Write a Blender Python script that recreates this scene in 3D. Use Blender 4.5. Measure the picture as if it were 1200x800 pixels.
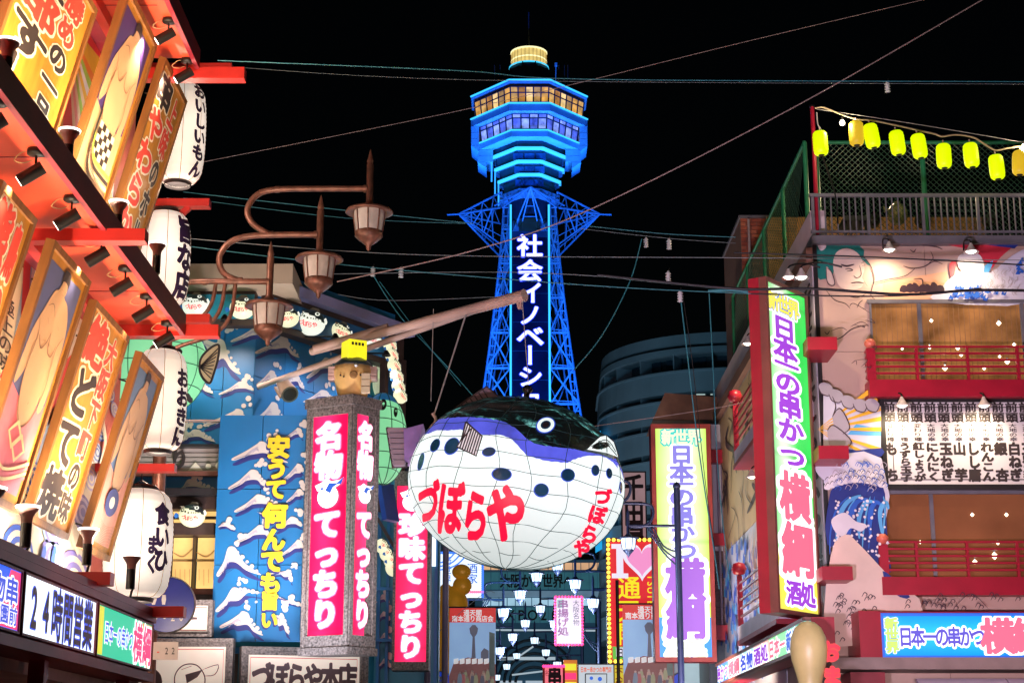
import bpy, bmesh, math, random
import numpy as np
from mathutils import Vector, Matrix
from mathutils.geometry import tessellate_polygon
random.seed(7)
KIDS = {}
scn = bpy.context.scene
for _o in list(bpy.data.objects):
    bpy.data.objects.remove(_o)
C = scn.collection
PI = math.pi
# ------------------------------------------------------------------ camera
FPX = 2000.0                       # focal length in photo pixels (photo 1200 wide)
TH = math.atan(505 / FPX)          # the camera looks up by this much
CAM = Vector((0, 0, 1.6))
cd = bpy.data.cameras.new('camera'); cam = bpy.data.objects.new('camera', cd); C.objects.link(cam)
cam.location = CAM; cam.rotation_euler = (PI / 2 + TH, 0, 0)
cd.sensor_width = 36; cd.lens = 36 * FPX / 1200; cd.clip_start = 0.1; cd.clip_end = 5000
scn.camera = cam
# ------------------------------------------------------------------ night sky
w = bpy.data.worlds.new('World'); scn.world = w; w.use_nodes = True
nt = w.node_tree; bg = nt.nodes['Background']
sky = nt.nodes.new('ShaderNodeTexSky'); sky.sky_type = 'NISHITA'; sky.sun_disc = False
sky.sun_elevation = math.radians(8); sky.sun_rotation = math.radians(200)
nt.links.new(sky.outputs[0], bg.inputs[0]); bg.inputs[1].default_value = 0.0003
scn.view_settings.view_transform = 'Standard'; scn.view_settings.look = 'None'
scn.view_settings.exposure = 0; scn.view_settings.gamma = 1
scn.cycles.use_denoising = True
scn.cycles.max_bounces = 5; scn.cycles.diffuse_bounces = 3; scn.cycles.glossy_bounces = 3
scn.cycles.transmission_bounces = 6; scn.cycles.transparent_max_bounces = 12
scn.cycles.sample_clamp_indirect = 4
# ------------------------------------------------------------------ helpers: geometry from the camera pose
cT, sT = math.cos(TH), math.sin(TH)
def ray(px, py):
    x = (px - 600) / FPX; y = (400 - py) / FPX
    return Vector((x, cT - y * sT, sT + y * cT))
def P(px, py, Y):
    d = ray(px, py); return CAM + d * (Y / d.y)
def PX(px, py, X):
    d = ray(px, py); return CAM + d * (X / d.x)
class Fr:
    """A plane in the world: origin O, u to the right, v up, n out towards the viewer."""
    def __init__(s, O, u, v=(0, 0, 1)):
        s.O = Vector(O); s.u = Vector(u).normalized(); v = Vector(v)
        s.n = s.u.cross(v).normalized(); s.v = s.n.cross(s.u).normalized()
        s.M = Matrix(((s.u.x, s.v.x, s.n.x, s.O.x), (s.u.y, s.v.y, s.n.y, s.O.y), (s.u.z, s.v.z, s.n.z, s.O.z), (0, 0, 0, 1)))
    def hit(s, px, py, d=0):
        r = ray(px, py); O = s.O + s.n * d; t = (O - CAM).dot(s.n) / r.dot(s.n)
        q = CAM + r * t - s.O; return (q.dot(s.u), q.dot(s.v))
    def hits(s, pts, d=0): return [s.hit(x, y, d) for x, y in pts]
    def w(s, a, b, d=0): return s.O + s.u * a + s.v * b + s.n * d
    def at(s, a, b=0, d=0): return Fr(s.w(a, b, d), s.u, s.v)
def front(px, py, Y): return Fr(P(px, py, Y), (1, 0, 0))
# ------------------------------------------------------------------ helpers: materials
MATS = {}
def srgb(c):
    if isinstance(c, str):
        c = c.lstrip('#'); c = [int(c[i:i + 2], 16) / 255 for i in (0, 2, 4)]
        return tuple(((x + .055) / 1.055) ** 2.4 if x > .04045 else x / 12.92 for x in c)
    return tuple(c)
def mat(name, col, rough=.6, metal=0, var=.15, scale=3.0, bump=0.0, emit=0, ecol=None, sample=True, stretch=None):
    if name in MATS: return MATS[name]
    m = bpy.data.materials.new(name); m.use_nodes = True; t = m.node_tree; b = t.nodes['Principled BSDF']
    col = srgb(col); b.inputs['Roughness'].default_value = rough; b.inputs['Metallic'].default_value = metal
    b.inputs['Base Color'].default_value = (*col, 1)
    if var or bump:
        tc = t.nodes.new('ShaderNodeTexCoord'); n = t.nodes.new('ShaderNodeTexNoise')
        n.inputs['Scale'].default_value = scale; n.inputs['Detail'].default_value = 5
        src = tc.outputs['Object']
        if stretch:
            mp = t.nodes.new('ShaderNodeMapping'); mp.inputs['Scale'].default_value = stretch
            t.links.new(src, mp.inputs[0]); src = mp.outputs[0]
        t.links.new(src, n.inputs['Vector'])
        r = t.nodes.new('ShaderNodeMapRange'); r.inputs[1].default_value = .3; r.inputs[2].default_value = .7
        r.inputs[3].default_value = 1 - var; r.inputs[4].default_value = 1 + var
        t.links.new(n.outputs[0], r.inputs[0])
        mx = t.nodes.new('ShaderNodeVectorMath'); mx.operation = 'SCALE'; mx.inputs[0].default_value = col
        t.links.new(r.outputs[0], mx.inputs['Scale']); t.links.new(mx.outputs[0], b.inputs['Base Color'])
        if bump:
            bp = t.nodes.new('ShaderNodeBump'); bp.inputs['Strength'].default_value = bump; bp.inputs['Distance'].default_value = .02
            t.links.new(n.outputs[0], bp.inputs['Height']); t.links.new(bp.outputs[0], b.inputs['Normal'])
        if emit and var:
            me = t.nodes.new('ShaderNodeMath'); me.operation = 'MULTIPLY'; me.inputs[1].default_value = emit
            t.links.new(r.outputs[0], me.inputs[0]); t.links.new(me.outputs[0], b.inputs['Emission Strength'])
    if emit:
        b.inputs['Emission Color'].default_value = (*srgb(ecol if ecol else col), 1)
        b.inputs['Emission Strength'].default_value = emit
        if not sample: m.cycles.emission_sampling = 'NONE'
    MATS[name] = m; return m
def glow(name, col, s, sample=True, var=0, scale=3):   # a back-lit face: lamps shine through it
    if name in MATS: return MATS[name]
    c = srgb(col); return mat(name, tuple(x * .35 for x in c), .45, 0, var, scale, 0, s, c, sample)
def tubeface(name, edge, core, c, hw, s, ax=0, tubes=3, amp=.1, end=None):
    # tube glow painted into the emission: paler over the middle, deeper at the rim
    if name in MATS: return MATS[name]
    m = mat(name, tuple(x * .3 for x in srgb(edge)), .35, 0, 0, 3, 0, s, edge); t = m.node_tree; b = t.nodes['Principled BSDF']; N = t.nodes.new; L = t.links.new
    tc = N('ShaderNodeTexCoord'); sp = N('ShaderNodeSeparateXYZ'); L(tc.outputs['Object'], sp.inputs[0])
    def M(op, a, v=None, w_=None):
        n = N('ShaderNodeMath'); n.operation = op
        for i, q in enumerate((a, v, w_)):
            if q is None: continue
            if isinstance(q, (int, float)): n.inputs[i].default_value = q
            else: L(q, n.inputs[i])
        return n.outputs[0]
    x = M('DIVIDE', M('SUBTRACT', sp.outputs[ax], c), hw); f = M('SUBTRACT', 1.0, M('MULTIPLY', x, x)); f = M('POWER', M('MAXIMUM', f, 0.0), 1.6)
    nz = N('ShaderNodeTexNoise'); nz.inputs['Scale'].default_value = 1.1; L(tc.outputs['Object'], nz.inputs['Vector']); f2 = M('MULTIPLY', f, M('MULTIPLY_ADD', nz.outputs[0], 1.0, .5))
    mx = N('ShaderNodeMix'); mx.data_type = 'RGBA'; mx.inputs[6].default_value = (*srgb(edge), 1); mx.inputs[7].default_value = (*srgb(core), 1); mx.clamp_factor = True; L(f2, mx.inputs[0]); L(mx.outputs[2], b.inputs['Emission Color'])
    k = M('ADD', M('MULTIPLY', M('COSINE', M('MULTIPLY', x, PI * tubes)), amp), 1.0); e = M('MULTIPLY', k, s)
    if end:   # painted shade at sheet seams and ends
        z = sp.outputs[1 - ax]; zz = M('ABSOLUTE', M('SINE', M('MULTIPLY', z, PI / end))); e = M('MULTIPLY', e, M('MINIMUM', M('MULTIPLY_ADD', zz, 3.0, .72), 1.0))
    L(e, b.inputs['Emission Strength']); return m
def glass(name, col, tr=.85, rough=.05):
    if name in MATS: return MATS[name]
    m = bpy.data.materials.new(name); m.use_nodes = True; t = m.node_tree; b = t.nodes['Principled BSDF']
    b.inputs['Base Color'].default_value = (*srgb(col), 1); b.inputs['Roughness'].default_value = rough
    b.inputs['Alpha'].default_value = 1 - tr; MATS[name] = m; return m
# ------------------------------------------------------------------ helpers: meshes
def smooth(pts, closed=False, k=5):
    pts = [Vector(p) for p in pts]; n = len(pts); out = []
    if n < 3: return pts
    rng = range(n if closed else n - 1)
    for i in rng:
        if closed: a, b, c, d = pts[i - 1], pts[i], pts[(i + 1) % n], pts[(i + 2) % n]
        else: a, b, c, d = pts[max(i - 1, 0)], pts[i], pts[i + 1], pts[min(i + 2, n - 1)]
        for j in range(k):
            t = j / k
            out.append(.5 * ((2 * b) + (c - a) * t + (2 * a - 5 * b + 4 * c - d) * t * t + (3 * b - a - 3 * c + d) * t ** 3))
    if not closed: out.append(pts[-1])
    return out
class MB:
    def __init__(s, xf=None): s.V = []; s.F = []; s.I = []; s.m = []; s.xf = xf; s.sm = []
    def slot(s, m):
        if m not in s.m: s.m.append(m)
        return s.m.index(m)
    def add(s, vs, fs, m, sm=False):
        k = len(s.V); i = s.slot(m)
        s.V.extend([tuple(v) for v in vs] if s.xf is None else [tuple(s.xf(*v)) for v in vs])
        s.F.extend([tuple(a + k for a in f) for f in fs]); s.I.extend([i] * len(fs)); s.sm.extend([sm] * len(fs))
        return s
    def box(s, x0, x1, y0, y1, z0, z1, m):
        v = [(x, y, z) for z in (z0, z1) for y in (y0, y1) for x in (x0, x1)]
        return s.add(v, [(0, 2, 3, 1), (4, 5, 7, 6), (0, 1, 5, 4), (2, 6, 7, 3), (0, 4, 6, 2), (1, 3, 7, 5)], m)
    def slab(s, pts, z0, z1, m, m2=None):       # extruded outline, ccw seen from +z
        n = len(pts); A = sum(pts[i - 1][0] * pts[i][1] - pts[i][0] * pts[i - 1][1] for i in range(n))
        if A < 0: pts = list(pts)[::-1]
        tr = tessellate_polygon([[Vector((p[0], p[1], 0)) for p in pts]])
        v = [(p[0], p[1], z1) for p in pts] + [(p[0], p[1], z0) for p in pts]
        s.add(v, [t for t in fixw(tr, pts)], m)
        s.add(v, [tuple(a + n for a in t[::-1]) for t in fixw(tr, pts)] + [(i - 1 if i else n - 1, (i - 1 if i else n - 1) + n, i + n, i) for i in range(n)], m2 or m)
        return s
    def poly(s, pts, z, m, sm=0, closed=True):
        if sm: pts = smooth([(p[0], p[1], 0) for p in pts], True, sm)
        tr = tessellate_polygon([[Vector((p[0], p[1], 0)) for p in pts]])
        return s.add([(p[0], p[1], z) for p in pts], fixw(tr, pts), m)
    def stroke(s, pts, w, z, m, k=5, taper=True, closed=False):
        q = smooth([(p[0], p[1], 0) for p in pts], closed, k); n = len(q); v = []; 
        if closed: q.append(q[0]); n += 1
        for i, p in enumerate(q):
            a = q[max(i - 1, 0)]; b = q[min(i + 1, n - 1)]; d = (b - a)
            if d.length < 1e-9: d = Vector((1, 0, 0))
            d.normalize(); t = i / max(n - 1, 1)
            ww = w * .5 * ((.25 + .75 * math.sin(PI * t) ** .6) if taper and not closed else 1)
            v += [(p.x - d.y * ww, p.y + d.x * ww, z), (p.x + d.y * ww, p.y - d.x * ww, z)]
        return s.add(v, [(2 * i + 1, 2 * i + 3, 2 * i + 2, 2 * i) for i in range(n - 1)], m)
    def disc(s, cx, cy, r, z, m, n=20, ry=None, r0=0):
        ry = ry or r; o = [(cx + r * math.cos(2 * PI * i / n), cy + ry * math.sin(2 * PI * i / n), z) for i in range(n)]
        if r0:
            f = r0 / r; i_ = [(cx + (p[0] - cx) * f, cy + (p[1] - cy) * f, z) for p in o]
            return s.add(o + i_, [(i, (i + 1) % n, (i + 1) % n + n, i + n) for i in range(n)], m)
        return s.add(o, [tuple(range(n))], m)
    def tube(s, path, r, m, n=8, caps=True, sm=True, k=0):
        p = [Vector(a) for a in path]
        if k: p = smooth(p, False, k)
        R = r if isinstance(r, (list, tuple)) else [r] * len(p)
        if len(R) != len(p): R = [R[0] + (R[-1] - R[0]) * i / (len(p) - 1) for i in range(len(p))]
        v = []; up = None
        for i, a in enumerate(p):
            d = (p[min(i + 1, len(p) - 1)] - p[max(i - 1, 0)]).normalized()
            if up is None: up = Vector((0, 0, 1)) if abs(d.z) < .9 else Vector((1, 0, 0))
            e1 = d.cross(up).normalized(); e2 = e1.cross(d).normalized(); up = e2
            v += [a + (e1 * math.cos(2 * PI * j / n) + e2 * math.sin(2 * PI * j / n)) * R[i] for j in range(n)]
        f = [(i * n + j, i * n + (j + 1) % n, (i + 1) * n + (j + 1) % n, (i + 1) * n + j) for i in range(len(p) - 1) for j in range(n)]
        s.add(v, f, m, sm)
        if caps: s.add(v[:n][::-1] + v[-n:], [tuple(range(n)), tuple(range(n, 2 * n))], m)
        return s
    def lathe(s, prof, m, n=20, ax='z', c=(0, 0, 0), sm=True, a0=0, a1=2 * PI):   # prof: (r, h)
        full = abs(a1 - a0 - 2 * PI) < 1e-6; v = []; nn = n if full else n + 1
        for r, h in prof:
            for j in range(nn):
                a = a0 + (a1 - a0) * j / n; x, y, z = r * math.cos(a), r * math.sin(a), h
                if ax == 'y': x, y, z = x, h, -y
                if ax == 'x': x, y, z = h, x, y
                v.append((x + c[0], y + c[1], z + c[2]))
        f = [(i * nn + j, i * nn + (j + 1) % nn, (i + 1) * nn + (j + 1) % nn, (i + 1) * nn + j) for i in range(len(prof) - 1) for j in range(n)]
        return s.add(v, f, m, sm)
    def bar(s, a, b, w, m, d=None):             # square bar between two points
        a = Vector(a); b = Vector(b); t = (b - a).normalized(); up = Vector((0, 0, 1)) if abs(t.z) < .95 else Vector((0, 1, 0))
        e1 = t.cross(up).normalized() * w / 2; e2 = t.cross(e1).normalized() * (d or w) / 2
        v = [q + x * e1 + y * e2 for q in (a, b) for x, y in ((-1, -1), (1, -1), (1, 1), (-1, 1))]
        return s.add(v, [(3, 2, 1, 0), (4, 5, 6, 7), (0, 1, 5, 4), (1, 2, 6, 5), (2, 3, 7, 6), (3, 0, 4, 7)], m)
    def glyph(s, ch, cx, cy, w, h, z, m, grow=0.0, rot=0, skew=0, fine=True, mir=False):
        P_, F_ = contour(ch, -grow, fine); ca, sa = math.cos(rot), math.sin(rot); X = P_[:, 0] * w; Y = P_[:, 1] * h
        if mir: X = -X
        X = X + skew * Y
        s.add([(cx + a * ca - b * sa, cy + a * sa + b * ca, z) for a, b in zip(X.tolist(), Y.tolist())], F_, m); return s
    def vtext(s, txt, cx, y0, y1, w, z, m, grow=0.0, fine=True, fill=1.02, skew=0, xs=None):   # a column of characters from y0 (top) to y1
        n = len(txt); st = (y0 - y1) / n
        for i, ch in enumerate(txt):
            if ch == ' ': continue
            t = (i + .5) / n
            s.glyph(ch, (cx if not callable(cx) else cx(t)), y0 - st * (i + .5), w, st * fill, z + (i % 2) * .0009, m, grow, rot=(-PI / 2 if ch in 'ー' else 0), fine=fine, skew=skew, mir=(ch == 'ー'))
        return s
    def htext(s, txt, x0, x1, cy, h, z, m, grow=0.0, fine=True, fill=1.0, skew=0, slope=0):
        n = len(txt); st = (x1 - x0) / n
        for i, ch in enumerate(txt):
            if ch != ' ': s.glyph(ch, x0 + st * (i + .5), cy + slope * st * i, st * fill, h, z + (i % 2) * .0009, m, grow, fine=fine, skew=skew)
        return s
    def build(s, name, parent=None, M=None, label=None, cat=None, group=None, kind=None, stuff=False):
        me = bpy.data.meshes.new(name); me.from_pydata(s.V, [], s.F)
        for m in s.m: me.materials.append(m)
        me.polygons.foreach_set('material_index', s.I); me.polygons.foreach_set('use_smooth', s.sm)
        me.validate(); me.update(); o = bpy.data.objects.new(name, me); C.objects.link(o)
        if parent: o.parent = parent; KIDS.setdefault(parent.name, []).append(o)
        if M is not None: o.matrix_local = M.M if isinstance(M, Fr) else M
        if label: o['label'] = label
        if cat: o['category'] = cat
        if group: o['group'] = group
        if kind: o['kind'] = kind
        if stuff: o['kind'] = 'stuff'
        return o
def fixw(tr, pts):
    out = []
    for t in tr:
        a, b, c = (pts[i] for i in t)
        cr = (b[0] - a[0]) * (c[1] - a[1]) - (b[1] - a[1]) * (c[0] - a[0])
        out.append(tuple(t) if cr > 0 else (t[0], t[2], t[1]))
    return out
def thing(name, label, cat, M=None, group=None):
    o = bpy.data.objects.new(name, None); C.objects.link(o); o.empty_display_size = .2
    if isinstance(M, Fr): M = M.M
    if isinstance(M, (Vector, tuple)): M = Matrix.Translation(M)
    if M is not None: o.matrix_world = M
    o['label'] = label; o['category'] = cat
    if group: o['group'] = group
    return o
def dup(o, M=None, parent=None, label=None, group=None):
    c = o.copy(); C.objects.link(c)
    if parent is not None: c.parent = parent
    if M is not None: c.matrix_world = M.M if isinstance(M, Fr) else (Matrix.Translation(M) if isinstance(M, (Vector, tuple)) else M)
    if label: c['label'] = label
    if group: c['group'] = group
    for ch in KIDS.get(o.name, []):
        k = dup(ch, None, c); KIDS.setdefault(c.name, []).append(k)
    return c
def inst(proto, parent, M):              # a copy of one mesh part placed in its parent's space
    c = proto.copy(); C.objects.link(c); c.parent = parent; c.matrix_local = M; KIDS.setdefault(parent.name, []).append(c); return c
def lamp(kind, loc, e, col=(1, 1, 1), r=.05, aim=None, cone=60, blend=.5, name='lamp', size=None, parent=None, M=None):
    l = bpy.data.lights.new(name, kind); l.energy = e; l.color = srgb(col)
    if kind == 'AREA': l.shape = 'RECTANGLE'; l.size, l.size_y = size
    else: l.shadow_soft_size = r
    if kind == 'SPOT': l.spot_size = math.radians(cone); l.spot_blend = blend
    o = bpy.data.objects.new(name, l); C.objects.link(o)
    o.location = loc
    if aim is not None: o.rotation_euler = (Vector(aim) - Vector(loc)).to_track_quat('-Z', 'Y').to_euler()
    if parent: o.parent = parent; KIDS.setdefault(parent.name, []).append(o)     # loc, aim are then in the parent's space
    return o
# ------------------------------------------------------------------ helpers: Japanese lettering as smooth flat outlines
GN = 160; GS = {}; GC = {}; MARG = .25
def sdf(ch):
    if ch in GS: return GS[ch]
    c = bpy.data.curves.new('g', 'FONT'); c.body = ch; c.size = 1; c.resolution_u = 3
    o = bpy.data.objects.new('g', c); C.objects.link(o)
    me = bpy.data.meshes.new_from_object(o.evaluated_get(bpy.context.evaluated_depsgraph_get()))
    co = np.array([v.co[:2] for v in me.vertices]) if len(me.vertices) else np.zeros((1, 2))
    asc = all(ord(q) < 256 for q in ch)
    if asc: ctr = (co.min(0) + co.max(0)) / 2; ctr[1] = .36
    else: ctr = np.array((.5, .38))
    co = co - ctr; g = (np.arange(GN) + .5) / GN * (1 + 2 * MARG) - .5 - MARG; img = np.zeros((GN, GN), bool); k = GN / (1 + 2 * MARG)
    for p in me.polygons:
        q = co[list(p.vertices)]
        for j in range(1, len(q) - 1):
            a, b, d = q[0], q[j], q[j + 1]; lo = np.minimum(np.minimum(a, b), d); hi = np.maximum(np.maximum(a, b), d)
            i0, j0 = np.floor((lo + .5 + MARG) * k - 1).astype(int).clip(0, GN); i1, j1 = np.ceil((hi + .5 + MARG) * k + 1).astype(int).clip(0, GN)
            if i1 <= i0 or j1 <= j0: continue
            X, Y = np.meshgrid(g[i0:i1], g[j0:j1])
            e = lambda u, v: (v[0] - u[0]) * (Y - u[1]) - (v[1] - u[1]) * (X - u[0])
            e0, e1, e2 = e(a, b), e(b, d), e(d, a)
            img[j0:j1, i0:i1] |= ((e0 >= -1e-9) & (e1 >= -1e-9) & (e2 >= -1e-9)) | ((e0 <= 1e-9) & (e1 <= 1e-9) & (e2 <= 1e-9))
    bpy.data.objects.remove(o); bpy.data.meshes.remove(me); bpy.data.curves.remove(c)
    R = 22
    def dist(mask):          # distance to the nearest True cell
        g2 = np.where(mask, 0., 1e6); o1 = g2.copy()
        for d in range(1, R):
            o1[d:] = np.minimum(o1[d:], g2[:-d] + d * d); o1[:-d] = np.minimum(o1[:-d], g2[d:] + d * d)
        o2 = o1.copy()
        for d in range(1, R):
            o2[:, d:] = np.minimum(o2[:, d:], o1[:, :-d] + d * d); o2[:, :-d] = np.minimum(o2[:, :-d], o1[:, d:] + d * d)
        return np.sqrt(np.minimum(o2, R * R))
    s_ = (dist(~img) - dist(img)) / k
    for _ in range(2):
        q = np.pad(s_, 1, mode='edge'); s_ = (q[1:-1, 1:-1] * 4 + q[:-2, 1:-1] + q[2:, 1:-1] + q[1:-1, :-2] + q[1:-1, 2:]) / 8
    GS[ch] = s_; return s_
def contour(ch, lev, fine=True):
    key = (ch, round(lev, 4), fine)
    if key in GC: return GC[key]
    s_ = sdf(ch); st = 2 if fine else 4; s_ = s_[st // 2::st, st // 2::st]; n = s_.shape[0]
    g = ((np.arange(GN) + .5) / GN * (1 + 2 * MARG) - .5 - MARG)[st // 2::st]
    f = s_ - lev; ins = f > 0; full = ins[:-1, :-1] & ins[1:, :-1] & ins[:-1, 1:] & ins[1:, 1:]; anyi = ins[:-1, :-1] | ins[1:, :-1] | ins[:-1, 1:] | ins[1:, 1:]
    V = []; F = []; ids = {}
    def vid(x, y):
        q = (round(x, 5), round(y, 5))
        if q not in ids: ids[q] = len(V); V.append(q)
        return ids[q]
    for j in range(n - 1):
        i = 0
        while i < n - 1:
            if full[j, i]:
                e = i
                while e < n - 1 and full[j, e] and e - i < 6: e += 1
                F.append((vid(g[i], g[j]), vid(g[e], g[j]), vid(g[e], g[j + 1]), vid(g[i], g[j + 1]))); i = e; continue
            if anyi[j, i]:
                cs = [(g[i], g[j], f[j, i]), (g[i + 1], g[j], f[j, i + 1]), (g[i + 1], g[j + 1], f[j + 1, i + 1]), (g[i], g[j + 1], f[j + 1, i])]; q = []
                for a in range(4):
                    x0, y0, f0 = cs[a]; x1, y1, f1 = cs[(a + 1) % 4]
                    if f0 > 0: q.append(vid(x0, y0))
                    if (f0 > 0) != (f1 > 0): t = f0 / (f0 - f1); q.append(vid(x0 + (x1 - x0) * t, y0 + (y1 - y0) * t))
                q = [a for k_, a in enumerate(q) if a != q[k_ - 1]]
                if len(q) > 2: F.append(tuple(q))
            i += 1
    GC[key] = (np.array(V) if V else np.zeros((0, 2)), F); return GC[key]
def xf3(o, u, v):                        # 2-D art to 3-D on another plane
    return lambda x, y, z: (o[0] + u[0] * x + v[0] * y, o[1] + u[1] * x + v[1] * y, o[2] + u[2] * x + v[2] * y)
# ================================================================== ground, street
asphalt = mat('asphalt', (.05, .05, .052), .8, 0, .3, 2, .4)
MB().box(-600, 600, -200, 1500, -.5, -.004, asphalt).build('ground', kind='structure')
paving = mat('paving', (.22, .2, .18), .7, 0, .25, 4, .3)
kerbm = mat('kerb_stone', (.3, .29, .28), .8, 0, .2, 4, .3)
for x0, x1 in ((-4.4, -2.6), (2.9, 4.8)):
    MB().box(x0, x1, 2, 220, -.004, .12, paving).build('pavement', kind='structure')
MB().box(-2.6, -2.45, 2, 220, -.004, .125, kerbm).build('kerb', kind='structure')
MB().box(2.75, 2.9, 2, 220, -.004, .125, kerbm).build('kerb', kind='structure')
# ================================================================== the observation tower
steel = mat('tower_steel', (.55, .56, .58), .5, 0, .12, .6)
tpan = mat('tower_panel', (.5, .52, .56), .45, 0, .15, .5)
tdark = mat('tower_dark', (.04, .05, .07), .5, 0, .3, .6)
neon = glow('neon_cyan', (.05, .62, 1), 1.25, sample=False)
neonb = glow('neon_blue', (.03, .35, 1), 1.5, sample=False)
ledw = glow('led_white', (.86, .88, 1), 1.4, sample=False)
TX, TY = 2.5, 235.0
def tz(py, b=0): return P(621, py, TY - b).z
T = thing('observation_tower', 'tall lattice steel tower lit deep blue, with a glazed octagonal deck and a yellow cap', 'tower', (TX, TY, 0))
def octp(b, z, a=.345, c=.26):
    return [(-a * b, -b, z), (a * b, -b, z), (b, -c * b, z), (b, c * b, z), (a * b, b, z), (-a * b, b, z), (-b, c * b, z), (-b, -c * b, z)]
def frust(mb, levels, m, cap=True):
    v = [p for b, z in levels for p in octp(b, z)]
    f = [(i * 8 + j, i * 8 + (j + 1) % 8, (i + 1) * 8 + (j + 1) % 8, (i + 1) * 8 + j) for i in range(len(levels) - 1) for j in range(8)]
    if cap: f += [tuple(range(8))[::-1], tuple(range(len(v) - 8, len(v)))]
    return mb.add(v, f, m)
def edge(mb, b, z, m, r=.12, which=(7, 0, 1), drop=0):
    o = octp(b, z)
    for i in which: mb.bar(o[i], o[(i + 1) % 8], r * 2, m)
    return mb
z_eave, z_w1t, z_w1b = tz(94, 8.4), tz(102, 7.9), tz(119.5, 7.9)
z_f1, z_w2t, z_w2b, z_n2 = tz(121.5, 8.4), tz(133.5, 7.2), tz(150.5, 7.2), tz(153, 7.4)
zr = [tz(174, 5.4), tz(189.5, 4.9), tz(205, 4.4)]
zc = tz(71, 3)
# crown
m = MB(); frust(m, [(8.4, z_eave - .35), (8.5, z_eave), (6.2, z_eave + 1.2), (5, z_eave + 1.5)], tpan); m.build('deck_roof', T)
frust(MB(), [(5, z_eave + 1.5), (4.6, zc - 1.5), (2.9, zc - 1.4), (2.8, zc)], tdark).build('penthouse', T)
m = MB(); m.lathe([(2.62, zc), (2.62, zc + 2.3), (2.45, zc + 2.55), (0, zc + 2.9)], glow('cap_lamp', (.95, .7, .22), .85, sample=False, var=.2, scale=1.2), 28)
cap = m.build('cap', T)
m = MB(); m.lathe([(2.7, zc + 2.2), (2.72, zc + 2.45), (2.6, zc + 2.5)], glow('cap_rim', (1, .93, .5), 1.3, sample=False), 28); m.lathe([(2.65, zc + .9), (2.68, zc + 1), (2.65, zc + 1.1)], MATS['cap_rim'], 28); m.build('rim', cap)
m = MB()
for i in range(28):
    a = 2 * PI * i / 28; m.bar((2.66 * math.cos(a), 2.66 * math.sin(a), zc + .05), (2.66 * math.cos(a), 2.66 * math.sin(a), zc + 2.2), .06, mat('cap_bar', (.35, .22, .08), .6))
m.build('cap_bars', cap)
m = MB(); m.lathe([(2.95, zc - .2), (2.95, zc + .05)], neon, 28); m.build('neon_ring', T)
m = MB(); m.tube([(0, 0, zc + 2.9), (0, 0, zc + 9)], .1, tdark); m.build('mast', T)
m = MB(); m.tube([(-.35, -3.2, zc - 1.25), (.35, -3.2, zc - 1.25)], .16, glow('purple_dot', (.35, .1, 1), 1.4, sample=False)); m.build('beacon', T)
m = MB()
for x in (-5, -4.2, 4.3, 5.1, 5.6): MB().tube([(x, -3.5, z_eave + 1.3), (x * 1.01, -3.5, z_eave + 4.4)], .05, tdark).build('aerial', T)
m = MB(); m.tube([(3.7, -7.6, z_eave - .5), (3.8, -7.7, z_eave + 2.4)], .07, steel); m.tube([(3.8, -7.7, z_eave + 2.4), (3.8, -7.7, z_eave + 2.9)], .2, steel); m.build('camera_mast', T)
# decks
def panes(lv, b0, z0, b1, z1, mats, cols, rows=(.0, .62, 1)):
    fr = MB(); A, B = octp(b0, z0), octp(b1, z1); k = 0
    for s_ in (7, 0, 1, 6, 2):
        n = cols[0] if s_ == 0 else (cols[1] if s_ in (7, 1) else 3)
        for i in range(n):
            for r in range(len(rows) - 1):
                def pt(t, h):
                    a0 = Vector(A[s_]).lerp(Vector(A[(s_ + 1) % 8]), t); a1 = Vector(B[s_]).lerp(Vector(B[(s_ + 1) % 8]), t); return a0.lerp(a1, h)
                e = .04; q = [pt((i + e) / n, rows[r] + .03), pt((i + 1 - e) / n, rows[r] + .03), pt((i + 1 - e) / n, rows[r + 1] - .03), pt((i + e) / n, rows[r + 1] - .03)]
                MB().add(q, [(0, 1, 2, 3)], mats[(k * 7 + r * 3) % len(mats)]).build('window_pane', T); k += 1
            fr.bar(pt(i / n, 0), pt(i / n, 1), .2, tdark)
        for h in rows: fr.bar(pt(0, h), pt(1, h), .16, tdark)
    return fr.build('window_frame', T)
am = [glow('deck_amber_%d' % i, c, s_, False, .5, .9) for i, (c, s_) in enumerate([((.9, .45, .1), .8), ((.9, .5, .16), .45), ((1, .66, .25), .9), ((.75, .32, .07), .55), ((.9, .5, .14), .7)])]
bm_ = [glow('deck_blue_%d' % i, c, s_, False, .6, .9) for i, (c, s_) in enumerate([((.3, .42, 1), .9), ((.6, .7, 1), 1.0), ((.12, .2, .9), .7), ((.75, .8, 1), 1.0)])]
panes('upper', 7.75, z_w1b, 8.0, z_w1t, am, (5, 6))
panes('lower', 6.9, z_w2b, 7.2, z_w2t, bm_, (4, 5), (0, .72, 1))
m = MB(); frust(m, [(7.5, z_w1b - .3), (7.5, z_w1t + .4), (8.3, z_eave - .3)], tdark, False); m.build('deck_core', T)
m = MB(); frust(m, [(7.2, z_w2t), (8.45, z_f1 - 1.1), (8.45, z_f1), (7.8, z_w1b + .1)], tpan); m.build('deck_fascia', T)
m = MB()
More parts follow.
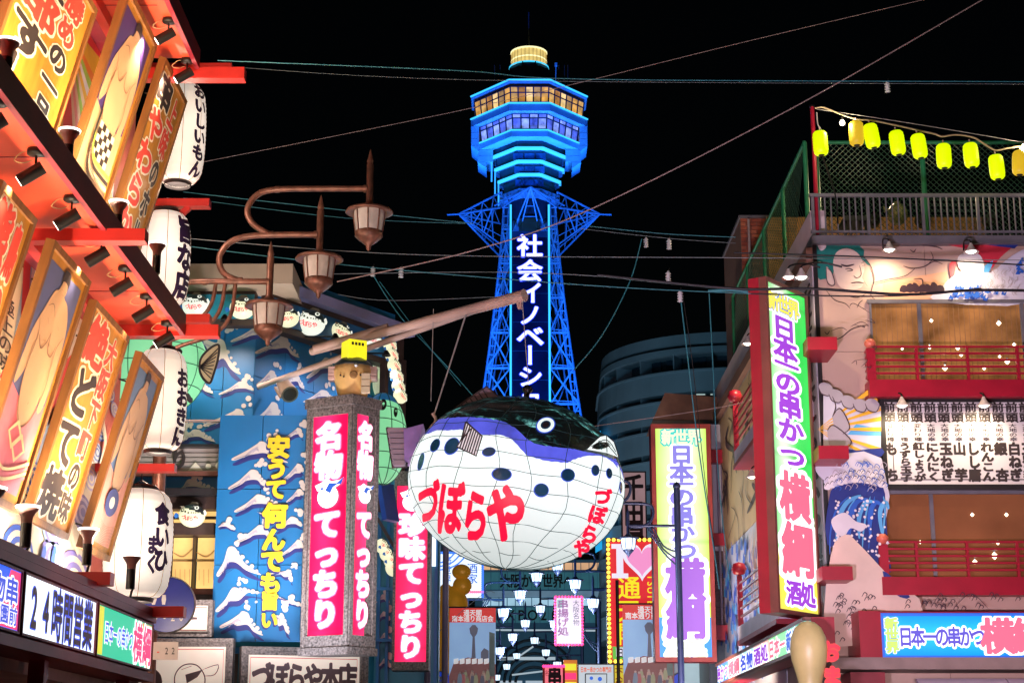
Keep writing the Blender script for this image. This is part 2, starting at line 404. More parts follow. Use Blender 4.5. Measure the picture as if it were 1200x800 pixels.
for sx in (-1, 1):    # panelled cheek walls at the sides of the lower deck
    for dz in (0, 1, 2, 3):
        z1 = z_f1 - 1.1 - dz * 1.0 - .03; z0 = z1 - .94
        bb = 8.4 if dz < 3 else 8.0
        m = MB(); x0, x1 = sorted((sx * bb, sx * (bb - 1.1))); m.box(x0, x1, -2.6, 2.2, z0, z1, tpan)
        if dz == 3: m = MB(); m.add([(sx * 8.4, -2.6, z1), (sx * 7.3, -2.6, z1), (sx * 7.3, -2.6, z0), (sx * 8.4, 2.2, z1), (sx * 7.3, 2.2, z1), (sx * 7.3, 2.2, z0)], [(0, 1, 2), (3, 5, 4), (0, 2, 5, 3), (0, 3, 4, 1)], tpan)
        m.build('cheek_panel', T)
        z1 = z_n2 - dz * .95 - .03; z0 = z1 - .9; bb = 7.45; m = MB()
        if dz == 3: m.add([(sx * bb, -2.3, z1), (sx * 6.2, -2.3, z1), (sx * 6.2, -2.3, z0), (sx * bb, 1.9, z1), (sx * 6.2, 1.9, z1), (sx * 6.2, 1.9, z0)], [(0, 1, 2), (3, 5, 4), (0, 2, 5, 3), (0, 3, 4, 1)], tpan)
        else: x0, x1 = sorted((sx * bb, sx * (bb - 2.2))); m.box(x0, x1, -2.3, 1.9, z0, z1, tpan)
        m.build('cheek_panel', T)
m = MB(); frust(m, [(6.7, z_w2b - .6), (6.7, z_w2t + .2)], tdark, False); m.build('deck_core', T)
m = MB(); frust(m, [(5.6, zr[0] + 1.2), (7.4, z_n2 - .9), (7.45, z_n2), (6.9, z_w2b)], tpan); m.build('deck_underside', T)
m = MB(); edge(m, 8.5, z_eave, neon, .1); edge(m, 8.5, z_f1 + .05, neon, .09); edge(m, 7.5, z_n2 + .05, neon, .08); m.build('neon_edge', T)
for i, (b, z) in enumerate(zip((5.4, 4.9, 4.4), zr)):
    m = MB(); frust(m, [(b - .5, z - .1), (b - .1, z - .15), (b, z), (b - .1, z + .15), (b - .5, z + .1)], tpan); m.build('balcony_slab', T)
    m = MB(); edge(m, b + .05, z, neon, .19); o = octp(b + .05, z); m.bar(o[7], (o[7][0], o[7][1], z - 3.6), .2, neonb); m.bar(o[2], (o[2][0], o[2][1], z - .5), .3, neonb); m.build('neon_ring', T)
m = MB(); frust(m, [(3.5, zr[2] - 6), (3.7, zr[2] - .2), (4.9, zr[0]), (5.3, zr[0] + 1.2)], tdark, True); m.build('neck', T)
for i in range(3):
    z = zr[i]
    for (x, y) in [(-.9, -1), (0, -1), (.9, -1)]:
        b = 5.2 - i * .5; p = (x * b * .345, -b + .4, 0); m = MB(); m.box(p[0] - .7, p[0] + .7, p[1] - .05, p[1] + .05, z - 1.5, z - .5, mat('balcony_glass', (.05, .1, .22), .15, 0, .5, .8)); m.build('balcony_pane', T)
# shaft: legs, rungs and braces (each member its own part, sharing one unit bar)
unit = MB().box(-.5, .5, -.5, .5, 0, 1, steel).build('brace', T); KIDS[T.name].remove(unit)
USED = [False]
def member(a, b, w_, name='brace'):
    w_ *= .78
    a = Vector(a); b = Vector(b); d = b - a; q = d.to_track_quat('Z', 'Y').to_matrix().to_4x4()
    Mx = Matrix.Translation(a) @ q @ Matrix.Diagonal((w_, w_, d.length, 1))
    if not USED[0]: USED[0] = True; unit.matrix_local = Mx; return unit
    c = unit.copy(); c.name = name; C.objects.link(c); c.parent = T; c.matrix_local = Mx; return c
def halfw(z): # outer half width of the legs
    t = (zs_t - z) / (zs_t - zs_b); return 3.6 + 3.1 * max(t, 0) ** 1.35
zs_t, zs_b = tz(228, 3.5), tz(474, 6)
levels = [zs_t - (zs_t - zs_b) * i / 6 for i in range(7)] + [zs_b - 8, zs_b - 17, zs_b - 28, 0]
for i in range(len(levels) - 1):
    z1, z0 = levels[i], levels[i + 1]; h1, h0 = halfw(z1), halfw(z0)
    for sx in (-1, 1):
        for sy in (-1, 1):
            for k in (0, .75):
                member((sx * (h1 - k), sy * (h1 - .3), z1), (sx * (h0 - k), sy * (h0 - .3), z0), .22, 'leg')
            nr = 4
            for r in range(nr):
                t = (r + .5) / nr; zz = z1 + (z0 - z1) * t; h = h1 + (h0 - h1) * t
                if sy < 0: member((sx * h, sy * (h - .3), zz), (sx * (h - .75), sy * (h - .3), zz), .16, 'rung')
        # front bays between sign column and leg
        a1, a0 = sx * 2.75, sx * 2.75
        y1, y0 = -(h1 - .3), -(h0 - .3)
        member((a0, y0, z0), (sx * h0, y0, z0), .34); member((a0, y0, z0 + .5), (sx * h0, y0, z0 + .3), .14)
        if h0 > 4.1:
            member((sx * h0, y0, z0), (a1, y1, z1), .26); member((a0, y0, z0), (sx * h1, y1, z1), .26)
            member((sx * h0 * .8, -y0, z0), (sx * 3, -y1, z1), .16); member((sx * 3, -y0, z0), (sx * h1 * .85, -y1, z1), .16)
            member((sx * h0, y0, z0), (sx * h1, -y1, z1), .16); member((sx * h1, y1, z1), (sx * h0, -y0, z0), .16)
# wings
zt = tz(251, 0); z_up, z_dn = tz(226, 3), tz(286, 4); zm = tz(243, 4)
for sx in (-1, 1):
    tip = Vector((sx * 10.2, 0, zt)); member(tip - Vector((sx * .6, 0, 0)), tip + Vector((sx * 1.7, 0, -.1)), .2)
    for y in (-3.4, 3.2):
        A_ = Vector((sx * 3.9, y, z_up)); B_ = Vector((sx * 3.9, y, z_dn)); C_ = Vector((sx * 4.2, y * 1.1, zm))
        for q in (A_, B_, C_): member(tip, q, .24)
        member(tip, B_ + Vector((0, 0, 1.3)), .14)
        for t in (.3, .55, .8):
            a, b, c_ = tip.lerp(A_, t), tip.lerp(B_, t), tip.lerp(C_, t)
            member(a, c_, .15); member(c_, b, .15); member(c_, tip.lerp(B_, t - .22), .15); member(a, tip.lerp(C_, t + .18), .13)
    member((sx * 4, -3.4, z_up), (sx * 4, 3.2, z_up), .2)
    member((sx * 7, -1.7, zt + .2), (sx * 7, 1.6, zt + .2), .13)
ap = Vector((.1, -9.5, tz(219, 9.5))); 
for x, zz in ((-2.5, tz(274, 4)), (-1.3, tz(268, 4)), (1.3, tz(268, 4)), (2.5, tz(274, 4)), (-3.9, tz(243, 4)), (3.9, tz(243, 4)), (-5, zt), (5, zt)): member(ap, (x, -3.8, zz), .2)
for t in (.45, .7, .85): member(ap.lerp(Vector((-1.3, -3.8, tz(268, 4))), t), ap.lerp(Vector((1.3, -3.8, tz(268, 4))), t), .13)
m = MB(); frust(m, [(3.4, z_up - 1.2), (4.4, z_up - .4), (4.4, z_up + .2), (3.5, z_up + .3)], tpan); m.build('collar', T)
m = MB(); frust(m, [(3.0, z_dn + 1), (3.0, z_up - 1)], tpan); m.build('drum', T)
# the sign column
zt_, zb_ = tz(238, 4.2), 3
SG = Fr((TX, TY - 6.9, 0), (1, 0, 0), (0, (halfw(zb_) - halfw(zt_)) * .0 + .0, 1))
m = MB(); m.box(-2.6, 2.6, -6.7, -4.4, zb_, zt_ - 5, tdark); m.build('sign_column', T)
for k in range(14):
    z = zt_ - 6 - k * 4.1
    if z < 6: break
    MB().box(-2.45, 2.45, -6.78, -6.7, z - 3.95, z, mat('sign_panel_glass', (.006, .008, .02), .3, 0, .4, .4)).build('sign_panel', T)
m = MB()
for sx in (-1, 1): m.bar((sx * 2.68, -6.8, zb_), (sx * 2.68, -6.8, tz(240, 6.8)), .26, neon)
m.build('neon_strip', T)
SF = Fr((TX, TY - 6.84, 0), (1, 0, 0)); m = MB(xf3((0, -6.84, 0), (1, 0), (0, 0)) if 0 else (lambda x, y, z: (x, -6.84 - z, y)))
m2 = MB(lambda x, y, z: (x, -6.84 - z, y))
for ch, x, y, ww, hh in (('社', 621, 288, 27, 25), ('会', 621, 317, 27, 24), ('イ', 623, 343, 24, 24), ('ノ', 621.5, 369, 25, 23), ('ベ', 621.5, 394, 29, 24), ('ー', 621, 416, 24, 24), ('シ', 621.5, 441, 26, 23), ('ョ', 622, 467, 27, 24), ('ン', 621, 494, 26, 24)):
    a, b = SF.hit(x, y); sx_ = 7.9 if False else 1 / 7.95
    for mm, z, g, mt in ((m2, .0, .06, glow('led_halo', (.02, .06, .9), .9, sample=False)), (m, .05, .028, ledw)):
        mm.glyph(ch, a, b, ww * sx_ * 1.08, hh * sx_ * 1.1, z, mt, g, rot=-PI / 2 if ch == 'ー' else 0, mir=ch == 'ー')
m2.build('lettering_halo', T); m.build('lettering', T)
# lamps on the balcony rings wash the underside of the decks
for sx in (-1, 1): lamp('SPOT', (sx * 3, -7.5, zr[2] - 4), 5500, (.02, .3, 1), .4, (sx * 4, -7, z_eave), 110, 1, 'deck_wash', parent=T); lamp('SPOT', (sx * 9.8, -3, zt), 9000, (.01, .2, 1), .4, (sx * 6, -4, z_eave), 80, 1, 'wing_wash', parent=T)
# floodlights at the foot and under the decks
for x, y, z, e, tgt, cone in ((-30, 175, 14, 4.2e5, (TX, TY, 70), 46), (32, 175, 14, 4.2e5, (TX, TY, 70), 46), (TX, 196, 25, .6e5, (TX, TY - 4, 80), 50)):
    f = thing('floodlight', 'blue floodlight aimed up at the tower, ' + ('left one' if x < -10 else 'right one' if x > 10 else 'central one'), 'floodlight', (x, y, 0), 'blue floodlights round the foot of the tower')
    MB().tube([(0, 0, 0), (0, 0, z - .5)], .15, tdark).build('post', f); MB().box(-.6, .6, -.2, .3, z - .9, z - .3, tdark).build('lamp_head', f)
    lamp('SPOT', (0, .3, z), e, (.008, .13, 1), 1.2, Vector(tgt) - Vector((x, y, 0)), cone, .6, 'blue_lamp', parent=f)
# ================================================================== left restaurant with signboards and lanterns
red = mat('red_paint', (.62, .035, .03), .38, 0, .12, 2.5, .05)
orange = mat('eave_paint', (.72, .075, .03), .42, 0, .1, 2)
maroon = mat('maroon_paint', (.26, .015, .03), .45, 0, .2, 3, .05)
wood = mat('board_wood', (.2, .08, .02), .5, 0, .3, 9, .2, stretch=(1, .15, 1))
plank = mat('board_face', (.46, .19, .022), .45, 0, .22, 6, .1, stretch=(1, .2, 1))
black = mat('black_paint', (.018, .016, .018), .4, 0, .2, 4)
iron = mat('black_iron', (.01, .008, .008), .4, .3, .2, 6)
ink = mat('ink_black', (.03, .02, .02), .55, 0, .1, 8)
cream = mat('cream_paint', (.78, .7, .55), .5, 0, .08, 4)
white = mat('white_paint', (.8, .79, .77), .5, 0, .06, 4)
redink = mat('ink_red', (.72, .06, .04), .5, 0, .1, 8)
XW, XE = -5.5, -4.2
R = thing('restaurant_building', 'red and orange restaurant front with bright murals, deep eaves and a long light box', 'building', (-7, 17, 0))
RO = Vector((-7, 17, 0))
def rb(mb, name, **k): return mb.build(name, R, Matrix.Translation(-RO), **k)
rb(MB().box(-12, XW, 9, 23.4, 0, 11.2, mat('rendered_wall', (.5, .12, .08), .7, 0, .2, 2, .2)), 'wall')
# eaves: fascia, soffit, inner band
for zs, ye in ((7.1, 21.25), (10.82, 21.35)):
    rb(MB().box(XE - .06, XE, 9, ye, zs - .06, zs + .22, maroon), 'fascia')
    rb(MB().box(XE - .9, XE - .06, 9, ye, zs + .1, zs + .2, orange), 'soffit')
    rb(MB().box(XE - .2, XE - .06, 9, ye, zs, zs + .1, orange), 'soffit_rail')
    rb(MB().box(XE - 1.02, XE - .9, 9, ye, zs - .06, zs + .22, red), 'band')
    rb(MB().box(XW, XE - 1.02, 9, ye, zs + .1, zs + .2, maroon), 'soffit')
    for y in (11.2, 13.1, 15.1, 17.9, 19.7):
        rb(MB().box(XE - .9, XE - .2, y, y + .012, zs + .092, zs + .1, maroon), 'soffit_joint')
# cross beams that stick out over the street
for y, z, x1, h in ((13.4, 8.5, -3.92, .17), (16.95, 7.0, -3.8, .13), (21.35, 7.12, -3.78, .15), (21.45, 10.72, -3.6, .16), (23.1, 9.45, -4.3, .11), (22.3, 5.5, -4.45, .1), (23.3, 11.6, -4.1, .12), (23.0, 7.72, -4.2, .12), (17.35, 3.5, -4.05, .13), (20.1, 3.42, -3.82, .12)):
    rb(MB().box(XW, x1, y - .09, y + .09, z - h / 2, z + h / 2, red), 'beam')
rb(MB().bar((XW + .1, 23.1, 8.6), (-4.6, 23.1, 9.4), .08, red), 'brace')
# murals on the wall
WF = Fr((XW + .004, 0, 0), (0, 1, 0)); mc = {k: mat('mural_' + k, c, .5, 0, .1, 3) for k, c in dict(
    yellow=(.8, .5, .04), red=(.72, .04, .04), green=(.32, .62, .08), cream=(.8, .68, .5), pink=(.8, .35, .33), blue=(.03, .1, .5), sky=(.35, .5, .68), violet=(.2, .16, .45), lilac=(.5, .42, .62), white=(.8, .8, .8), orange=(.8, .25, .04)).items()}
wxf = lambda x, y, z: (XW + .004 + z, x, y)
m = MB(wxf); ce = WF.hit(78, 20)
cols = ['yellow', 'red', 'cream', 'yellow', 'orange', 'red', 'cream', 'green', 'white', 'yellow', 'red', 'pink', 'cream', 'green']
m.poly([(9, 7.3), (22.3, 7.3), (22.3, 10.9), (9, 10.9)], 0, mc['yellow'])
for i in range(56):
    a0 = 2 * PI * i / 56; a1 = 2 * PI * (i + 1) / 56; r = 9; c_ = mc[cols[(i * 5) % 14]]
    q = [ce, (ce[0] + r * math.cos(a0), ce[1] + r * math.sin(a0)), (ce[0] + r * math.cos(a1), ce[1] + r * math.sin(a1))]
    def clip(q, ax, v, sg):
        o = []
        for k in range(len(q)):
            p, n_ = q[k - 1], q[k]; fp, fn = (p[ax] - v) * sg, (n_[ax] - v) * sg
            if (fp > 0) != (fn > 0): t = fp / (fp - fn); o.append(tuple(p[j] + (n_[j] - p[j]) * t for j in (0, 1)))
            if fn > 0: o.append(n_)
        return o
    for ax, v, sg in ((0, 9, 1), (0, 22.3, -1), (1, 7.3, 1), (1, 10.9, -1)): q = clip(q, ax, v, sg) if q else q
    if len(q) > 2: m.add([(p[0], p[1], .004) for p in q], [tuple(range(len(q)))], c_)
rb(m, 'ray_mural')
m = MB(wxf); m.poly([(9, 3.4), (22.3, 3.4), (22.3, 7.1), (9, 7.1)], 0, mc['cream'])
def wp(pts, c_, z=.004, sm=0): m.poly(WF.hits(pts), z, mc[c_], sm)
wp([(0, 250), (16, 250), (0, 340)], 'cream'); wp([(38, 262), (62, 280), (38, 440), (8, 440)], 'sky')
wp([(30, 262), (38, 262), (30, 400), (22, 400)], 'red', .008); wp([(52, 268), (62, 276), (54, 318), (46, 312)], 'blue', .008); wp([(42, 262), (50, 266), (40, 350), (33, 350)], 'white', .008)
wp([(88, 350), (112, 352), (88, 440), (60, 470)], 'white', .008); wp([(68, 430), (88, 410), (70, 480), (54, 500)], 'red', .012); wp([(50, 490), (72, 465), (40, 590), (24, 600)], 'sky', .012)
wp([(0, 440), (20, 400), (0, 560)], 'red')
for (x, y, r, c1, c2) in ((128, 460, 11, 'violet', 'cream'), (117, 505, 12, 'blue', 'sky'), (133, 480, 9, 'lilac', 'cream'), (112, 530, 13, 'sky', 'blue'), (38, 560, 22, 'blue', 'cream'), (20, 650, 36, 'blue', 'cream'), (85, 680, 36, 'violet', 'cream'), (60, 620, 22, 'sky', 'violet'), (95, 600, 22, 'violet', 'lilac'), (150, 690, 20, 'lilac', 'cream'), (60, 655, 26, 'violet', 'sky'), (115, 470, 9, 'sky', 'violet'), (105, 560, 15, 'lilac', 'cream'), (45, 600, 20, 'sky', 'cream')):
    a = WF.hit(x, y); b = WF.hit(x + r, y); rr = (b[0] - a[0]) * .5; ry = abs(WF.hit(x, y - r)[1] - a[1])
    for k, f in enumerate((1, .82, .62, .42, .25)): m.disc(a[0], a[1], rr * f, .012 + .003 * k + x * 2e-5, mc[c1 if k % 2 == 0 else c2], 22, ry * f)
for pts, c_ in (([(20, 570), (30, 600), (28, 650)], 'cream'), ([(88, 650), (75, 600), (84, 560), (100, 540)], 'cream'), ([(110, 560), (120, 520), (118, 490), (130, 450)], 'cream'), ([(50, 640), (46, 660), (52, 685)], 'blue'), ([(62, 640), (58, 660), (64, 690)], 'blue')):
    m.stroke(WF.hits(pts), .16, .04, mc[c_], 5)
m.vtext('極上の味', WF.hit(6, 380)[0], WF.hit(6, 345)[1], WF.hit(6, 440)[1], .5, .02, ink, .02)
rb(m, 'wave_mural')
# ---------------------------------------------------------------- leaning signboards
def tiltframe(zt, zb): return Fr((-5.18, 0, zb), (0, 1, 0), (.58, 0, zt - zb))
FL, FU = tiltframe(6.62, 4.22), tiltframe(10.66, 8.3)
def board(Fp, tl, tr, bl, label, art, face=plank):
    a0, b1 = Fp.hit(*tl); a1 = Fp.hit(*tr)[0]; b0 = Fp.hit(*bl)[1] if bl else 0
    F_ = Fp.at(a0, b0); W, H = a1 - a0, b1 - b0
    t = thing('signboard', label, 'signboard', F_, 'leaning wooden signboards on the restaurant wall')
    MB().box(.03, W - .03, .03, H - .03, -.05, 0, face).build('panel', t)
    fw = .07
    for x0, x1, y0, y1 in ((0, fw, 0, H), (W - fw, W, 0, H), (fw + .002, W - fw - .002, 0, fw), (fw + .002, W - fw - .002, H - fw, H)): MB().box(x0, x1, y0, y1, -.06, .035, wood).build('rail', t)
    for y in (.3, H - .3):
        MB().tube([(W, y, -.03), (W + .16, y, -.03)], .012, iron, 6).build('bracket', t)
        MB().tube([(W * .5, y, -.06), (W * .5, y + .02, -.34)], .012, iron, 6).build('bracket', t)
    m = MB(); art(m, W, H, F_); m.build('artwork', t)
    return t
def lettered(l, r, lc, rc, lh=None):
    def f(m, W, H, F_):
        def col(txt, cs, cx, w, y0, y1):
            n = len(txt); st = (y0 - y1) / n
            for i, ch in enumerate(txt):
                c_ = {'r': redink, 'k': ink}[cs[i]]
                for g, z, mm in ((.1, .004, cream), (.045, .008, c_)): m.glyph(ch, cx, y0 - st * (i + .5), w, st * .98, z + (i % 2) * .0009, mm, g)
        col(l, lc, W * .34, W * .52, H * .97, H * .04); col(r, rc, W * .74, W * .27, H * .94, H * .06)
    return f
skin = mat('print_skin', (.62, .36, .2), .5, 0, .06, 2); skinb = mat('print_outline', (.25, .12, .07), .5)
def sumo(bgc, apron, seed):
    def f(m, W, H, F_):
        bgm = mat('print_' + bgc[0], bgc[1], .5, 0, .1, 2); am_ = mat('print_' + apron[0], apron[1], .5, 0, .15, 4)
        L = lambda pts: [(x * W, y * H) for x, y in pts]
        m.poly(L([(.1, .06), (.9, .06), (.9, .94), (.1, .94)]), .002, bgm)
        m.poly(L([(.1, .06), (.9, .06), (.9, .44), (.5, .38), (.1, .44)]), .004, am_)
        m.poly(L([(.28, .78), (.36, .85), (.44, .87), (.46, .94), (.56, .94), (.58, .86), (.7, .84), (.84, .76), (.88, .62), (.86, .44), (.76, .4), (.72, .55), (.66, .62), (.3, .62), (.26, .52), (.14, .44), (.11, .5), (.16, .66)]), .008, skin, 3)
        m.poly(L([(.3, .64), (.7, .64), (.74, .5), (.66, .36), (.5, .31), (.34, .36), (.26, .5)]), .012, skin, 4)
        m.poly(L([(.45, .95), (.58, .95), (.6, .9), (.55, .87), (.46, .88), (.42, .91)]), .013, ink, 3)
        m.poly(L([(.45, .905), (.56, .905), (.58, .87), (.52, .84), (.46, .86)]), .016, skin, 3)
        for q, w_ in (([(.3, .66), (.4, .62), (.48, .65), (.52, .7)], .018), ([(.52, .7), (.56, .63), (.66, .62), (.7, .67)], .018), ([(.28, .62), (.24, .5), (.33, .37), (.5, .31), (.67, .37), (.75, .5), (.7, .63)], .02), ([(.2, .72), (.27, .66), (.25, .56)], .014), ([(.8, .72), (.72, .66), (.74, .58)], .014), ([(.47, .875), (.5, .873)], .01), ([(.53, .873), (.56, .875)], .01), ([(.49, .857), (.54, .857)], .01), ([(.3, .78), (.4, .8), (.5, .76)], .012), ([(.5, .4), (.505, .41)], .03), ([(.36, .74), (.42, .72)], .01), ([(.62, .74), (.66, .73)], .01)):
            m.stroke(L(q), w_, .02, skinb, 4)
        if seed == 1:
            for k in range(5):
                for j in range(5):
                    x, y = .3 + k * .085, .38 - j * .035; m.poly(L([(x, y), (x + .08, y + .004), (x + .08, y - .03), (x, y - .034)]), .024, ink if (k + j) % 2 else cream)
            for k, (c_, w_) in enumerate(((mat('print_lime', (.5, .75, .06), .5), .05), (ink, .05), (cream, .05), (ink, .06))):
                m.stroke(L([(.24, .42), (.25, .3 - k * .035), (.4, .2 - k * .03), (.88, .2 - k * .03)]), w_, .026 + k * .001, c_, 5, False)
            for k in range(26): m.stroke(L([(.15 + (k % 2) * .01, .4 - k * .012), (.3 + .02 * k, .15 - .002 * k), (.88, .16 - .003 * k)]), .004, .03, skinb, 4)
        if seed == 2:
            for dx, dy in ((-.07, .02), (.07, -.02)):
                c_ = [(.5 + dx, .3 + dy), (.5 + dx + .14, .25 + dy), (.5 + dx, .2 + dy), (.5 + dx - .14, .25 + dy)]; m.stroke(L(c_), .05, .026, mat('print_crest', (.8, .6, .3), .5), 1, False, True)
            for k in range(4): m.stroke(L([(.1, .2 - k * .025), (.4, .13 - k * .02), (.9, .2 - k * .02)]), .035, .028, mat('print_crest', (.8, .6, .3), .5) if k % 2 == 0 else am_, 5, False)
            for k in range(18): m.stroke(L([(.12 + k * .043, .1), (.12 + k * .043, .06)]), .006, .03, skinb, 1)
        if seed == 3:
            m.disc(.5 * W, .27 * H, .22 * W, .026, mat('print_navy', (.05, .06, .2), .5), 26, .07 * H); m.disc(.5 * W, .27 * H, .09 * W, .028, cream, 18, .03 * H)
            for k in range(16): m.stroke(L([(.12, .2 - k * .008), (.5, .15 - k * .008), (.88, .18 - k * .008)]), .004, .03, skinb, 4)
    return f
board(FU, (46, -108), (118, -8), None, 'tall yellow-brown signboard with large black and red brush letters, topmost on the left', lettered('上部すし', '勝め の一品'.replace(' ', ''), 'krkk', 'rrkkk'))
board(FU, (150, -15), (185.7, 41), None, 'tall signboard painted with a standing wrestler over a checked apron, under the upper eave', sumo(('indigo', (.06, .03, .16)), ('ochre', (.5, .36, .2)), 1))
board(FU, (192, 67), (217.5, 117), None, 'narrow signboard with a black seal above red letters, beside the top paper lantern', lettered('串やわらか', '上味のホル', 'krrrr', 'rrkkk'))
board(FL, (0, 210), (40, 257.6), None, 'signboard with one big red cream-edged letter at the left edge of the photo', lettered('熊手の酒', '鳥の味噌', 'rrkk', 'rrkk'))
board(FL, (61, 280), (102, 335), None, 'signboard of a wrestler in a pink apron with interlocked diamond crests', sumo(('slate', (.1, .11, .25)), ('rose', (.75, .16, .2)), 2))
board(FL, (110.5, 351), (150, 392), None, 'signboard lettered with grilled beef tendon in big black brush letters, a red letter on top', lettered('絶どて焼', '大阪下町の味', 'rkkk', 'rrrrkk'))
board(FL, (164, 411.6), (190, 442), None, 'signboard of a wrestler above a dark blue ring, nearest the paper lanterns', sumo(('bluegrey', (.12, .2, .38)), ('peach', (.8, .32, .24)), 3))
# light tubes hidden on the ledge and on the lower eave, behind the boards: they light the murals
for z, e in ((3.62, 1.0), (7.5, 1.0)):
    for y0 in (11.5, 14.2, 16.9, 19.6):
        rb(MB().tube([(-5.3, y0, z), (-5.3, y0 + 1.9, z)], .03, glow('wall_tube', (1, .93, .85), 4, False), 8), 'light_tube')
        l_ = lamp('AREA', Vector((-5.1, y0 + 1, z + .05)) - RO, 150 * e, (1, .9, .78), 0, Vector((-5.6, y0 + 1, z + 1.6)) - RO, name='tube_light', size=(.12, 1.9), parent=R)
# ---------------------------------------------------------------- can spotlights under the eaves
def can(loc, label, lit, e=0):
    t = thing('spotlight', label, 'spotlight', loc, 'black can spotlights under the red eaves')
    MB().lathe([(0, 0), (.085, 0), (.085, -.05), (.05, -.062), (0, -.062)], iron, 16).build('base_plate', t)
    MB().tube([(0, 0, -.06), (0, 0, -.17)], .012, iron, 6).build('arm', t)
    d = Vector((-.75, -.05, -.5)).normalized(); c0 = Vector((.07, 0, -.17)); c1 = c0 + d * .25
    b = MB().tube([c0, c1], .062, iron, 16).build('can', t)
    MB().tube([c1 + d * .001, c1 + d * .006], .05, glow('can_lens', (1, .93, .82), 5, False) if lit else mat('lens_dark', (.1, .09, .08), .2), 14).build('lens', b)
    MB().tube([(-.02, 0, -.03), (-.12, -.02, -.03), (-.2, 0, -.1), (-.12, .02, -.12), (-.03, 0, -.1)], .006, mat('wire_tan', (.45, .25, .12), .5), 5, k=4).build('wire', t)
    if e: lamp('SPOT', c1 + d * .03, e * 5, (1, .72, .48), .04, c1 + d * 2, 95, .8, 'bulb', parent=t)
words = ['nearest the left edge', 'second from the left edge', 'just left of the short red beam', 'just right of the short red beam', 'fourth from the lower lantern', 'in front of the second lantern', 'nearest the corner beam']
for i, y in enumerate((13.45, 14.65, 15.95, 17.2, 18.35, 19.5, 20.75)):
    can((-4.33, y, 7.1), 'black can spotlight under the lower red eave, ' + words[i], i in (0, 1, 2, 6), 20 if i in (0, 1, 2, 3, 5) else 0)
can((-4.33, 19.9, 10.82), 'black can spotlight under the top eave, the nearer of two', True, 22)
can((-4.33, 21.15, 10.82), 'lit black can spotlight at the end of the top eave above the first lantern', True, 14)
# ---------------------------------------------------------------- reflector lamps shining up at the boards
def uplight(loc, label, lit, e=30, tilt=(-.3, .25, 1)):
    t = thing('uplight', label, 'floodlight', loc, 'reflector lamps standing below the signboards')
    MB().tube([(0, 0, 0), (.02, 0, .1), (.03, 0, .12), (0, 0, .14)], .014, iron, 6).build('bracket', t)
    b = MB().tube([(0, 0, .12), (0, 0, .36)], .05, iron, 14).build('body', t)
    MB().lathe([(.05, .34), (.055, .4), (.1, .47), (.105, .49), (.1, .495), (.085, .47), (0, .46)], mat('reflector_brown', (.3, .16, .12), .35), 20).build('reflector', t)
    if lit:
        MB().lathe([(.106, .478), (.112, .5), (.1, .505)], glow('uplight_rim', (1, .96, .9), 3, False), 20).build('glass_rim', b)
        MB().lathe([(0, .485), (.09, .485)], glow('uplight_face', (1, .93, .8), 6), 16).build('lens', b)
        lamp('SPOT', (0, 0, .52), e * 7.5, (1, .68, .35), .06, Vector((0, 0, .5)) + Vector(tilt), 110, .8, 'bulb', parent=t)
for (px, py, X, lit, lab, e) in ((7, 80, -4.42, True, 'lit reflector lamp at the left edge, on the lower eave', 50), (79, 192, -4.42, True, 'lit reflector lamp on the lower eave between two tall signboards', 60), (137, 275, -4.42, True, 'small reflector lamp on the lower eave beyond the wrestler board', 90), (182, 333, -4.3, True, 'reflector lamp standing in front of the second paper lantern', 40),
        (29, 644, -4.42, True, 'lit reflector lamp on the ledge below the grilled beef board', 55), (101, 667, -4.42, True, 'lit reflector lamp on the short red block of the ledge', 60), (-12, 640, -4.42, True, 'reflector lamp just beyond the left edge', 60), (152, 697, -4.25, True, 'reflector lamp in front of the lowest paper lantern', 80)):
    q = PX(px, py, X); z0 = 7.32 if q.z > 6.5 else 3.46
    if py == 667: z0 = 3.57
    uplight((X, q.y, z0), lab, lit, e)
# ---------------------------------------------------------------- ledge and light boxes
rb(MB().box(XW, -4.18, 9, 20.25, 3.38, 3.46, maroon), 'ledge')
rb(MB().box(-4.26, -4.18, 9, 20.25, 3.3, 3.378, maroon), 'ledge_fascia')
LB = Fr((-4.2, 0, 0), (0, 1, 0)); rb(MB().box(-5.2, -4.24, 9, 20.2, 2.72, 3.3, maroon), 'box_body')
rb(MB().box(-5.2, -4.17, 9, 20.2, 2.62, 2.715, maroon), 'box_rail'); rb(MB().box(-5.45, -4.6, 9, 20.2, 2.5, 2.615, mat('lit_soffit', (.7, .6, .5), .6)), 'underside')
lxf = lambda x, y, z: (-4.2 + z, x, y)
def lb(name, x0, x1, fc, s_, art, label):
    t = thing('light_box', label, 'light box', Fr((-4.2, x0, 2.74), (0, 1, 0)), 'light boxes along the restaurant ledge'); W, H = x1 - x0, .54
    MB().box(.02, W - .02, .02, H - .02, -.035, .004, glow(*fc, s_)).build('lit_face', t)
    for a, b, c_, d in ((0, .02, 0, H), (W - .02, W, 0, H), (.02, W - .02, 0, .02), (.02, W - .02, H - .02, H)): MB().box(a, b, c_, d, -.036, .02, maroon).build('frame_rail', t)
    m = MB(); art(m, W, H); m.build('lettering', t)
yy = [atx for atx in (LB.hit(22, 743)[0], LB.hit(110, 768)[0], LB.hit(176, 790)[0])]
ink2 = glow('lit_ink', (.05, .02, .03), .1, False); lblue = glow('lit_blue', (.05, .1, .75), 1, False); lwhite = glow('lit_white', (1, 1, 1), 1.3, False); lpink = glow('lit_pink', (1, .05, .2), 1.1, False); lyel = glow('lit_yellow', (.85, .8, .05), 1, False)
def a1(m, W, H):
    for g, z, mm in ((.05, .008, lblue), (.02, .012, ink2)): m.htext('24時間営業', W * .06, W * .95, H * .5, H * .92, z, mm, g)
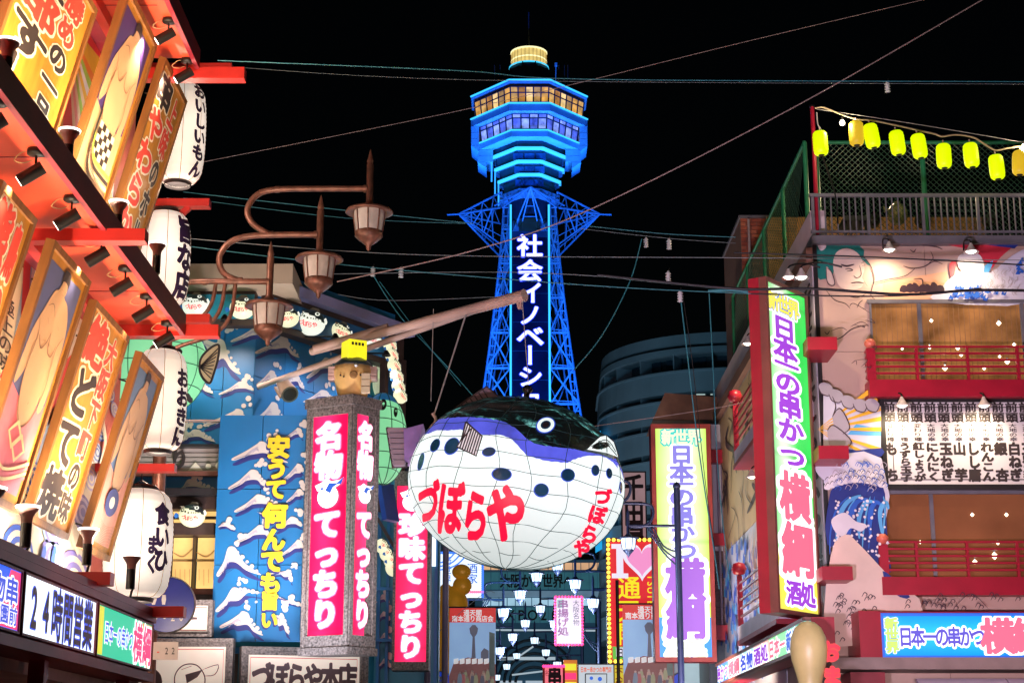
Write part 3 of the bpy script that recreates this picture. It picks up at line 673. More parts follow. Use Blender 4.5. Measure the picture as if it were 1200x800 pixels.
lb('a', yy[0] + .03, yy[1] - .03, ('lb_white', (.85, .93, 1)), 1.35, a1, 'white light box with blue-edged black lettering for 24 hour opening')
def a2(m, W, H):
    m.poly([(.03, .03), (.2 * W * .5, .03), (.2 * W * .5, H - .03), (.03, H - .03)], .008, lyel)
    for g, z, mm in ((.07, .008, lwhite), (.02, .012, lblue)): m.htext('日本一の串かつ', W * .12, W * .62, H * .5, H * .45, z, mm, g)
    m.poly([(W * .9, .03), (W - .03, .03), (W - .03, H - .03), (W * .8, H - .03)], .006, glow('lit_orange', (1, .3, .05), 1, False))
    for g, z, mm in ((.09, .01, lwhite), (.03, .014, lpink)): m.htext('横綱', W * .62, W * .98, H * .5, H * .85, z, mm, g)
lb('b', yy[1] + .03, yy[2] - .03, ('lb_green', (.02, .62, .35)), 1.0, a2, 'green light box with blue and pink lettering at the far end of the ledge')
def a3(m, W, H):
    m.poly([(W * .75, .03), (W - .03, .03), (W - .03, H - .03), (W * .87, H - .03)], .006, lpink)
    for g, z, mm in ((.1, .008, lwhite), (.03, .012, lblue)): m.htext('大阪名物串', W * .2, W * .97, H * .62, H * .45, z, mm, g); m.htext('新世界 動物園前', W * .2, W * .97, H * .25, H * .3, z, mm, g)
lb('c', yy[0] - 2.6, yy[0] - .05, ('lb_blue', (.02, .12, .85)), 1.1, a3, 'blue light box with white-edged lettering cut by the left edge of the photo')
for y in (13.5, 16.2, 19.8): rb(MB().box(-4.5, -4.35, y - .07, y + .07, 0, 2.62, maroon), 'post')
rb(MB().box(-5.49, -5.3, 13, 15.8, 0, 2.4, mat('red_shutter', (.45, .03, .05), .5, 0, .2, 3)), 'shop_front')
# ---------------------------------------------------------------- paper lanterns
paper = mat('lantern_paper', (.8, .74, .66), .6, 0, .06, 3, .1, .62, (1, .86, .74))
def _core():                             # painted bulb glow: emission is stronger round the middle, weaker at the ends
    t = paper.node_tree; b = t.nodes['Principled BSDF']; tc = t.nodes.new('ShaderNodeTexCoord'); ln = t.nodes.new('ShaderNodeVectorMath'); ln.operation = 'LENGTH'; r = t.nodes.new('ShaderNodeMapRange')
    r.inputs[1].default_value = .3; r.inputs[2].default_value = .8; r.inputs[3].default_value = 1.25; r.inputs[4].default_value = .72
    o = b.inputs['Emission Strength'].links[0].from_socket; m_ = t.nodes.new('ShaderNodeMath'); m_.operation = 'MULTIPLY'
    t.links.new(tc.outputs['Object'], ln.inputs[0]); t.links.new(ln.outputs['Value'], r.inputs[0]); t.links.new(o, m_.inputs[0]); t.links.new(r.outputs[0], m_.inputs[1]); t.links.new(m_.outputs[0], b.inputs['Emission Strength'])
_core()
def lantern(px, py, Y, W, H, txts, label, a_t, hang):
    c_ = P(px, py, Y); t = thing('paper_lantern', label, 'lantern', c_, 'big white paper lanterns hanging from the red beams')
    r = W / 2; h = H / 2
    pr0 = [(.5, -1), (.68, -.965), (.82, -.88), (.91, -.76), (.965, -.55), (.995, -.28), (1, 0), (.995, .28), (.965, .55), (.91, .76), (.82, .88), (.68, .965), (.5, 1)]; prof = [(a_ * r, b_ * h) for a_, b_ in pr0]; fine_ = []
    for (r0, z0), (r1, z1) in zip(prof, prof[1:]):      # the paper sags a little between the bamboo hoops
        n_ = max(1, round((z1 - z0) / (h * .045))); fine_ += [((r0 + (r1 - r0) * k / n_) * (1 if k % 2 == 0 else .985), z0 + (z1 - z0) * k / n_) for k in range(n_)]
    fine_.append(prof[-1])
    b = MB().lathe(fine_, paper, 40).build('paper_body', t)
    for i in range(8):
        a = 2 * PI * i / 8 + .3; MB().tube([(q * math.cos(a) * 1.004, q * math.sin(a) * 1.004, z) for q, z in prof], .004, skinb, 4, False).build('seam', b)
    MB().lathe([(r * .5, -h - .05), (r * .54, -h), (r * .5, -h + .01), (0, -h + .01)], black, 24).build('bottom_rim', t)
    MB().lathe([(0, h + .06), (r * .46, h + .06), (r * .54, h), (r * .5, h - .01)], black, 24).build('top_rim', t)
    for s_ in (-1, 1): MB().tube([(s_ * r * .3, 0, h + .05), (0, 0, h + hang * .6), (0, 0, h + hang)], .008, iron, 5).build('chain', t)
    def R_(z):
        for (r0, z0), (r1, z1) in zip(prof, prof[1:]):
            if z <= z1: return r0 + (r1 - r0) * (z - z0) / (z1 - z0)
        return prof[-1][0]
    m = MB(lambda x, y, z: ((R_(y) + z) * math.sin(x / r + .34), -(R_(y) + z) * math.cos(x / r + .34), y))
    for txt, at, y0, y1, w_ in txts: m.vtext(txt, at * r, y0 * h, y1 * h, w_ * 1.1, .006, mat('lantern_ink', (.03, .01, .06), .6), .055)
    m.build('lettering', t)
    lamp('POINT', (.0, 0, -h - .2), 60, (1, .8, .62), .15, parent=t, name='glow')
lantern(211, 157, 23.3, .74, 1.5, [('おいしいもん', .72, .95, -.95, .24)], 'topmost white paper lantern below the end of the upper red eave', 0, .2)
lantern(192, 304, 23.1, .74, 1.36, [('旨な店', .8, .85, -.9, .32)], 'second white paper lantern from the top, with large black letters', 0, .24)
lantern(188, 469, 23.0, .72, 1.4, [('おおきに', .85, .6, -.95, .26)], 'third white paper lantern from the top, in front of the lamp pole', 0, .2)
lantern(162, 637, 22.4, .9, 1.42, [('食いひ', .62, .72, -.55, .24), ('まく', .3, .1, -.6, .16)], 'lowest and biggest white paper lantern above the light boxes', 0, .22)
# ================================================================== three-armed street lamp
brown = mat('lamp_brown', (.2, .085, .06), .38, .35, .4, 7, .25)
frost = mat('frosted_pane', (.62, .55, .52), .35, 0, .12, 6)
YL = 24.2; base = P(184, 600, YL); base.z = 0
SL = thing('street_lamp', 'brown street lamp with three curling arms and unlit glass lanterns', 'street lamp', base)
def q(px, py): return P(px, py, YL) - base
s1 = 24.75 / 2000
MB().tube([(0, 0, 0), (0, 0, q(184, 372).z)], .095, brown, 18).build('pole', SL)
MB().lathe([(.16, 0), (.16, .5), (.11, .7), (.095, .8)], brown, 18).build('pole_base', SL)
for pts in ([(430, 221), (380, 221), (325, 222), (302, 228), (290, 245), (296, 262), (316, 275)], [(372, 275), (330, 275), (290, 277), (268, 285), (257, 302), (262, 320), (280, 329)], [(316, 330), (280, 330), (230, 330), (200, 335), (186, 352), (184, 372)]):
    MB().tube([q(*p) for p in pts], .047, brown, 12, k=5).build('arm', SL)
for pts in ([(253, 332), (248, 355), (235, 372), (205, 383), (186, 392)], [(264, 332), (258, 362), (242, 382), (210, 395), (186, 404)], [(276, 332), (270, 370), (250, 392), (215, 404), (186, 416)]):
    MB().tube([q(*p) for p in pts], .03, brown, 10, k=5).build('brace', SL)
for hx, hy in ((433, 238), (374.5, 293), (315.5, 348)):
    o = q(hx, hy); m = MB(); g = lambda r, h: (r * s1, h * s1)
    m.lathe([g(0, 70), g(1.2, 66), g(3.4, 56), g(4.2, 53), g(3.2, 51), g(4.2, 49), g(4.2, 2), g(6, -2), g(10, -5), g(27, -9), g(29, -12), g(27, -13), g(17, -11), g(15, -10), g(15, -12)], brown, 26, c=o)
    hd = m.build('lamp_head', SL)
    m = MB().lathe([g(16.5, -38), g(17, -42), g(13, -46), g(8, -50), g(3, -54), g(2.6, -58), g(0, -61)], brown, 24, c=o); m.lathe([g(0, -36), g(16, -36), g(16.5, -38)], brown, 24, c=o); m.build('bottom_cap', hd)
    for k in range(8):
        a0, a1_ = 2 * PI * (k + .06) / 8, 2 * PI * (k + .94) / 8
        MB().lathe([g(18.5, -11), g(18, -20), g(15.5, -38)], frost, 4, c=o, a0=a0, a1=a1_).build('glass_pane', hd)
        a = 2 * PI * k / 8; MB().tube([o + Vector((math.cos(a) * r * s1, math.sin(a) * r * s1, h * s1)) for r, h in ((19, -11), (18.6, -20), (16, -39))], .009, brown, 5).build('rib', hd)
    MB().lathe([g(0, -12), g(4, -14), g(5, -20), g(3, -27), g(0, -29)], mat('bulb_off', (.8, .78, .75), .3), 14, c=o).build('bulb', hd)
for (x, y) in ((430, 221), (372, 275), (316, 330)):
    c_ = q(x, y); MB().tube([c_ - Vector((.05, 0, 0)), c_ + Vector((.0, 0, 0))], .062, brown, 12).build('collar', SL)
for (x, y) in ((325, 222), (318, 275), (282, 329), (240, 330)): c_ = q(x, y); MB().tube([c_ - Vector((.03, 0, 0)), c_ + Vector((.03, 0, 0))], .054, brown, 12).build('joint_ring', SL)
# round road sign and house-number plate on the lamp pole
c_ = P(196, 708, 23.9); t = thing('road_sign', 'round blue road sign with white walking figures, half hidden by a lantern', 'road sign', c_)
bl = mat('sign_blue', (.004, .018, .3), .35, 0, .06, 5)
MB().lathe([(.0, 0), (.375, 0), (.39, .02), (.375, .03)], bl, 40, 'y', sm=False).build('plate', t)
MB().lathe([(.38, -.012), (.395, 0), (.395, .03)], mat('alu_edge', (.55, .52, .5), .35, .7), 40, 'y').build('rim', t)
m = MB(lambda x, y, z: (x, -z - .004, y))
for dx, s_ in ((-.19, 1.0), (-.05, .8)):
    m.disc(dx, .2 * s_ + .03, .028 * s_, .0, white, 14); m.poly([(dx - .03 * s_, .17 * s_), (dx + .03 * s_, .17 * s_), (dx + .04 * s_, .07), (dx + .02, .0), (dx - .02, .0), (dx - .04 * s_, .07)], .0, white)
m.htext('9-20', -.2, .26, -.16, .18, 0, white, .01); m.build('pictogram', t)
MB().box(-.02, .02, .03, .45, -.02, .02, iron).build('clamp', t)
c_ = P(194, 762, 23.7); t = thing('number_plate', 'small pale plate with the number 22 under the blue road sign', 'sign', c_)
MB().box(-.17, .17, 0, .012, -.12, .12, mat('plate_grey', (.5, .42, .38), .5, 0, .1, 5)).build('plate', t)
m = MB(lambda x, y, z: (x, -z, y)); m.htext('22', -.03, .15, 0, .13, .004, ink, .01); m.htext('-', -.16, -.04, 0, .13, .004, redink, .02); m.build('lettering', t)
# ================================================================== seafood restaurant with the wave facade
blue = mat('facade_blue', (.008, .145, .36), .4, 0, .12, 1.2, .03)
teal = mat('facade_teal', (.01, .2, .28), .45, 0, .15, 1)
dkbrown = mat('dark_wood', (.045, .022, .018), .55, 0, .3, 5, .2)
wavec = mat('wave_cream', (.62, .53, .48), .5, 0, .05, 3)
navy = mat('wave_navy', (.02, .025, .16), .5, 0, .1, 3)
granite = mat('granite', (.17, .14, .13), .5, 0, .75, 28, .35)
yel = mat('letter_yellow', (.85, .55, .02), .45, 0, .06, 4)
YA = 30.0
c0 = P(297, 460, YA); ZA = Fr((c0.x, YA, 0), (1, 0, 0)); ZB = Fr((c0.x, YA, 0), (.545, .838, 0)); ZC = Fr((P(253, 600, 28.7).x, 28.7, 0), (1, 0, 0))
Z = thing('seafood_restaurant', 'blue restaurant facade painted with cream waves and yellow lettering, left of the street', 'building', (c0.x, YA, 0))
ZI = Matrix.Translation(Vector((-c0.x, -YA, 0)))
def zb(mb, name, F_=None, **k): return mb.build(name, Z, ZI @ (F_.M if F_ else Matrix.Identity(4)), **k)
zt = ZA.hit(297, 335)[1]
xe = ZB.hit(462, 440)[0]
def panels(F_, a0, a1, b0, b1, nx, nz, m, th=.06):
    for i in range(nx):
        for j in range(nz):
            x0, x1 = a0 + (a1 - a0) * i / nx, a0 + (a1 - a0) * (i + 1) / nx; y0, y1 = b0 + (b1 - b0) * j / nz, b0 + (b1 - b0) * (j + 1) / nz
            zb(MB().box(x0 + .006, x1 - .006, y0 + .006, y1 - .006, -th, 0, m), 'wall_panel', F_)
aL = ZA.hit(150, 500)[0]
panels(ZA, aL, 0, 3.6, zt + .4, 4, 3, blue); panels(ZB, 0, xe, ZB.hit(361, 476)[1] - 1.8, zt + .4, 5, 2, blue)
bz0, bz1 = ZC.hit(300, 752)[1], ZC.hit(300, 486)[1]; cx1 = ZC.hit(356, 600)[0]
panels(ZC, 0, cx1, bz0, bz1, 2, 3, blue, .1)
zb(MB().box(0, cx1, bz0 + .01, bz1 - .01, -1.3, -.102, teal), 'sign_box', ZC)
zb(MB().slab([(aL, 0), (aL, zt + .4), (-.02, zt + .4), (-.02, 0)], -6, -.062, dkbrown), 'wall', ZA)
zb(MB().slab([(0, 0), (0, zt + .4), (xe, zt + .4), (xe, 0)], -2.2, -.062, teal), 'wall', ZB)
# wave artwork
def wave(m, F_, L, Pk, Rt, z, d=0):
    def S(pts, dx, dy, zz, mm): m.poly(F_.hits([(x + dx, y + dy) for x, y in pts]), zz, mm, 4)
    (lx, ly), (qx, qy), (rx, ry) = L, Pk, Rt; w_ = rx - lx; h_ = max(ly, ry) - qy; e = min(4, w_ * .09)
    top = [(lx, ly), (lx + (qx - lx) * .45, ly + (qy - ly) * .42), (qx - e * 1.4, qy + h_ * .12), (qx - e * .6, qy), (qx + e * .6, qy + h_ * .02), (qx + e * 1.5, qy + h_ * .14), (qx + (rx - qx) * .45, qy + (ry - qy) * .6), (rx, ry)]
    bot = [(rx - w_ * .05, ry + h_ * .02), (qx + (rx - qx) * .5, qy + (ry - qy) * .82 + h_ * .05), (qx + e, qy + h_ * .58), (qx - e * 2, qy + h_ * .62), (lx + (qx - lx) * .5, ly + (qy - ly) * .18 + h_ * .02), (lx + w_ * .05, ly + h_ * .1)]
    S(top + bot, 1.2, h_ * .2 + 1.2, z, navy); S(top + bot, 0, 0, z + .006, wavec)
    rnd = random.Random(int(qx * 7 + qy))
    for k in range(5):
        x = qx + 3 + rnd.uniform(0, w_ * .25); y = qy - 1 - rnd.uniform(0, h_ * .5); a, b = F_.hit(x, y); m.disc(a, b, .02 + .035 * rnd.random(), z + .009 + k * .0004 + .0002, wavec, 10)
    for k in range(4):   # darker folds inside the crest
        f_ = .25 + .16 * k; a_, b_ = F_.hit(lx + (qx - lx) * f_ + w_ * .06, ly + (qy - ly) * f_ + h_ * .22), F_.hit(qx - e, qy + h_ * (.28 + .08 * k)); m.stroke([a_, ((a_[0] + b_[0]) / 2, (a_[1] + b_[1]) / 2 + .03), b_], .02, z + .0105 + k * .0003, mat('wave_fold', (.42, .36, .42), .5), 3)
    for k in range(5):   # foam fingers along the right slope
        f_ = .2 + .17 * k; a_ = F_.hit(qx + (rx - qx) * f_, qy + (ry - qy) * f_ + h_ * .02); m.disc(a_[0], a_[1], .028 + .012 * (k % 2), z + .0112 + k * .0003, wavec, 8)
    for k in range(3):   # brush streaks at the tips
        a = F_.hit(lx + w_ * (.04 + .05 * k), ly + 1.2 + k * .8); b = F_.hit(lx + w_ * (.3 + .05 * k), ly + (qy - ly) * .3 + 1.5 + k); m.stroke([a, b], .025, z + .012, navy, 2)
wv = {'A': [((208, 391), (258, 397), (282, 437)), ((271, 399), (303, 382), (318, 400)), ((257, 461), (283, 447), (297.5, 457)), ((239, 497), (279, 479), (296, 503)), ((207, 518), (230, 503), (252, 517)), ((190, 521), (214, 505), (225, 510)), ((268, 570), (293, 550), (297, 566)), ((206, 576), (224, 561), (252, 573)), ((222, 448), (232, 444), (250, 461))],
      'B': [((299, 412), (331, 394), (350, 418)), ((300, 450), (318, 434), (328, 452)), ((324, 452), (345, 436), (356, 455)), ((300, 490), (320, 471), (337, 499)), ((359, 441), (382, 419), (394, 436)), ((390, 420), (409, 407), (418, 416)), ((355, 470), (378, 457), (392, 469)), ((362, 404), (376, 394), (384, 402))],
      'C': [((272, 537), (307, 517), (337, 541)), ((331, 514), (350, 501), (354, 512)), ((268, 571), (297, 550), (315, 570)), ((331, 562), (350, 543), (355, 552)), ((275, 598), (304, 579), (331, 593)), ((336, 587), (350, 573), (355, 579)), ((323, 620), (343, 605), (354, 616)), ((276, 634), (306, 615), (321, 631)), ((330, 649), (350, 632), (355, 641)), ((254, 672), (272, 640), (305, 672)), ((316, 672), (338, 667), (342, 681)), ((253, 714), (276, 688), (305, 694)), ((258, 733), (286, 716), (308, 743)), ((323, 699), (336, 703), (355, 709)), ((318, 722), (330, 718), (339, 742)), ((302, 600), (311, 606), (318, 612)), ((256, 617), (263, 612), (276, 620))]}
for k, F_ in (('A', ZA), ('B', ZB), ('C', ZC)):
    m = MB()
    for i, (a, b, c_) in enumerate(wv[k]): wave(m, F_, a, b, c_, .004 + i * .0008)
    zb(m, 'wave_mural', F_)
m = MB(); ms = MB()
for ch, x, y, s_ in (('安', 327, 524, 27), ('う', 325, 549, 26), ('て', 324, 573, 25), ('何', 322.5, 604, 29), ('ん', 321, 632, 27), ('で', 319.5, 657, 27), ('も', 317.5, 683, 25), ('旨', 316.5, 704, 21), ('い', 316, 726, 20)):
    a, b = ZC.hit(x, y); s2 = s_ * 1.02 * 29 / 2000
    m.glyph(ch, a, b, s2, s2, .05, yel, .06); ms.glyph(ch, a - .015, b - .025, s2, s2, .03, navy, .078)
zb(ms, 'lettering_shadow', ZC); zb(m, 'lettering', ZC)
# header with niches, roof slab
hb = mat('roof_beige', (.5, .36, .25), .5, 0, .1, 2)
pA = ZA.hits([(190, 338), (297, 338), (297, 381), (190, 381)], .3)
zb(MB().box(pA[0][0], .02, pA[2][1], pA[0][1] + .3, .06, .3, dkbrown), 'header_beam', ZA)
zb(MB().box(pA[0][0], 0, pA[2][1] + .12, pA[0][1] - .12, .302, .34, teal), 'niche_back', ZA)
xr = ZB.hit(473, 430, .3)[0]; y0h, y1h = ZB.hit(380, 401, .3)[1] - .02, ZB.hit(380, 360, .3)[1] + .02
zb(MB().box(.05, xr, pA[2][1], pA[0][1], .06, .3, dkbrown), 'header_beam', ZB)
zb(MB().box(.1, xr - .3, pA[2][1] + .12, pA[0][1] - .12, .302, .34, mat('niche_blue', (.01, .12, .3), .5, 0, .2, 2)), 'niche_back', ZB)
zb(MB().box(-.2, xr + .1, pA[0][1] + .002, pA[0][1] + .2, -.5, .5, mat('eave_lilac', (.3, .28, .5), .4, 0, .35, .7)), 'eave', ZB)
zb(MB().box(pA[0][0], ZA.hit(343, 320, .8)[0], ZA.hit(300, 332, .8)[1], ZA.hit(300, 309, .8)[1], -.8, .8, hb), 'roof_slab', ZA)
for px in (450.5, 471.5):
    a = ZB.hit(px, 440, .3)[0]; zb(MB().box(a - .05, a + .05, ZB.hit(px, 600, .3)[1], pA[2][1] + .2, .22, .36, dkbrown), 'post', ZB)
for (x0, y0, x1, y1) in ((431, 417, 450, 440), (431, 443, 450, 462)):
    q0, q1 = ZB.hit(x0, y1), ZB.hit(x1, y0); zb(MB().box(q0[0], q1[0], q0[1], q1[1], .01, .03, mat('teal_panel', (.0, .25, .3), .4, 0, .1, 2)), 'side_panel', ZB)
    q = ZB.hit(x1 - 3, (y0 + y1) / 2); zb(MB().slab([(q[0] + .33 * math.cos(t / 12 * PI + PI / 2), q[1] + .33 * math.sin(t / 12 * PI + PI / 2)) for t in range(13)], .03, .06, mat('pale_lit', (.75, .85, .6), .5, 0, .05, 2, 0, .35, (.75, .9, .6))), 'half_moon', ZB)
# window block on the left
W0 = Fr((ZA.w(ZA.hit(180, 600)[0], 0, 0).x + .3, 29.3, 0), (1, 0, 0)); H = lambda x, y: W0.hit(x, y)
def wbox(x0, y0, x1, y1, d0, d1, mm, name):
    a, b = H(x0, y1), H(x1, y0); zb(MB().box(a[0], b[0], a[1], b[1], d0, d1, mm), name, W0)
for i in range(5): wbox(160, 524 + i * 5.7, 267 - i * .8, 529.2 + i * 5.7, -.6, -.1 + i * .02, mat('shingle_grey', (.36, .3, .27), .6, 0, .15, 5, .2, stretch=(.3, 3, 1)), 'shingle')
wbox(160, 520.5, 270, 523.6, -.6, .05, black, 'ridge_board'); wbox(160, 552.6, 265, 558, -.6, .06, mat('beam_brown', (.3, .1, .07), .5, 0, .15, 3), 'beam')
wbox(160, 558.2, 262, 575, -.6, -.02, blue, 'blue_strip'); m = MB(); wave(m, W0, (206, 576), (224, 561), (252, 573), -.016); zb(m, 'wave_mural', W0)
wbox(160, 575.2, 277, 583, -.6, .35, black, 'roof_edge'); wbox(160, 583.2, 270, 597, -.6, .1, dkbrown, 'lintel'); wbox(160, 613, 252.5, 627, -.6, .1, dkbrown, 'rail')
wbox(252.8, 597.2, 258, 690, -.6, .12, dkbrown, 'post'); wbox(258.2, 597.4, 262, 636, -.6, .12, dkbrown, 'bracket_post'); wbox(160, 690.3, 258, 697, -.6, .16, mat('beam_brown', 0), 'sill'); wbox(160, 697.3, 262, 704, -.6, .2, dkbrown, 'sill')
am2 = glow('window_amber', (1, .62, .2), 1.0, True, .25, 1.2)
wbox(160, 597.5, 252.5, 612.6, -.2, -.15, am2, 'transom_pane'); wbox(160, 604, 252.5, 607, -.14, -.05, dkbrown, 'transom_bar')
wbox(160, 628, 198, 690, -.25, -.2, am2, 'window_pane'); wbox(198.2, 628, 225, 690, -.25, -.2, am2, 'window_pane'); wbox(227, 628, 252.5, 690, -.25, -.2, am2, 'window_pane')
wbox(225.2, 627.3, 227, 690, -.26, .05, dkbrown, 'mullion'); wbox(197, 627.3, 198.5, 690, -.26, .02, dkbrown, 'mullion')
m = MB()
for k in range(9): x = 203 + k * 5.6; a = H(x, 665); b = H(x, 684 - (k % 3) * 3); m.stroke([a, b], .02, -.19, dkbrown, 2)
for x0, x1 in ((200, 224), (228, 252)): m.stroke(W0.hits([(x0, 645), ((x0 + x1) / 2, 650), (x1, 640)]), .03, -.19, mat('curtain_tan', (.7, .4, .12), .6), 6); m.poly(W0.hits([(x0, 653), (x1, 653), (x1, 656), (x0, 656)]), -.188, mat('curtain_tan', 0))
zb(m, 'curtain_print', W0)
m = MB(); a, b = H(210, 538); m.glyph('り', a, b, .32, .38, .0, ink, .05); m.poly(W0.hits([(220, 551), (229, 541), (238, 551)]), -.01, cream); m.disc(*H(244, 546), .05, -.01, cream, 14); m.disc(*H(257, 545), .07, -.01, cream, 14); zb(m, 'lettering', W0)
# pole rail, hook and the can floodlight on the facade
m = MB(); m.tube([ZB.w(*ZB.hit(337, 496), .35), P(212, 493, 29.2)], .025, mat('rail_brown', (.28, .14, .1), .5), 8); zb(m, 'rail')
c_ = P(336, 456, 29.9); t = thing('can_floodlight', 'tan can floodlight fixed on the wave facade below the wooden poles', 'floodlight', c_)
tanm = mat('tan_metal', (.45, .28, .19), .45, .1, .12, 6)
d = Vector((.35, -.6, -.55)).normalized(); b = MB().tube([-d * .22, d * .2], [.12, .16], tanm, 20).build('can', t); MB().tube([d * .201, d * .205], .125, mat('lens_brown', (.12, .06, .04), .3), 18).build('lens', b); MB().bar((-.25, .3, .1), (-.1, 0, -.15), .04, tanm).build('bracket', t)
# lower framed signs with the brush lettering
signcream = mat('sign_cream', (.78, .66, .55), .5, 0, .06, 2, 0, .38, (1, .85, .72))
def framed(F_, x0, y0, x1, y1, label, art, fwpx=9, y2=None):
    a0, b1 = F_.hit(x0, y0); a1 = F_.hit(x1, y1)[0]; b0 = F_.hit(x0, y2 or y1)[1]; G = F_.at(a0, b0); W_, H_ = a1 - a0, b1 - b0; fw = fwpx * 28 / 2000
    t = thing('framed_sign', label, 'sign', G, 'stone-framed signs of the seafood restaurant')
    for k, (o_, i_, dz) in enumerate(((0, fw * .55, .12), (fw * .57, fw, .07))):
        for a, b, c_, d_ in ((o_, i_, o_, H_ - o_), (W_ - i_, W_ - o_, o_, H_ - o_), (i_ + .002, W_ - i_ - .002, o_, i_), (i_ + .002, W_ - i_ - .002, H_ - i_, H_ - o_)): MB().box(a, b, c_, d_, -.1, dz, granite).build('frame_rail', t)
    MB().box(fw + .003, W_ - fw - .003, fw + .003, H_ - fw - .003, -.1, .01, signcream).build('panel', t)
    m = MB(); r_ = fw * 1.35
    m.stroke([(r_, r_), (W_ - r_, r_), (W_ - r_, H_ - r_), (r_, H_ - r_)], .012, .014, redink, 1, False, True); art(m, W_, H_); m.build('artwork', t); return t
brush = mat('brush_brown', (.12, .07, .08), .5, 0, .1, 4)
FB = Fr((P(180, 760, 28.4).x, 28.4, 0), (1, 0, 0))
framed(FB, 120, 703, 249, 746, 'small stone-framed cream sign behind the blue road sign', lambda m, W, H_: m.htext('一', W * .72, W * .86, H_ * .5, .3, .018, brush, .03), 6, 746)
def fsk(m, W, H_):
    m.glyph('や', W * .42, H_ * .45, .75, .9, .018, brush, .06)
    cx_, cy_ = W * .73, H_ * .5
    m.stroke([(cx_ - .25, cy_ + .1), (cx_ - .12, cy_ + .27), (cx_ + .1, cy_ + .27), (cx_ + .24, cy_ + .08), (cx_ + .2, cy_ - .15), (cx_, cy_ - .25), (cx_ - .2, cy_ - .15)], .02, .018, brush, 6, False, True)
    m.poly([(cx_ - .08, cy_ + .12), (cx_ + .2, cy_ + .2), (cx_ + .12, cy_ + .08), (cx_ - .05, cy_ - .02)], .02, brush); m.stroke([(cx_ + .2, cy_ + .2), (cx_ + .45, cy_ + .28), (cx_ + .4, cy_ + .12), (cx_ + .22, cy_ + .1)], .015, .02, brush, 3); m.stroke([(cx_ - .15, cy_ + .2), (cx_ + .02, cy_ + .26)], .03, .02, brush, 3)
framed(FB, 90, 748, 275, 748, 'stone-framed cream sign with a brush-drawn puffer fish, beside the plate numbered 22', fsk, 9, 850)
FB2 = Fr(FB.w(FB.hit(281, 770)[0], 0, 0), (.95, .31, 0))
framed(FB2, 282, 757, 430, 775, 'long stone-framed sign with dark brush lettering under the blue wave panel', lambda m, W, H_: [m.glyph(ch, W * (.17 + .135 * i), H_ * .62, .34, .5, .018, brush, .05) for i, ch in enumerate('づぼらや本店')], 9, 850)
# tall lit sign column
lred = tubeface('lit_red', (.8, .003, .07), (1, .03, .17), .36, .34, 1.25, 0, 2, .08, 1.9); lwht = glow('lit_letter', (1, .93, .97), 2.2, False)
lhalo = glow('lit_halo', (1, .2, .42), 1.3, False)
def fuguicon(m, cx_, cy_, s_, z):
    q = lambda pts: [(cx_ + a * s_, cy_ + b * s_) for a, b in pts]
    bm2 = glow('lit_fishblue', (.03, .12, .6), .9, False)
    m.disc(cx_, cy_ - .08 * s_, .4 * s_, z, lwht, 22, .36 * s_); m.poly(q([(-.5, .3), (-.25, .38), (-.1, .5), (.15, .4), (.45, .42), (.6, .5), (.5, .3), (.1, .1), (-.4, .12)]), z + .004, lwht)
    m.poly(q([(-.1, .12), (.05, .35), (.42, .32), (.2, .2), (.1, .02)]), z + .008, bm2); m.poly(q([(.3, .3), (.6, .5), (.52, .28)]), z + .008, bm2); m.disc(cx_ - .22 * s_, cy_ + .18 * s_, .05 * s_, z + .008, bm2, 10)
def litcol(m, W, y1, y0, txt, w_, x=None):
    n = len(txt); st = (y1 - y0) / n; x = W / 2 if x is None else x
    for i, ch in enumerate(txt):
        y = y1 - st * (i + .5)
        if ch == '魚': fuguicon(m, x, y, w_ * .95, .012); continue
        for g, z, mm in ((.1, .008, lhalo), (.055, .014, lwht)): m.glyph(ch, x, y, w_, st * .98, z, mm, g)
K = P(411, 600, 27.0); F1 = Fr((K.x, 27.0, 0), (.87, -.49, 0)); F2 = Fr((K.x, 27.0, 0), (.63, .78, 0))
t = thing('sign_column', 'granite sign column with two lit red faces of white lettering, a pot-shaped fish on top', 'sign', (K.x, 27, 0))
TI = Matrix.Translation(Vector((-K.x, -27, 0)))
a1l = F1.hit(357, 620)[0]; a2r = F2.hit(441, 620)[0]; zt1, zb1 = F1.hit(408, 470)[1], F1.hit(408, 757)[1]; rt, rb_ = F1.hit(408, 484)[1], F1.hit(408, 743)[1]
for F_, A, B, nm in ((F1, a1l, 0, 'l'), (F2, 0, a2r, 'r')):
    G = F_.at(A, 0); W_ = B - A; fw = .075
    MB().box(fw, W_ - fw, rb_, rt, -.1, -.01, lred).build('lit_face', t, TI @ G.M)
    for a, b, c_, d_ in ((0 if nm == 'l' else .0, fw, zb1, zt1), (W_ - fw, W_, zb1, zt1), (fw, W_ - fw, zb1, rb_), (fw, W_ - fw, rt, zt1)): MB().box(a + (.001 if nm == 'r' else 0), b - .001, c_, d_, -.12, .03, granite).build('stone_rail', t, TI @ G.M)
    m = MB(); litcol(m, W_, rt - .1, rb_ + .1, '名物魚てっちり', W_ * .6); m.build('lettering', t, TI @ G.M)
m = MB(); p1, p2, p3 = F1.w(a1l + .05, 0), F1.w(0, 0, -.14), F2.w(a2r - .05, 0); p4 = p1 + (p3 - p2)
m.slab([(p.x, p.y) for p in (p1, p2, p3, p4)], zb1 + .01, zt1 - .01, granite); m.build('core', t, TI)
m = MB(); e1 = [(p.x, p.y) for p in (F1.w(a1l - .03, 0, .05), Vector((K.x, 26.92, 0)), F2.w(a2r + .03, 0, .05), p4)]
m.slab(e1, zt1 - .06, zt1 + .1, granite); m.build('cap_stone', t, TI); m = MB(); m.slab(e1, zb1 - .12, zb1 - .002, granite); m.build('base_stone', t, TI)
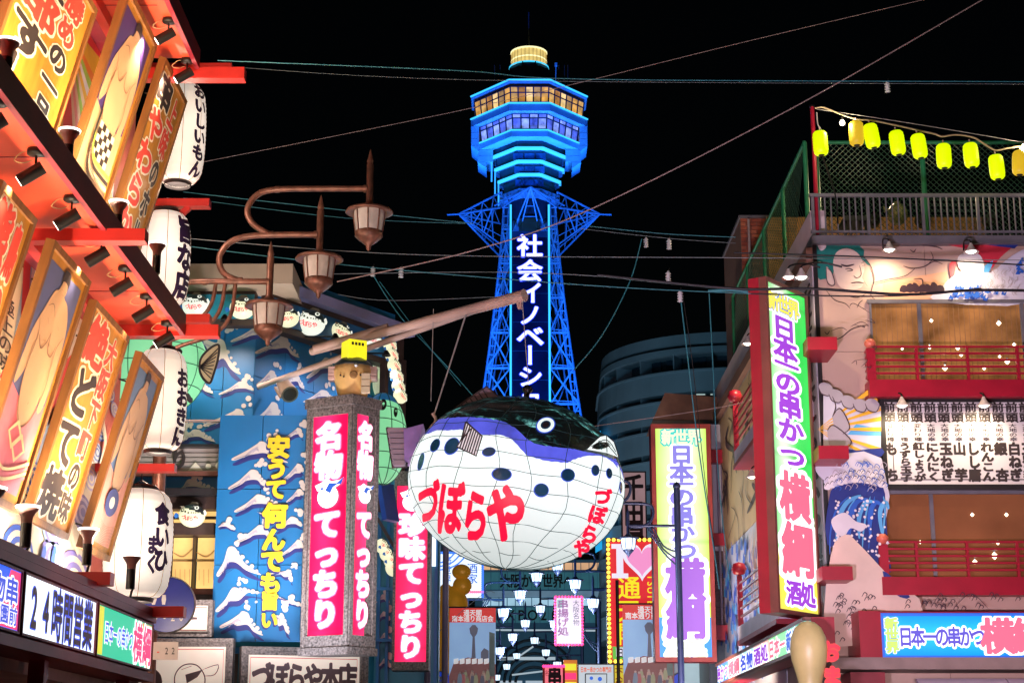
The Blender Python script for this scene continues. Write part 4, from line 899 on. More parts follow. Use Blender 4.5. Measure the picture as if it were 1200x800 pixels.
# second lit sign down the street
V = Fr((P(462, 600, 31.4).x, 31.4, 0), (1, 0, 0)); t = thing('street_sign', 'narrow lit red sign of white lettering half behind the big puffer fish', 'sign', V)
q0, q1 = V.hit(463, 785), V.hit(505, 552); W_, zb2, zt2 = q1[0], q0[1], q1[1]; yt, yb = V.hit(480, 569)[1], V.hit(480, 775)[1]
MB().box(.05, W_ - .05, yb, yt, -.1, 0, lred).build('lit_face', t)
for a, b, c_, d_ in ((0, .05, zb2, zt2), (W_ - .05, W_, zb2, zt2), (.05, W_ - .05, zb2, yb), (.05, W_ - .05, yt, zt2)): MB().box(a, b, c_, d_, -.5, .03, granite).build('stone_rail', t)
m = MB(); litcol(m, W_, yt - .05, yb + .05, '魚珍味てっちり', W_ * .72); m.build('lettering', t)
# street-side wall beyond the column
SW = Fr((P(438, 600, 33).x, 33.2, 0), (1, 0, 0)); q0 = SW.hit(436, 800); q1 = SW.hit(516, 560)
zb(MB().box(q0[0], q1[0], 0, q1[1], -.5, 0, teal), 'side_wall', SW)
for i, px in enumerate((446, 456, 512)): a = SW.hit(px, 600)[0]; zb(MB().box(a - .03, a + .03, 2, q1[1] - .1, 0, .08, blue), 'side_post', SW)
for py in (690, 750, 640): b = SW.hit(450, py)[1]; zb(MB().box(q0[0], SW.hit(463, 600)[0], b - .03, b + .03, .09, .13, blue), 'side_rail', SW)
m = MB(); 
for (x, y) in ((448, 700), (449, 720), (450, 745), (450, 775)): wave(m, SW, (x - 7, y + 5), (x + 1, y - 4), (x + 8, y + 6), .01)
zb(m, 'wave_mural', SW)
m = MB(); a, b = SW.hit(509, 620); m.box(a - .04, a + .04, SW.hit(509, 664)[1], SW.hit(509, 612)[1], .1, .16, glow('tube_white', (.7, .85, 1), 1.6)); zb(m, 'light_tube', SW)
for x in (500, 520): m = MB(); pp = P(x + 2, 700, 32); m.tube([(pp.x, 32, 2), (pp.x, 32, P(x, 560 if x > 510 else 600, 32).z)], .06, mat('pole_purple', (.12, .1, .16), .5), 10); zb(m, 'drain_pipe')
# sign in the street-side: blue slanted box with pale writing
m = MB(); G = Fr(P(441, 566, 30.5), (.3, .5, 0), (.25, 0, -1)); zb(MB().box(0, .4, 0, .7, -.1, 0, mat('sign_dkblue', (.02, .06, .3), .4)), 'slanted_sign', G)
m = MB(); m.vtext('営業中', .2, .68, .02, .3, .01, white, .02); zb(m, 'slanted_lettering', G)
# added low fill lights, out of view, that brighten the wave facade
for i, (px, e, c_) in enumerate(((205, 900, (1, .82, .78)), (262, 900, (.9, .88, 1)), (335, 700, (.75, .82, 1)))):
    p = P(px, 742, 26.4); t = thing('facade_fill_light', 'added fill light out of view below the wave facade, number %s from the left' % ('one', 'two', 'three')[i], 'floodlight', (p.x, p.y, 2.5), 'added fill lights washing the wave facade')
    MB().tube([(0, 0, -.3), (0, 0, 0)], .03, iron, 8).build('arm', t); MB().tube([(0, -.05, -.02), (0, .1, .12)], [.05, .09], iron, 14).build('head', t)
    lamp('SPOT', (0, .16, .18), e * .1, c_, .12, (.3, 2.2, 4.2), 120, .9, 'bulb', parent=t)
for i, (x, y, e, c_, aim) in enumerate(((-4.3, 25.5, 1400, (1, .86, .78), (-4.9, 30, 8.6)), (-2.9, 24.5, 1400, (.82, .86, 1), (-3.9, 31, 8.8)))):  # added post lights, out of view, that fill the upper facade
    t = thing('post_fill_light', 'added fill light on a post aimed at the upper wave facade, ' + ('left one', 'right one')[i], 'floodlight', (x, y, 0), 'added fill lights for the upper facade')
    MB().tube([(0, 0, 0), (0, 0, 2.1)], .05, iron, 8).build('post', t); MB().box(-.2, .2, -.12, .12, 2.1, 2.3, iron).build('head', t)
    lamp('SPOT', (0, .1, 2.4), e, c_, .25, Vector(aim) - Vector((x, y, 0)), 75, 1, 'bulb', parent=t)
for i, (F_, a) in enumerate(((ZA, aL * .62), (ZA, aL * .18), (ZB, xe * .25), (ZB, xe * .62))):  # added fill lamps that brighten the facade from above
    p = F_.w(a, pA[2][1] - .05, 1.0); t = thing('eave_fill_lamp', 'added shaded fill lamp on an arm above the wave facade, number %s from the left' % ('one', 'two', 'three', 'four')[i], 'lamp', p, 'added fill lamps above the wave facade')
    MB().tube([(0, 0, 0), tuple(-F_.n * .7 + Vector((0, 0, .1)))], .018, iron, 6).build('arm', t); MB().lathe([(.03, .06), (.09, -.04), (.085, -.05), (0, .0)], iron, 14).build('shade', t)
    lamp('SPOT', (0, 0, -.07), 225, (1, .84, .76) if i < 2 else (.85, .84, 1), .09, tuple(-F_.n * .75 + Vector((0, 0, -2.6))), 130, 1, 'bulb', parent=t)
# ================================================================== puffer-fish lanterns
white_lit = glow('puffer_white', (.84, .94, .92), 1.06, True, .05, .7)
def _grad():                             # painted light fall-off: emission dims towards the bottom, no lamps inside
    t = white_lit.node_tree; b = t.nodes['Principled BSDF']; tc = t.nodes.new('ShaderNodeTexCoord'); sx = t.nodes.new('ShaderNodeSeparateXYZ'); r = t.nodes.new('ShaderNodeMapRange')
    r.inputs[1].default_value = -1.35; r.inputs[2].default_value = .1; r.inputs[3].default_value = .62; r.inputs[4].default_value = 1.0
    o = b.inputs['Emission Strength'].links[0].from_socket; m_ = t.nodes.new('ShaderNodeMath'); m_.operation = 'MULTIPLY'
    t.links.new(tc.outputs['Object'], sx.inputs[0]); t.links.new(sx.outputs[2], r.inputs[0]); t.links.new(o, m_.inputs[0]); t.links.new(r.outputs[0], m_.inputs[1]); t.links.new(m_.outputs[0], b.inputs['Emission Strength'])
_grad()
blue_lit = mat('puffer_blue', (.05, .06, .4), .35, 0, .35, 2.2, 0, .75, (.1, .12, .75), False)
purp_lit = mat('puffer_purple', (.2, .1, .25), .4, 0, .3, 2.2, 0, .22, (.38, .2, .5), False)
def backmat():
    m = bpy.data.materials.new('puffer_back'); m.use_nodes = True; t = m.node_tree; b = t.nodes['Principled BSDF']
    tc = t.nodes.new('ShaderNodeTexCoord'); mp = t.nodes.new('ShaderNodeMapping'); mp.inputs['Scale'].default_value = (1.6, 1.6, 4.5); mp.inputs['Rotation'].default_value = (0, .35, .3)
    n = t.nodes.new('ShaderNodeTexNoise'); n.inputs['Scale'].default_value = .8; n.inputs['Detail'].default_value = 7; n.inputs['Roughness'].default_value = .7; n.inputs['Distortion'].default_value = 1.2
    r = t.nodes.new('ShaderNodeValToRGB'); e = r.color_ramp.elements; e[0].position = .49; e[0].color = (.003, .004, .004, 1); e[1].position = .64; e[1].color = (.16, .5, .46, 1)
    x = r.color_ramp.elements.new(.55); x.color = (.01, .04, .038, 1)
    t.links.new(tc.outputs['Object'], mp.inputs[0]); t.links.new(mp.outputs[0], n.inputs['Vector']); t.links.new(n.outputs[0], r.inputs[0])
    t.links.new(r.outputs[0], b.inputs['Base Color']); t.links.new(r.outputs[0], b.inputs['Emission Color']); b.inputs['Emission Strength'].default_value = 1.1; b.inputs['Roughness'].default_value = .25
    m.cycles.emission_sampling = 'NONE'; return m
back = backmat(); fline = mat('frame_line', (.02, .07, .07), .5); spotm = mat('puffer_spot', (.008, .03, .08), .2, 0, .4, 3, 0, .5, (.01, .05, .09), False); spotr = mat('puffer_spot_rim', (.02, .06, .4), .4, 0, 0, 1, 0, .8, (.02, .06, .5), False)
fred = glow('puffer_red', (.95, .005, .05), .95, False)
def interp(poly, x):
    for (x0, y0), (x1, y1) in zip(poly, poly[1:]):
        if x0 <= x <= x1: return y0 + (y1 - y0) * (x - x0) / (x1 - x0)
    return poly[0][1] if x < poly[0][0] else poly[-1][1]
def toscreen(p):
    v = p - CAM; zz = v.y * cT + v.z * sT; return 600 + FPX * v.x / zz, 400 - FPX * (-v.y * sT + v.z * cT) / zz
YP = 26.5; cp = P(604.5, 566, YP); RA, RB, RC = 1.72, 1.66, 1.34
Rp = Matrix.Rotation(math.radians(7), 4, 'Y') @ Matrix.Rotation(math.radians(-33), 4, 'Z')
Mp = Matrix.Translation(cp) @ Rp; Mi = Mp.inverted()
PF = thing('puffer_lantern', 'giant lit puffer-fish lantern with white netted belly and red lettering, hung over the street', 'puffer lantern', Mp)
def onfish(px, py, d=0):
    o = Mi @ CAM; r = (Mi.to_3x3() @ ray(px, py)); s_ = Vector((1 / RA, 1 / RB, 1 / RC)); a = Vector((o.x * s_.x, o.y * s_.y, o.z * s_.z)); b = Vector((r.x * s_.x, r.y * s_.y, r.z * s_.z))
    A, B, C_ = b.dot(b), 2 * a.dot(b), a.dot(a) - 1; D = B * B - 4 * A * C_
    t = (-B - math.sqrt(max(D, 0))) / (2 * A); q = o + r * t
    n = Vector((q.x / RA ** 2, q.y / RB ** 2, q.z / RC ** 2)).normalized(); return q + n * d
e_lo = [(470, 530), (485, 522), (495, 510), (510, 504), (540, 503), (567, 509), (588, 509), (600, 514), (609, 524), (618, 534), (642, 540), (665, 542), (675, 537), (692, 533), (710, 535), (719, 541), (727, 553), (740, 580)]
e_hi = [(470, 522), (483, 510), (495, 501), (517, 490), (540, 488), (570, 489), (592, 494), (606, 502), (618, 514), (628, 520), (650, 523), (668, 525), (686, 528), (700, 531), (722, 538), (740, 560)]
# boundaries of the painted bands as heights over the azimuth, taken once on the near side and mirrored to the far side
def band(poly):
    out = []
    for x in range(482, 727, 3):
        q = onfish(x, interp(poly, x)); out.append((math.atan2(q.y / RB, q.x / RA), q.z / RC))
    return sorted(out)
blo, bhi = band(e_lo), band(e_hi)
def hgt(tab, a):
    if a < tab[0][0] or a > tab[-1][0]:
        a = -a if -a >= tab[0][0] and -a <= tab[-1][0] else (tab[0][0] if abs(a - tab[0][0]) < abs(a - tab[-1][0]) else tab[-1][0])
    return interp(tab, a)
NA = 216; rj = random.Random(3); segs = ((26, 0), (5, 1), (20, 2)); wob = [(rj.uniform(-.006, .006), rj.uniform(-.006, .006)) for _ in range(NA)]
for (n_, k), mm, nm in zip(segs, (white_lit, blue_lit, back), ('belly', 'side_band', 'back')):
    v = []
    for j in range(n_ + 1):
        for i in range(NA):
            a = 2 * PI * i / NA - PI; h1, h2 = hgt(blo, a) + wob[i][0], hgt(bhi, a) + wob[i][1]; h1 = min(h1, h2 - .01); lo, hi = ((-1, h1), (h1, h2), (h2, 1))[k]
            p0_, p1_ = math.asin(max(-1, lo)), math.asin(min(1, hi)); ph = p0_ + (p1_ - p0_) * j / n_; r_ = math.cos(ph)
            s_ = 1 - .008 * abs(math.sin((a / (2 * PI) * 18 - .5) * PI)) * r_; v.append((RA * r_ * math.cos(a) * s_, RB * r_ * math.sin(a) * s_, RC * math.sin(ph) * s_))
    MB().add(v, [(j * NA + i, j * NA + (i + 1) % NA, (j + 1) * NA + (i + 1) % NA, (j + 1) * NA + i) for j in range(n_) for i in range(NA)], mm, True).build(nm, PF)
# frame wires: meridians and parallels (slightly uneven as on the real net)
rw = random.Random(5)
for i in range(18):
    a = -PI + 2 * PI * (i + .5) / 18 + rw.uniform(-.03, .03); pts = []
    for j in range(25):
        ph = -PI / 2 + PI * j / 24; s_ = 1.006; aa = a + .05 * math.sin(j * .8 + i)
        pts.append((RA * s_ * math.cos(ph) * math.cos(aa), RB * s_ * math.cos(ph) * math.sin(aa), RC * s_ * math.sin(ph)))
    MB().tube(pts, .0052, fline, 5, False).build('frame_wire', PF)
for j, z in enumerate((-.9, -.78, -.62, -.44, -.26, -.07, .12, .3, .48, .66, .82, .93)):
    r_ = math.sqrt(1 - z * z) * 1.007; MB().tube([(RA * r_ * math.cos(t * PI / 36), RB * r_ * math.sin(t * PI / 36), RC * (z + .012 * math.sin(t * .9 + j))) for t in range(73)], .005, fline, 5, False).build('frame_wire', PF)
fx = lambda x, y, z: onfish(x, y, z)
def fell(cx_, cy_, rx, ry, rot, z, mm, n=22):
    c_, s_ = math.cos(rot), math.sin(rot); m = MB(fx); pts = [(cx_ + rx * math.cos(t * 2 * PI / n) * c_ - ry * math.sin(t * 2 * PI / n) * s_, cy_ + rx * math.cos(t * 2 * PI / n) * s_ + ry * math.sin(t * 2 * PI / n) * c_) for t in range(n)]
    return m.add([(cx_, cy_, z)] + [(p[0], p[1], z) for p in pts], [(0, (i + 1) % n + 1, i + 1) for i in range(n)], mm)
for cx_, cy_, rx, ry, ro in ((494, 541, 3.2, 11, .25), (510.5, 522, 5, 8.5, .5), (530, 523, 8, 11, .6), (573, 529.5, 8.2, 5.5, -.2), (588, 555.5, 12, 7.8, .05), (665, 556.5, 8.4, 7.8, 0), (634, 574, 9, 8.2, 0), (697, 551, 4.8, 6.5, 0), (713, 554.5, 3.6, 6.2, -.1), (726.5, 571, 1.6, 7, 0)):
    o = fell(cx_, cy_, rx, ry, ro, .012, spotr).build('spot', PF); fell(cx_ + .3, cy_ - .3, rx * .88, ry * .88, ro, .016, spotm).build('spot_centre', o)
eye = fell(639, 499, 11.6, 9.2, -.35, .02, spotr, 28).build('eye', PF)
for k, (f, mm) in enumerate(((.88, glow('eye_white', (.85, .95, .9), .95, False)), (.52, spotm), (.36, ink))): fell(639, 499, 11.6 * f, 9.2 * f, -.35, .024 + .004 * k, mm, 26).build('eye_ring', eye)
m = MB(fx); m.poly([(685, 528), (700, 514), (707.5, 512.5), (716, 520), (721.5, 537), (708, 532)][::-1], .05, white_lit)
mo = m.build('mouth', PF); m = MB(fx)
for q in ([(685, 528), (700, 514), (707.5, 512.5), (716, 520), (721, 537)], [(690, 525), (707.5, 517.5), (718, 531)], [(700, 526), (707.5, 523), (719, 535)], [(707.5, 513), (708, 535)]): m.stroke(q, 1.0, .056, ink, 4, False)
m.build('mouth_line', mo)
for k, ch in enumerate('づぼらや'):
    x, y, w_, h_ = ((503, 587, 23, 50), (529, 594, 28, 58), (558, 603, 29, 56), (593, 600, 43, 62))[k]; MB(fx).glyph(ch, x, y, w_ * 1.08, -h_ * 1.12, .02 + k * .002, fred, .05, rot=.08).build('lettering', PF)
for ch, x, y, s_ in (('づ', 705, 581, 17), ('ぼ', 699, 602, 18), ('ら', 690, 624.5, 18), ('や', 681, 641, 17)): MB(fx).glyph(ch, x, y, s_ * 1.15, -s_ * 1.25, .02, fred, .06, rot=.25).build('lettering', PF)
# fins
finw = mat('fin_cream', (.75, .72, .68), .45, 0, .1, 4, 0, .45, (.9, .85, .9), False); finp = mat('fin_pink', (.22, .15, .18), .45, 0, .12, 4); 
def finslab(pts, Y, mm, name, th=.07, ribs=(), rm=None, rw_=.02):
    F_ = Fr((0, Y, 0), (1, 0, 0)); TM = Mi @ F_.M; o = MB().slab(F_.hits(pts), -th, 0, mm).build(name, PF, TM)
    for q in ribs: MB().stroke(F_.hits(q), rw_, .008, rm or ink, 2, False).build('fin_rib', o)
    MB().stroke(F_.hits(pts), rw_ * 1.3, .006, ink, 1, False, True).build('fin_edge', o)
    return o
yn = lambda px, py: (Mp @ onfish(px, py, .0)).y
fp = [(546, 494), (565, 511), (558, 534), (535.5, 523.5), (541, 514)]
finslab(fp, yn(552, 512) - .12, finw, 'side_fin', .05, [[(546 + 19 * t - 0, 494 + 17 * t + 3), (541 - 6 * t - 1 + 3, 512 + 11 * t)] for t in (.3,)] + [[(546 + (565 - 546) * t, 495 + 16 * t), (536 + 22 * t, 524 + 10 * t)] for t in (.12, .25, .38, .5, .62, .75, .88)])
dp = [(521, 486), (534, 478), (546, 469), (558, 461), (570, 453), (577, 458), (585, 465), (575, 470), (560, 474), (545, 480), (530, 486)]
finslab(dp, YP + .05, finp, 'dorsal_fin', .08, [[(526 + i * 5, 484 - i * 3.4), (530 + i * 5.4, 486 - i * 2.2)] for i in range(9)])
tp_ = [(474, 506), (497, 500), (494, 512), (487, 532), (486, 543), (475, 541)]
MB().slab(Fr((0, YP + .6, 0), (1, 0, 0)).hits(tp_), -.4, .25, purp_lit).build('tail_root', PF, Mi @ Fr((0, YP + .6, 0), (1, 0, 0)).M)
m = MB()
for i in range(7):
    y = 505 + i * 6.3; x0, x1 = 454 + i * 1.0, 479 - i * .6; F_ = Fr((0, YP + .5, 0), (1, 0, 0)); a, b = F_.hit(x0, y + 2.6), F_.hit(x1, y - 2.8); r_ = (b[1] - a[1]) / 2
    q = [(a[0] + r_ + r_ * math.cos(t), (a[1] + b[1]) / 2 + r_ * math.sin(t)) for t in [PI / 2 + k * PI / 6 for k in range(7)]] + [(b[0] - r_ + r_ * math.cos(t), (a[1] + b[1]) / 2 + r_ * math.sin(t)) for t in [-PI / 2 + k * PI / 6 for k in range(7)]]
    o = MB().slab(q, -.15, .1, finp).build('tail_ray', PF, Mi @ F_.M)
finslab([(453, 501), (480, 503), (477, 547), (460, 548)], YP + .62, mat('tail_dark', (.06, .03, .05), .5), 'tail_web', .05)
lw = [(481, 563), (484, 566), (490, 580), (494, 592), (487, 588), (482, 580)]; finslab(lw, YP + .4, mat('fin_slate', (.12, .13, .2), .45), 'far_fin', .05, [[(482, 570 + i * 5), (487 + i * 1.6, 571 + i * 5)] for i in range(4)], finw)
m = MB(); hk = Mi @ (Mp @ Vector((0, 0, RC))); m.tube([hk, hk + Vector((0, 0, .12))], .05, iron, 8); m.lathe([(.06, .12), (.09, .18), (.05, .24), (0, .26)], iron, 10, c=hk); m.build('hook', PF)
# ---------------------------------------------------------------- wooden poles and the ropes that hold the lantern
bam = mat('pole_wood', (.62, .4, .33), .5, 0, .15, 3, .1)
def pole(p0, p1, r0, r1, label, nm='wooden_pole', extra=None):
    t = thing(nm, label, 'pole', p0); b = MB().tube([Vector((0, 0, 0)), p1 - p0], [r0, r1], bam, 14).build('shaft', t)
    MB().tube([(p1 - p0) * .999, (p1 - p0) * 1.003], [r1 * 1.1, r1 * 1.1], bam, 14).build('end_cap', t)
    if extra: extra(t, p0, p1)
    return t
def ext(t, p0, p1):
    m = MB(); q = p1 - p0; m.tube([q * .985 + Vector((0, 0, -.05)), q * .985 + Vector((0, -.02, -.22))], .022, bam, 6); m.tube([q * .97 + Vector((0, 0, -.05)), q * .97 + Vector((.03, -.02, -.2))], .022, bam, 6); m.build('hook', t)
pA0, pA1 = P(365, 412, 28.8), P(614, 346, 26.3); pole(pA0, pA1, .065, .095, 'long pale pole reaching from the wave facade towards the tower, ending in a hook', extra=ext)
pole(P(303, 453, 29.6), P(560, 362, 27.2), .05, .06, 'thinner pale pole running below and behind the long hooked one')
pole(P(368, 409, 28.3), P(455, 384, 28.0), .075, .075, 'short thick pole stub lashed beside the long pole')
MB().tube([P(427, 396, 28) - pA0, P(425, 425, 28.3) - pA0], .05, bam, 8)
rope = mat('rope_grey', (.4, .35, .33), .6, 0, .2, 8)
def cable(pts, r, mm, label, nm='cable', grp=None, sag=0, n=14):
    p = [Vector(a) for a in pts]
    if len(p) == 2:
        a, b = p; p = [a.lerp(b, i / n) - Vector((0, 0, sag * 4 * (i / n) * (1 - i / n))) for i in range(n + 1)]
    else: p = smooth(p, False, 6)
    o = p[0].copy(); x = MB().tube([q - o for q in p], r, mm, 6).build(nm, None, Matrix.Translation(o), label, 'rope' if nm == 'rope' else 'cable', grp); return x
cable([P(548, 362, 26.9), P(508, 488, 26.9)], .014, rope, 'rope from the long pole down to the tail end of the giant puffer lantern', 'rope')
cable([P(508, 362, 27.3), P(505, 470, 27)], .007, rope, 'thin line with a weight left of the rope above the puffer lantern', 'rope')
m = MB(); m.tube([(0, 0, 0), (.06, 0, -.12), (-.03, 0, -.25), (.05, 0, -.32)], .03, bam, 6, k=3); m.build('rope_knot', None, Matrix.Translation(P(507, 484, 26.8)), 'knotted rope end on the back of the giant puffer lantern', 'knot')
cable([P(612, 352, 26.3), Mp @ Vector((0, 0, RC + .3))], .008, rope, 'wire from the tip of the long pole to the top of the giant puffer lantern', 'rope')
# ---------------------------------------------------------------- small puffer lanterns
sw = glow('small_puffer_white', (.92, .95, .82), .95, True, .05, 1); sg_ = glow('small_puffer_green', (.3, .85, .4), .85, True, .08, 1); swy = glow('small_puffer_cream', (.95, .93, .6), .9, True, .06, 1)
bback = mat('small_back', (.02, .02, .025), .3, 0, .3, 5, 0, .25, (.03, .05, .05), False)
tailb = mat('small_tail_blue', (.02, .12, .4), .4, 0, .15, 3, 0, .4, (.02, .14, .45), False)
def puffer_mesh(name, label, bm_, yaw=0, txt=True, Mx=None):
    t = thing(name, label, 'puffer lantern', Mx, 'small puffer lanterns along the restaurant header')
    A, B, H_ = 1.0, .8, .88; N, K = 36, 24; vs = []
    for j in range(K + 1):
        ph = -PI / 2 + PI * j / K
        for i in range(N): a = 2 * PI * i / N; vs.append((A * math.cos(ph) * math.cos(a), H_ * math.sin(ph), B * math.cos(ph) * math.sin(a)))
    fs = [[], []]
    for j in range(K):
        for i in range(N):
            x = A * math.cos(-PI / 2 + PI * (j + .5) / K) * math.cos(2 * PI * (i + .5) / N); y = math.sin(-PI / 2 + PI * (j + .5) / K)
            fs[1 if y > .42 - .28 * x - .25 * math.cos(x * 3) * 0 else 0].append((j * N + i, j * N + (i + 1) % N, (j + 1) * N + (i + 1) % N, (j + 1) * N + i)[::-1])
    for k, mm, nm in ((0, bm_, 'belly'), (1, bback, 'back')):
        used = sorted({v for f in fs[k] for v in f}); mp_ = {v: i for i, v in enumerate(used)}; MB().add([vs[v] for v in used], [tuple(mp_[v] for v in f) for f in fs[k]], mm, True).build(nm, t)
    def sp(x, y, d=0):
        x = max(-.97, min(.97, x)); y = max(-.86, min(.86, y)); z = B * math.sqrt(max(0.0, 1 - (x / A) ** 2 - (y / H_) ** 2)); n = Vector((x / A ** 2, y / H_ ** 2, z / B ** 2 + .001)).normalized(); return Vector((x, y, z)) + n * d
    m = MB(lambda x, y, z: sp(x, y, z))
    for x, y, r_ in ((-.66, .3, .16), (-.4, .18, .08), (-.15, .1, .07), (.08, .12, .05), (.25, .14, .05), (.4, .15, .045), (.55, .18, .04)): m.disc(x, y, r_, .015, ink, 10)
    m.disc(.38, .55, .15, .02, sw, 14); m.disc(.38, .55, .08, .03, ink, 12)
    if txt:
        for i, ch in enumerate('づぼらや'): m.glyph(ch, -.48 + i * .3, -.28 - .12 * math.cos(i * 1.6 - 2) * 0 + .07 * (abs(i - 1.5) - .8), .36, .36, .02, fred, .03, fine=False)
    m.build('markings', t)
    MB().slab([(.78, .3), (.95, .52), (1.08, .3), (1.05, .12), (.85, .12)], -.06, .2, sw).build('mouth', t)
    MB().slab([(-.9, -.05), (-1.3, .18), (-1.42, -.05), (-1.3, -.28)], -.3, -.2, tailb).build('tail_fin', t)
    MB().slab([(-.3, .86), (-.12, 1.06), (.3, 1.04), (.42, .84)], -.05, .05, mat('small_fin', (.25, .22, .15), .5)).build('top_fin', t)
    MB().slab([(-.72, .36), (-.9, .62), (-.62, .62), (-.52, .5)], .38, .42, mat('small_fin', 0)).build('side_fin', t)
    return t
protoM = {}
def smallpuffer(px, py, r, F_, label, kind='w', yaw=0, roll=0, d=.55):
    a, b = F_.hit(px, py, d); s_ = r * (F_.w(a, b, d).y * 1.0) / 2000
    M_ = Matrix.Translation(F_.w(a, b, d)) @ Matrix.Rotation(math.radians(yaw), 4, 'Z') @ Matrix.Rotation(PI / 2, 4, 'X') @ Matrix.Rotation(math.radians(roll), 4, 'Z') @ Matrix.Scale(s_, 4)
    if kind not in protoM: protoM[kind] = puffer_mesh('small_puffer_lantern', label, {'w': sw, 'y': swy, 'g': sg_}[kind], Mx=M_); return protoM[kind]
    return dup(protoM[kind], M_, None, label)
smallpuffer(229, 358, 16, ZA, 'small puffer lantern at the left end of the header row')
smallpuffer(284, 361, 15.5, ZA, 'second small puffer lantern of the header row, behind the curved lamp braces', 'y')
smallpuffer(337, 372, 14, ZB, 'small puffer lantern half hidden behind the lowest street-lamp head', 'y', d=.4)
smallpuffer(364, 378, 18, ZB, 'widest small puffer lantern in the middle of the header row', roll=-14, d=.4)
smallpuffer(399, 389, 13, ZB, 'small puffer lantern just above the pale poles', 'y', yaw=25, roll=-18, d=.4)
smallpuffer(437, 398, 12.5, ZB, 'small puffer lantern at the right end of the header row', yaw=25, roll=-20, d=.4)
smallpuffer(225, 604, 15.5, W0, 'small puffer lantern hanging in front of the lit restaurant window', 'y', roll=-5, d=.35)
for i, (x, y) in enumerate(((457, 404), (459, 416), (462, 429), (465, 441), (467, 453), (469, 464))):
    smallpuffer(x, y, 9.5, ZB, ['topmost', 'second', 'third', 'fourth', 'fifth', 'lowest'][i] + ' of the puffer lanterns stacked on the right edge of the blue facade', 'y', yaw=50, roll=-40, d=.6 + i * .12)
for i, (x, y) in enumerate(((448, 640), (453, 649), (458, 657), (460, 666))):
    smallpuffer(x, y, 9.5, SW, ['topmost', 'second', 'third', 'lowest'][i] + ' of the puffer lanterns stacked between the two red lit signs', 'y', yaw=45, roll=-45, d=.4 + i * .15)
zb(MB().bar(SW.w(*SW.hit(445, 612), .5), SW.w(*SW.hit(470, 655), .5), .25, black, .06), 'lantern_hood')
# green puffers
gw = glow('green_puffer', (.28, .8, .4), .75, True, .12, .9); gl2 = mat('green_line', (.02, .12, .06), .5)
def greenpuffer(px, py, Y, rx, ry, label, spots, topblue=False, yaw=0):
    c_ = P(px, py, Y); s_ = Y * 1.01 / 2000; A, H_ = rx * s_, ry * s_; t = thing('green_puffer_lantern', label, 'puffer lantern', c_); B = A * .9 if A > 1 else .9
    prof = [(math.cos(-PI / 2 + PI * j / 24), math.sin(-PI / 2 + PI * j / 24)) for j in range(25)]
    m = MB(lambda x, y, z: (x * A, y * B, z * H_)); m.lathe([p for p in prof if p[1] <= .72 or not topblue], gw, 40); m.build('body', t)
    if topblue: m = MB(lambda x, y, z: (x * A, y * B, z * H_)); m.lathe([p for p in prof if p[1] >= .6], mat('puffer_topblue', (.02, .12, .3), .4, 0, .4, 3, 0, .3, (.03, .2, .45), False), 40); m.build('top', t)
    for k in range(10):
        a = 2 * PI * k / 10 + .2; MB().tube([(A * 1.005 * r_ * math.cos(a), B * 1.005 * r_ * math.sin(a), H_ * 1.005 * z) for r_, z in prof], .008, gl2, 4, False).build('frame_wire', t)
    for z in (-.75, -.45, -.1, .25, .55): r_ = math.sqrt(1 - z * z) * 1.005; MB().tube([(A * r_ * math.cos(u * PI / 18), B * r_ * math.sin(u * PI / 18), H_ * z) for u in range(37)], .008, gl2, 4, False).build('frame_wire', t)
    for sx_, sy_, r1, r2 in spots:
        def on(x, y, z): 
            dd = max(0, 1 - (x / A) ** 2 - (y / H_) ** 2); return (x, -B * math.sqrt(dd) - .012 - z, y)
        MB(on).disc((sx_ - px) * s_, (py - sy_) * s_, r1 * s_, 0, ink, 18, r2 * s_).build('spot', t)
    return t
g1 = greenpuffer(172, 428, 28.6, 72, 66, 'big green-lit puffer lantern with a tan tail fin, mostly behind the paper lanterns', [(216, 423, 7, 5), (226, 470, 3, 4)])
F_ = Fr((0, 28.2, 0), (1, 0, 0)); tf = [(235.5, 420), (244.5, 409.5), (253.5, 404), (257, 406.5), (255, 423), (250.5, 438), (246, 449), (238.5, 444), (234, 433.5)]; GI = Matrix.Translation(-g1.location)
tanfin = mat('tail_tan', (.62, .46, .25), .5, 0, .1, 5); o = MB().slab(F_.hits(tf), -.08, 0, tanfin).build('tail_fin', g1, Matrix.Translation(-P(172, 428, 28.6)) @ F_.M)
for i in range(8): MB().stroke(F_.hits([(234, 430), (256 - i * 1.3, 408 + i * 5)]), .018, .006, ink, 2, False).build('fin_rib', o)
MB().stroke(F_.hits(tf), .04, .007, ink, 3, False, True).build('fin_edge', o)
greenpuffer(449, 514, 29.6, 28, 54, 'tall green-lit puffer lantern with a blue crown, behind the granite sign column', [(452, 483, 4, 8), (466, 490, 2, 7)], True)
# pot-shaped fish with a yellow hat on the granite column
s_ = 27.3 / 2000; c_ = P(413, 468, 27.3); c_.z = zt1 + .1
t = thing('pot_fish_figure', 'tan pot-shaped fish figure with a dark hat brim on top of the granite sign column', 'figure', c_)
tan2 = mat('figure_tan', (.85, .5, .17), .45, 0, .25, 3, .1)
MB().lathe([(0, 0), (17 * s_, 0), (19 * s_, 8 * s_), (23 * s_, 24 * s_), (24 * s_, 32 * s_), (22 * s_, 40 * s_), (12 * s_, 47 * s_), (0, 49 * s_)], tan2, 30).build('body', t)
MB().lathe([(23 * s_, 38 * s_), (26 * s_, 37 * s_), (23 * s_, 41 * s_), (15 * s_, 48 * s_), (0, 51 * s_)], bback, 30).build('hat_brim', t)
for sx in (-1, 1):
    for k in range(4): MB().box(*sorted((sx * 20 * s_, sx * 29 * s_)), -.12, .12, (22 + k * 4) * s_, (25.4 + k * 4) * s_, bam).build('fin_slat', t)
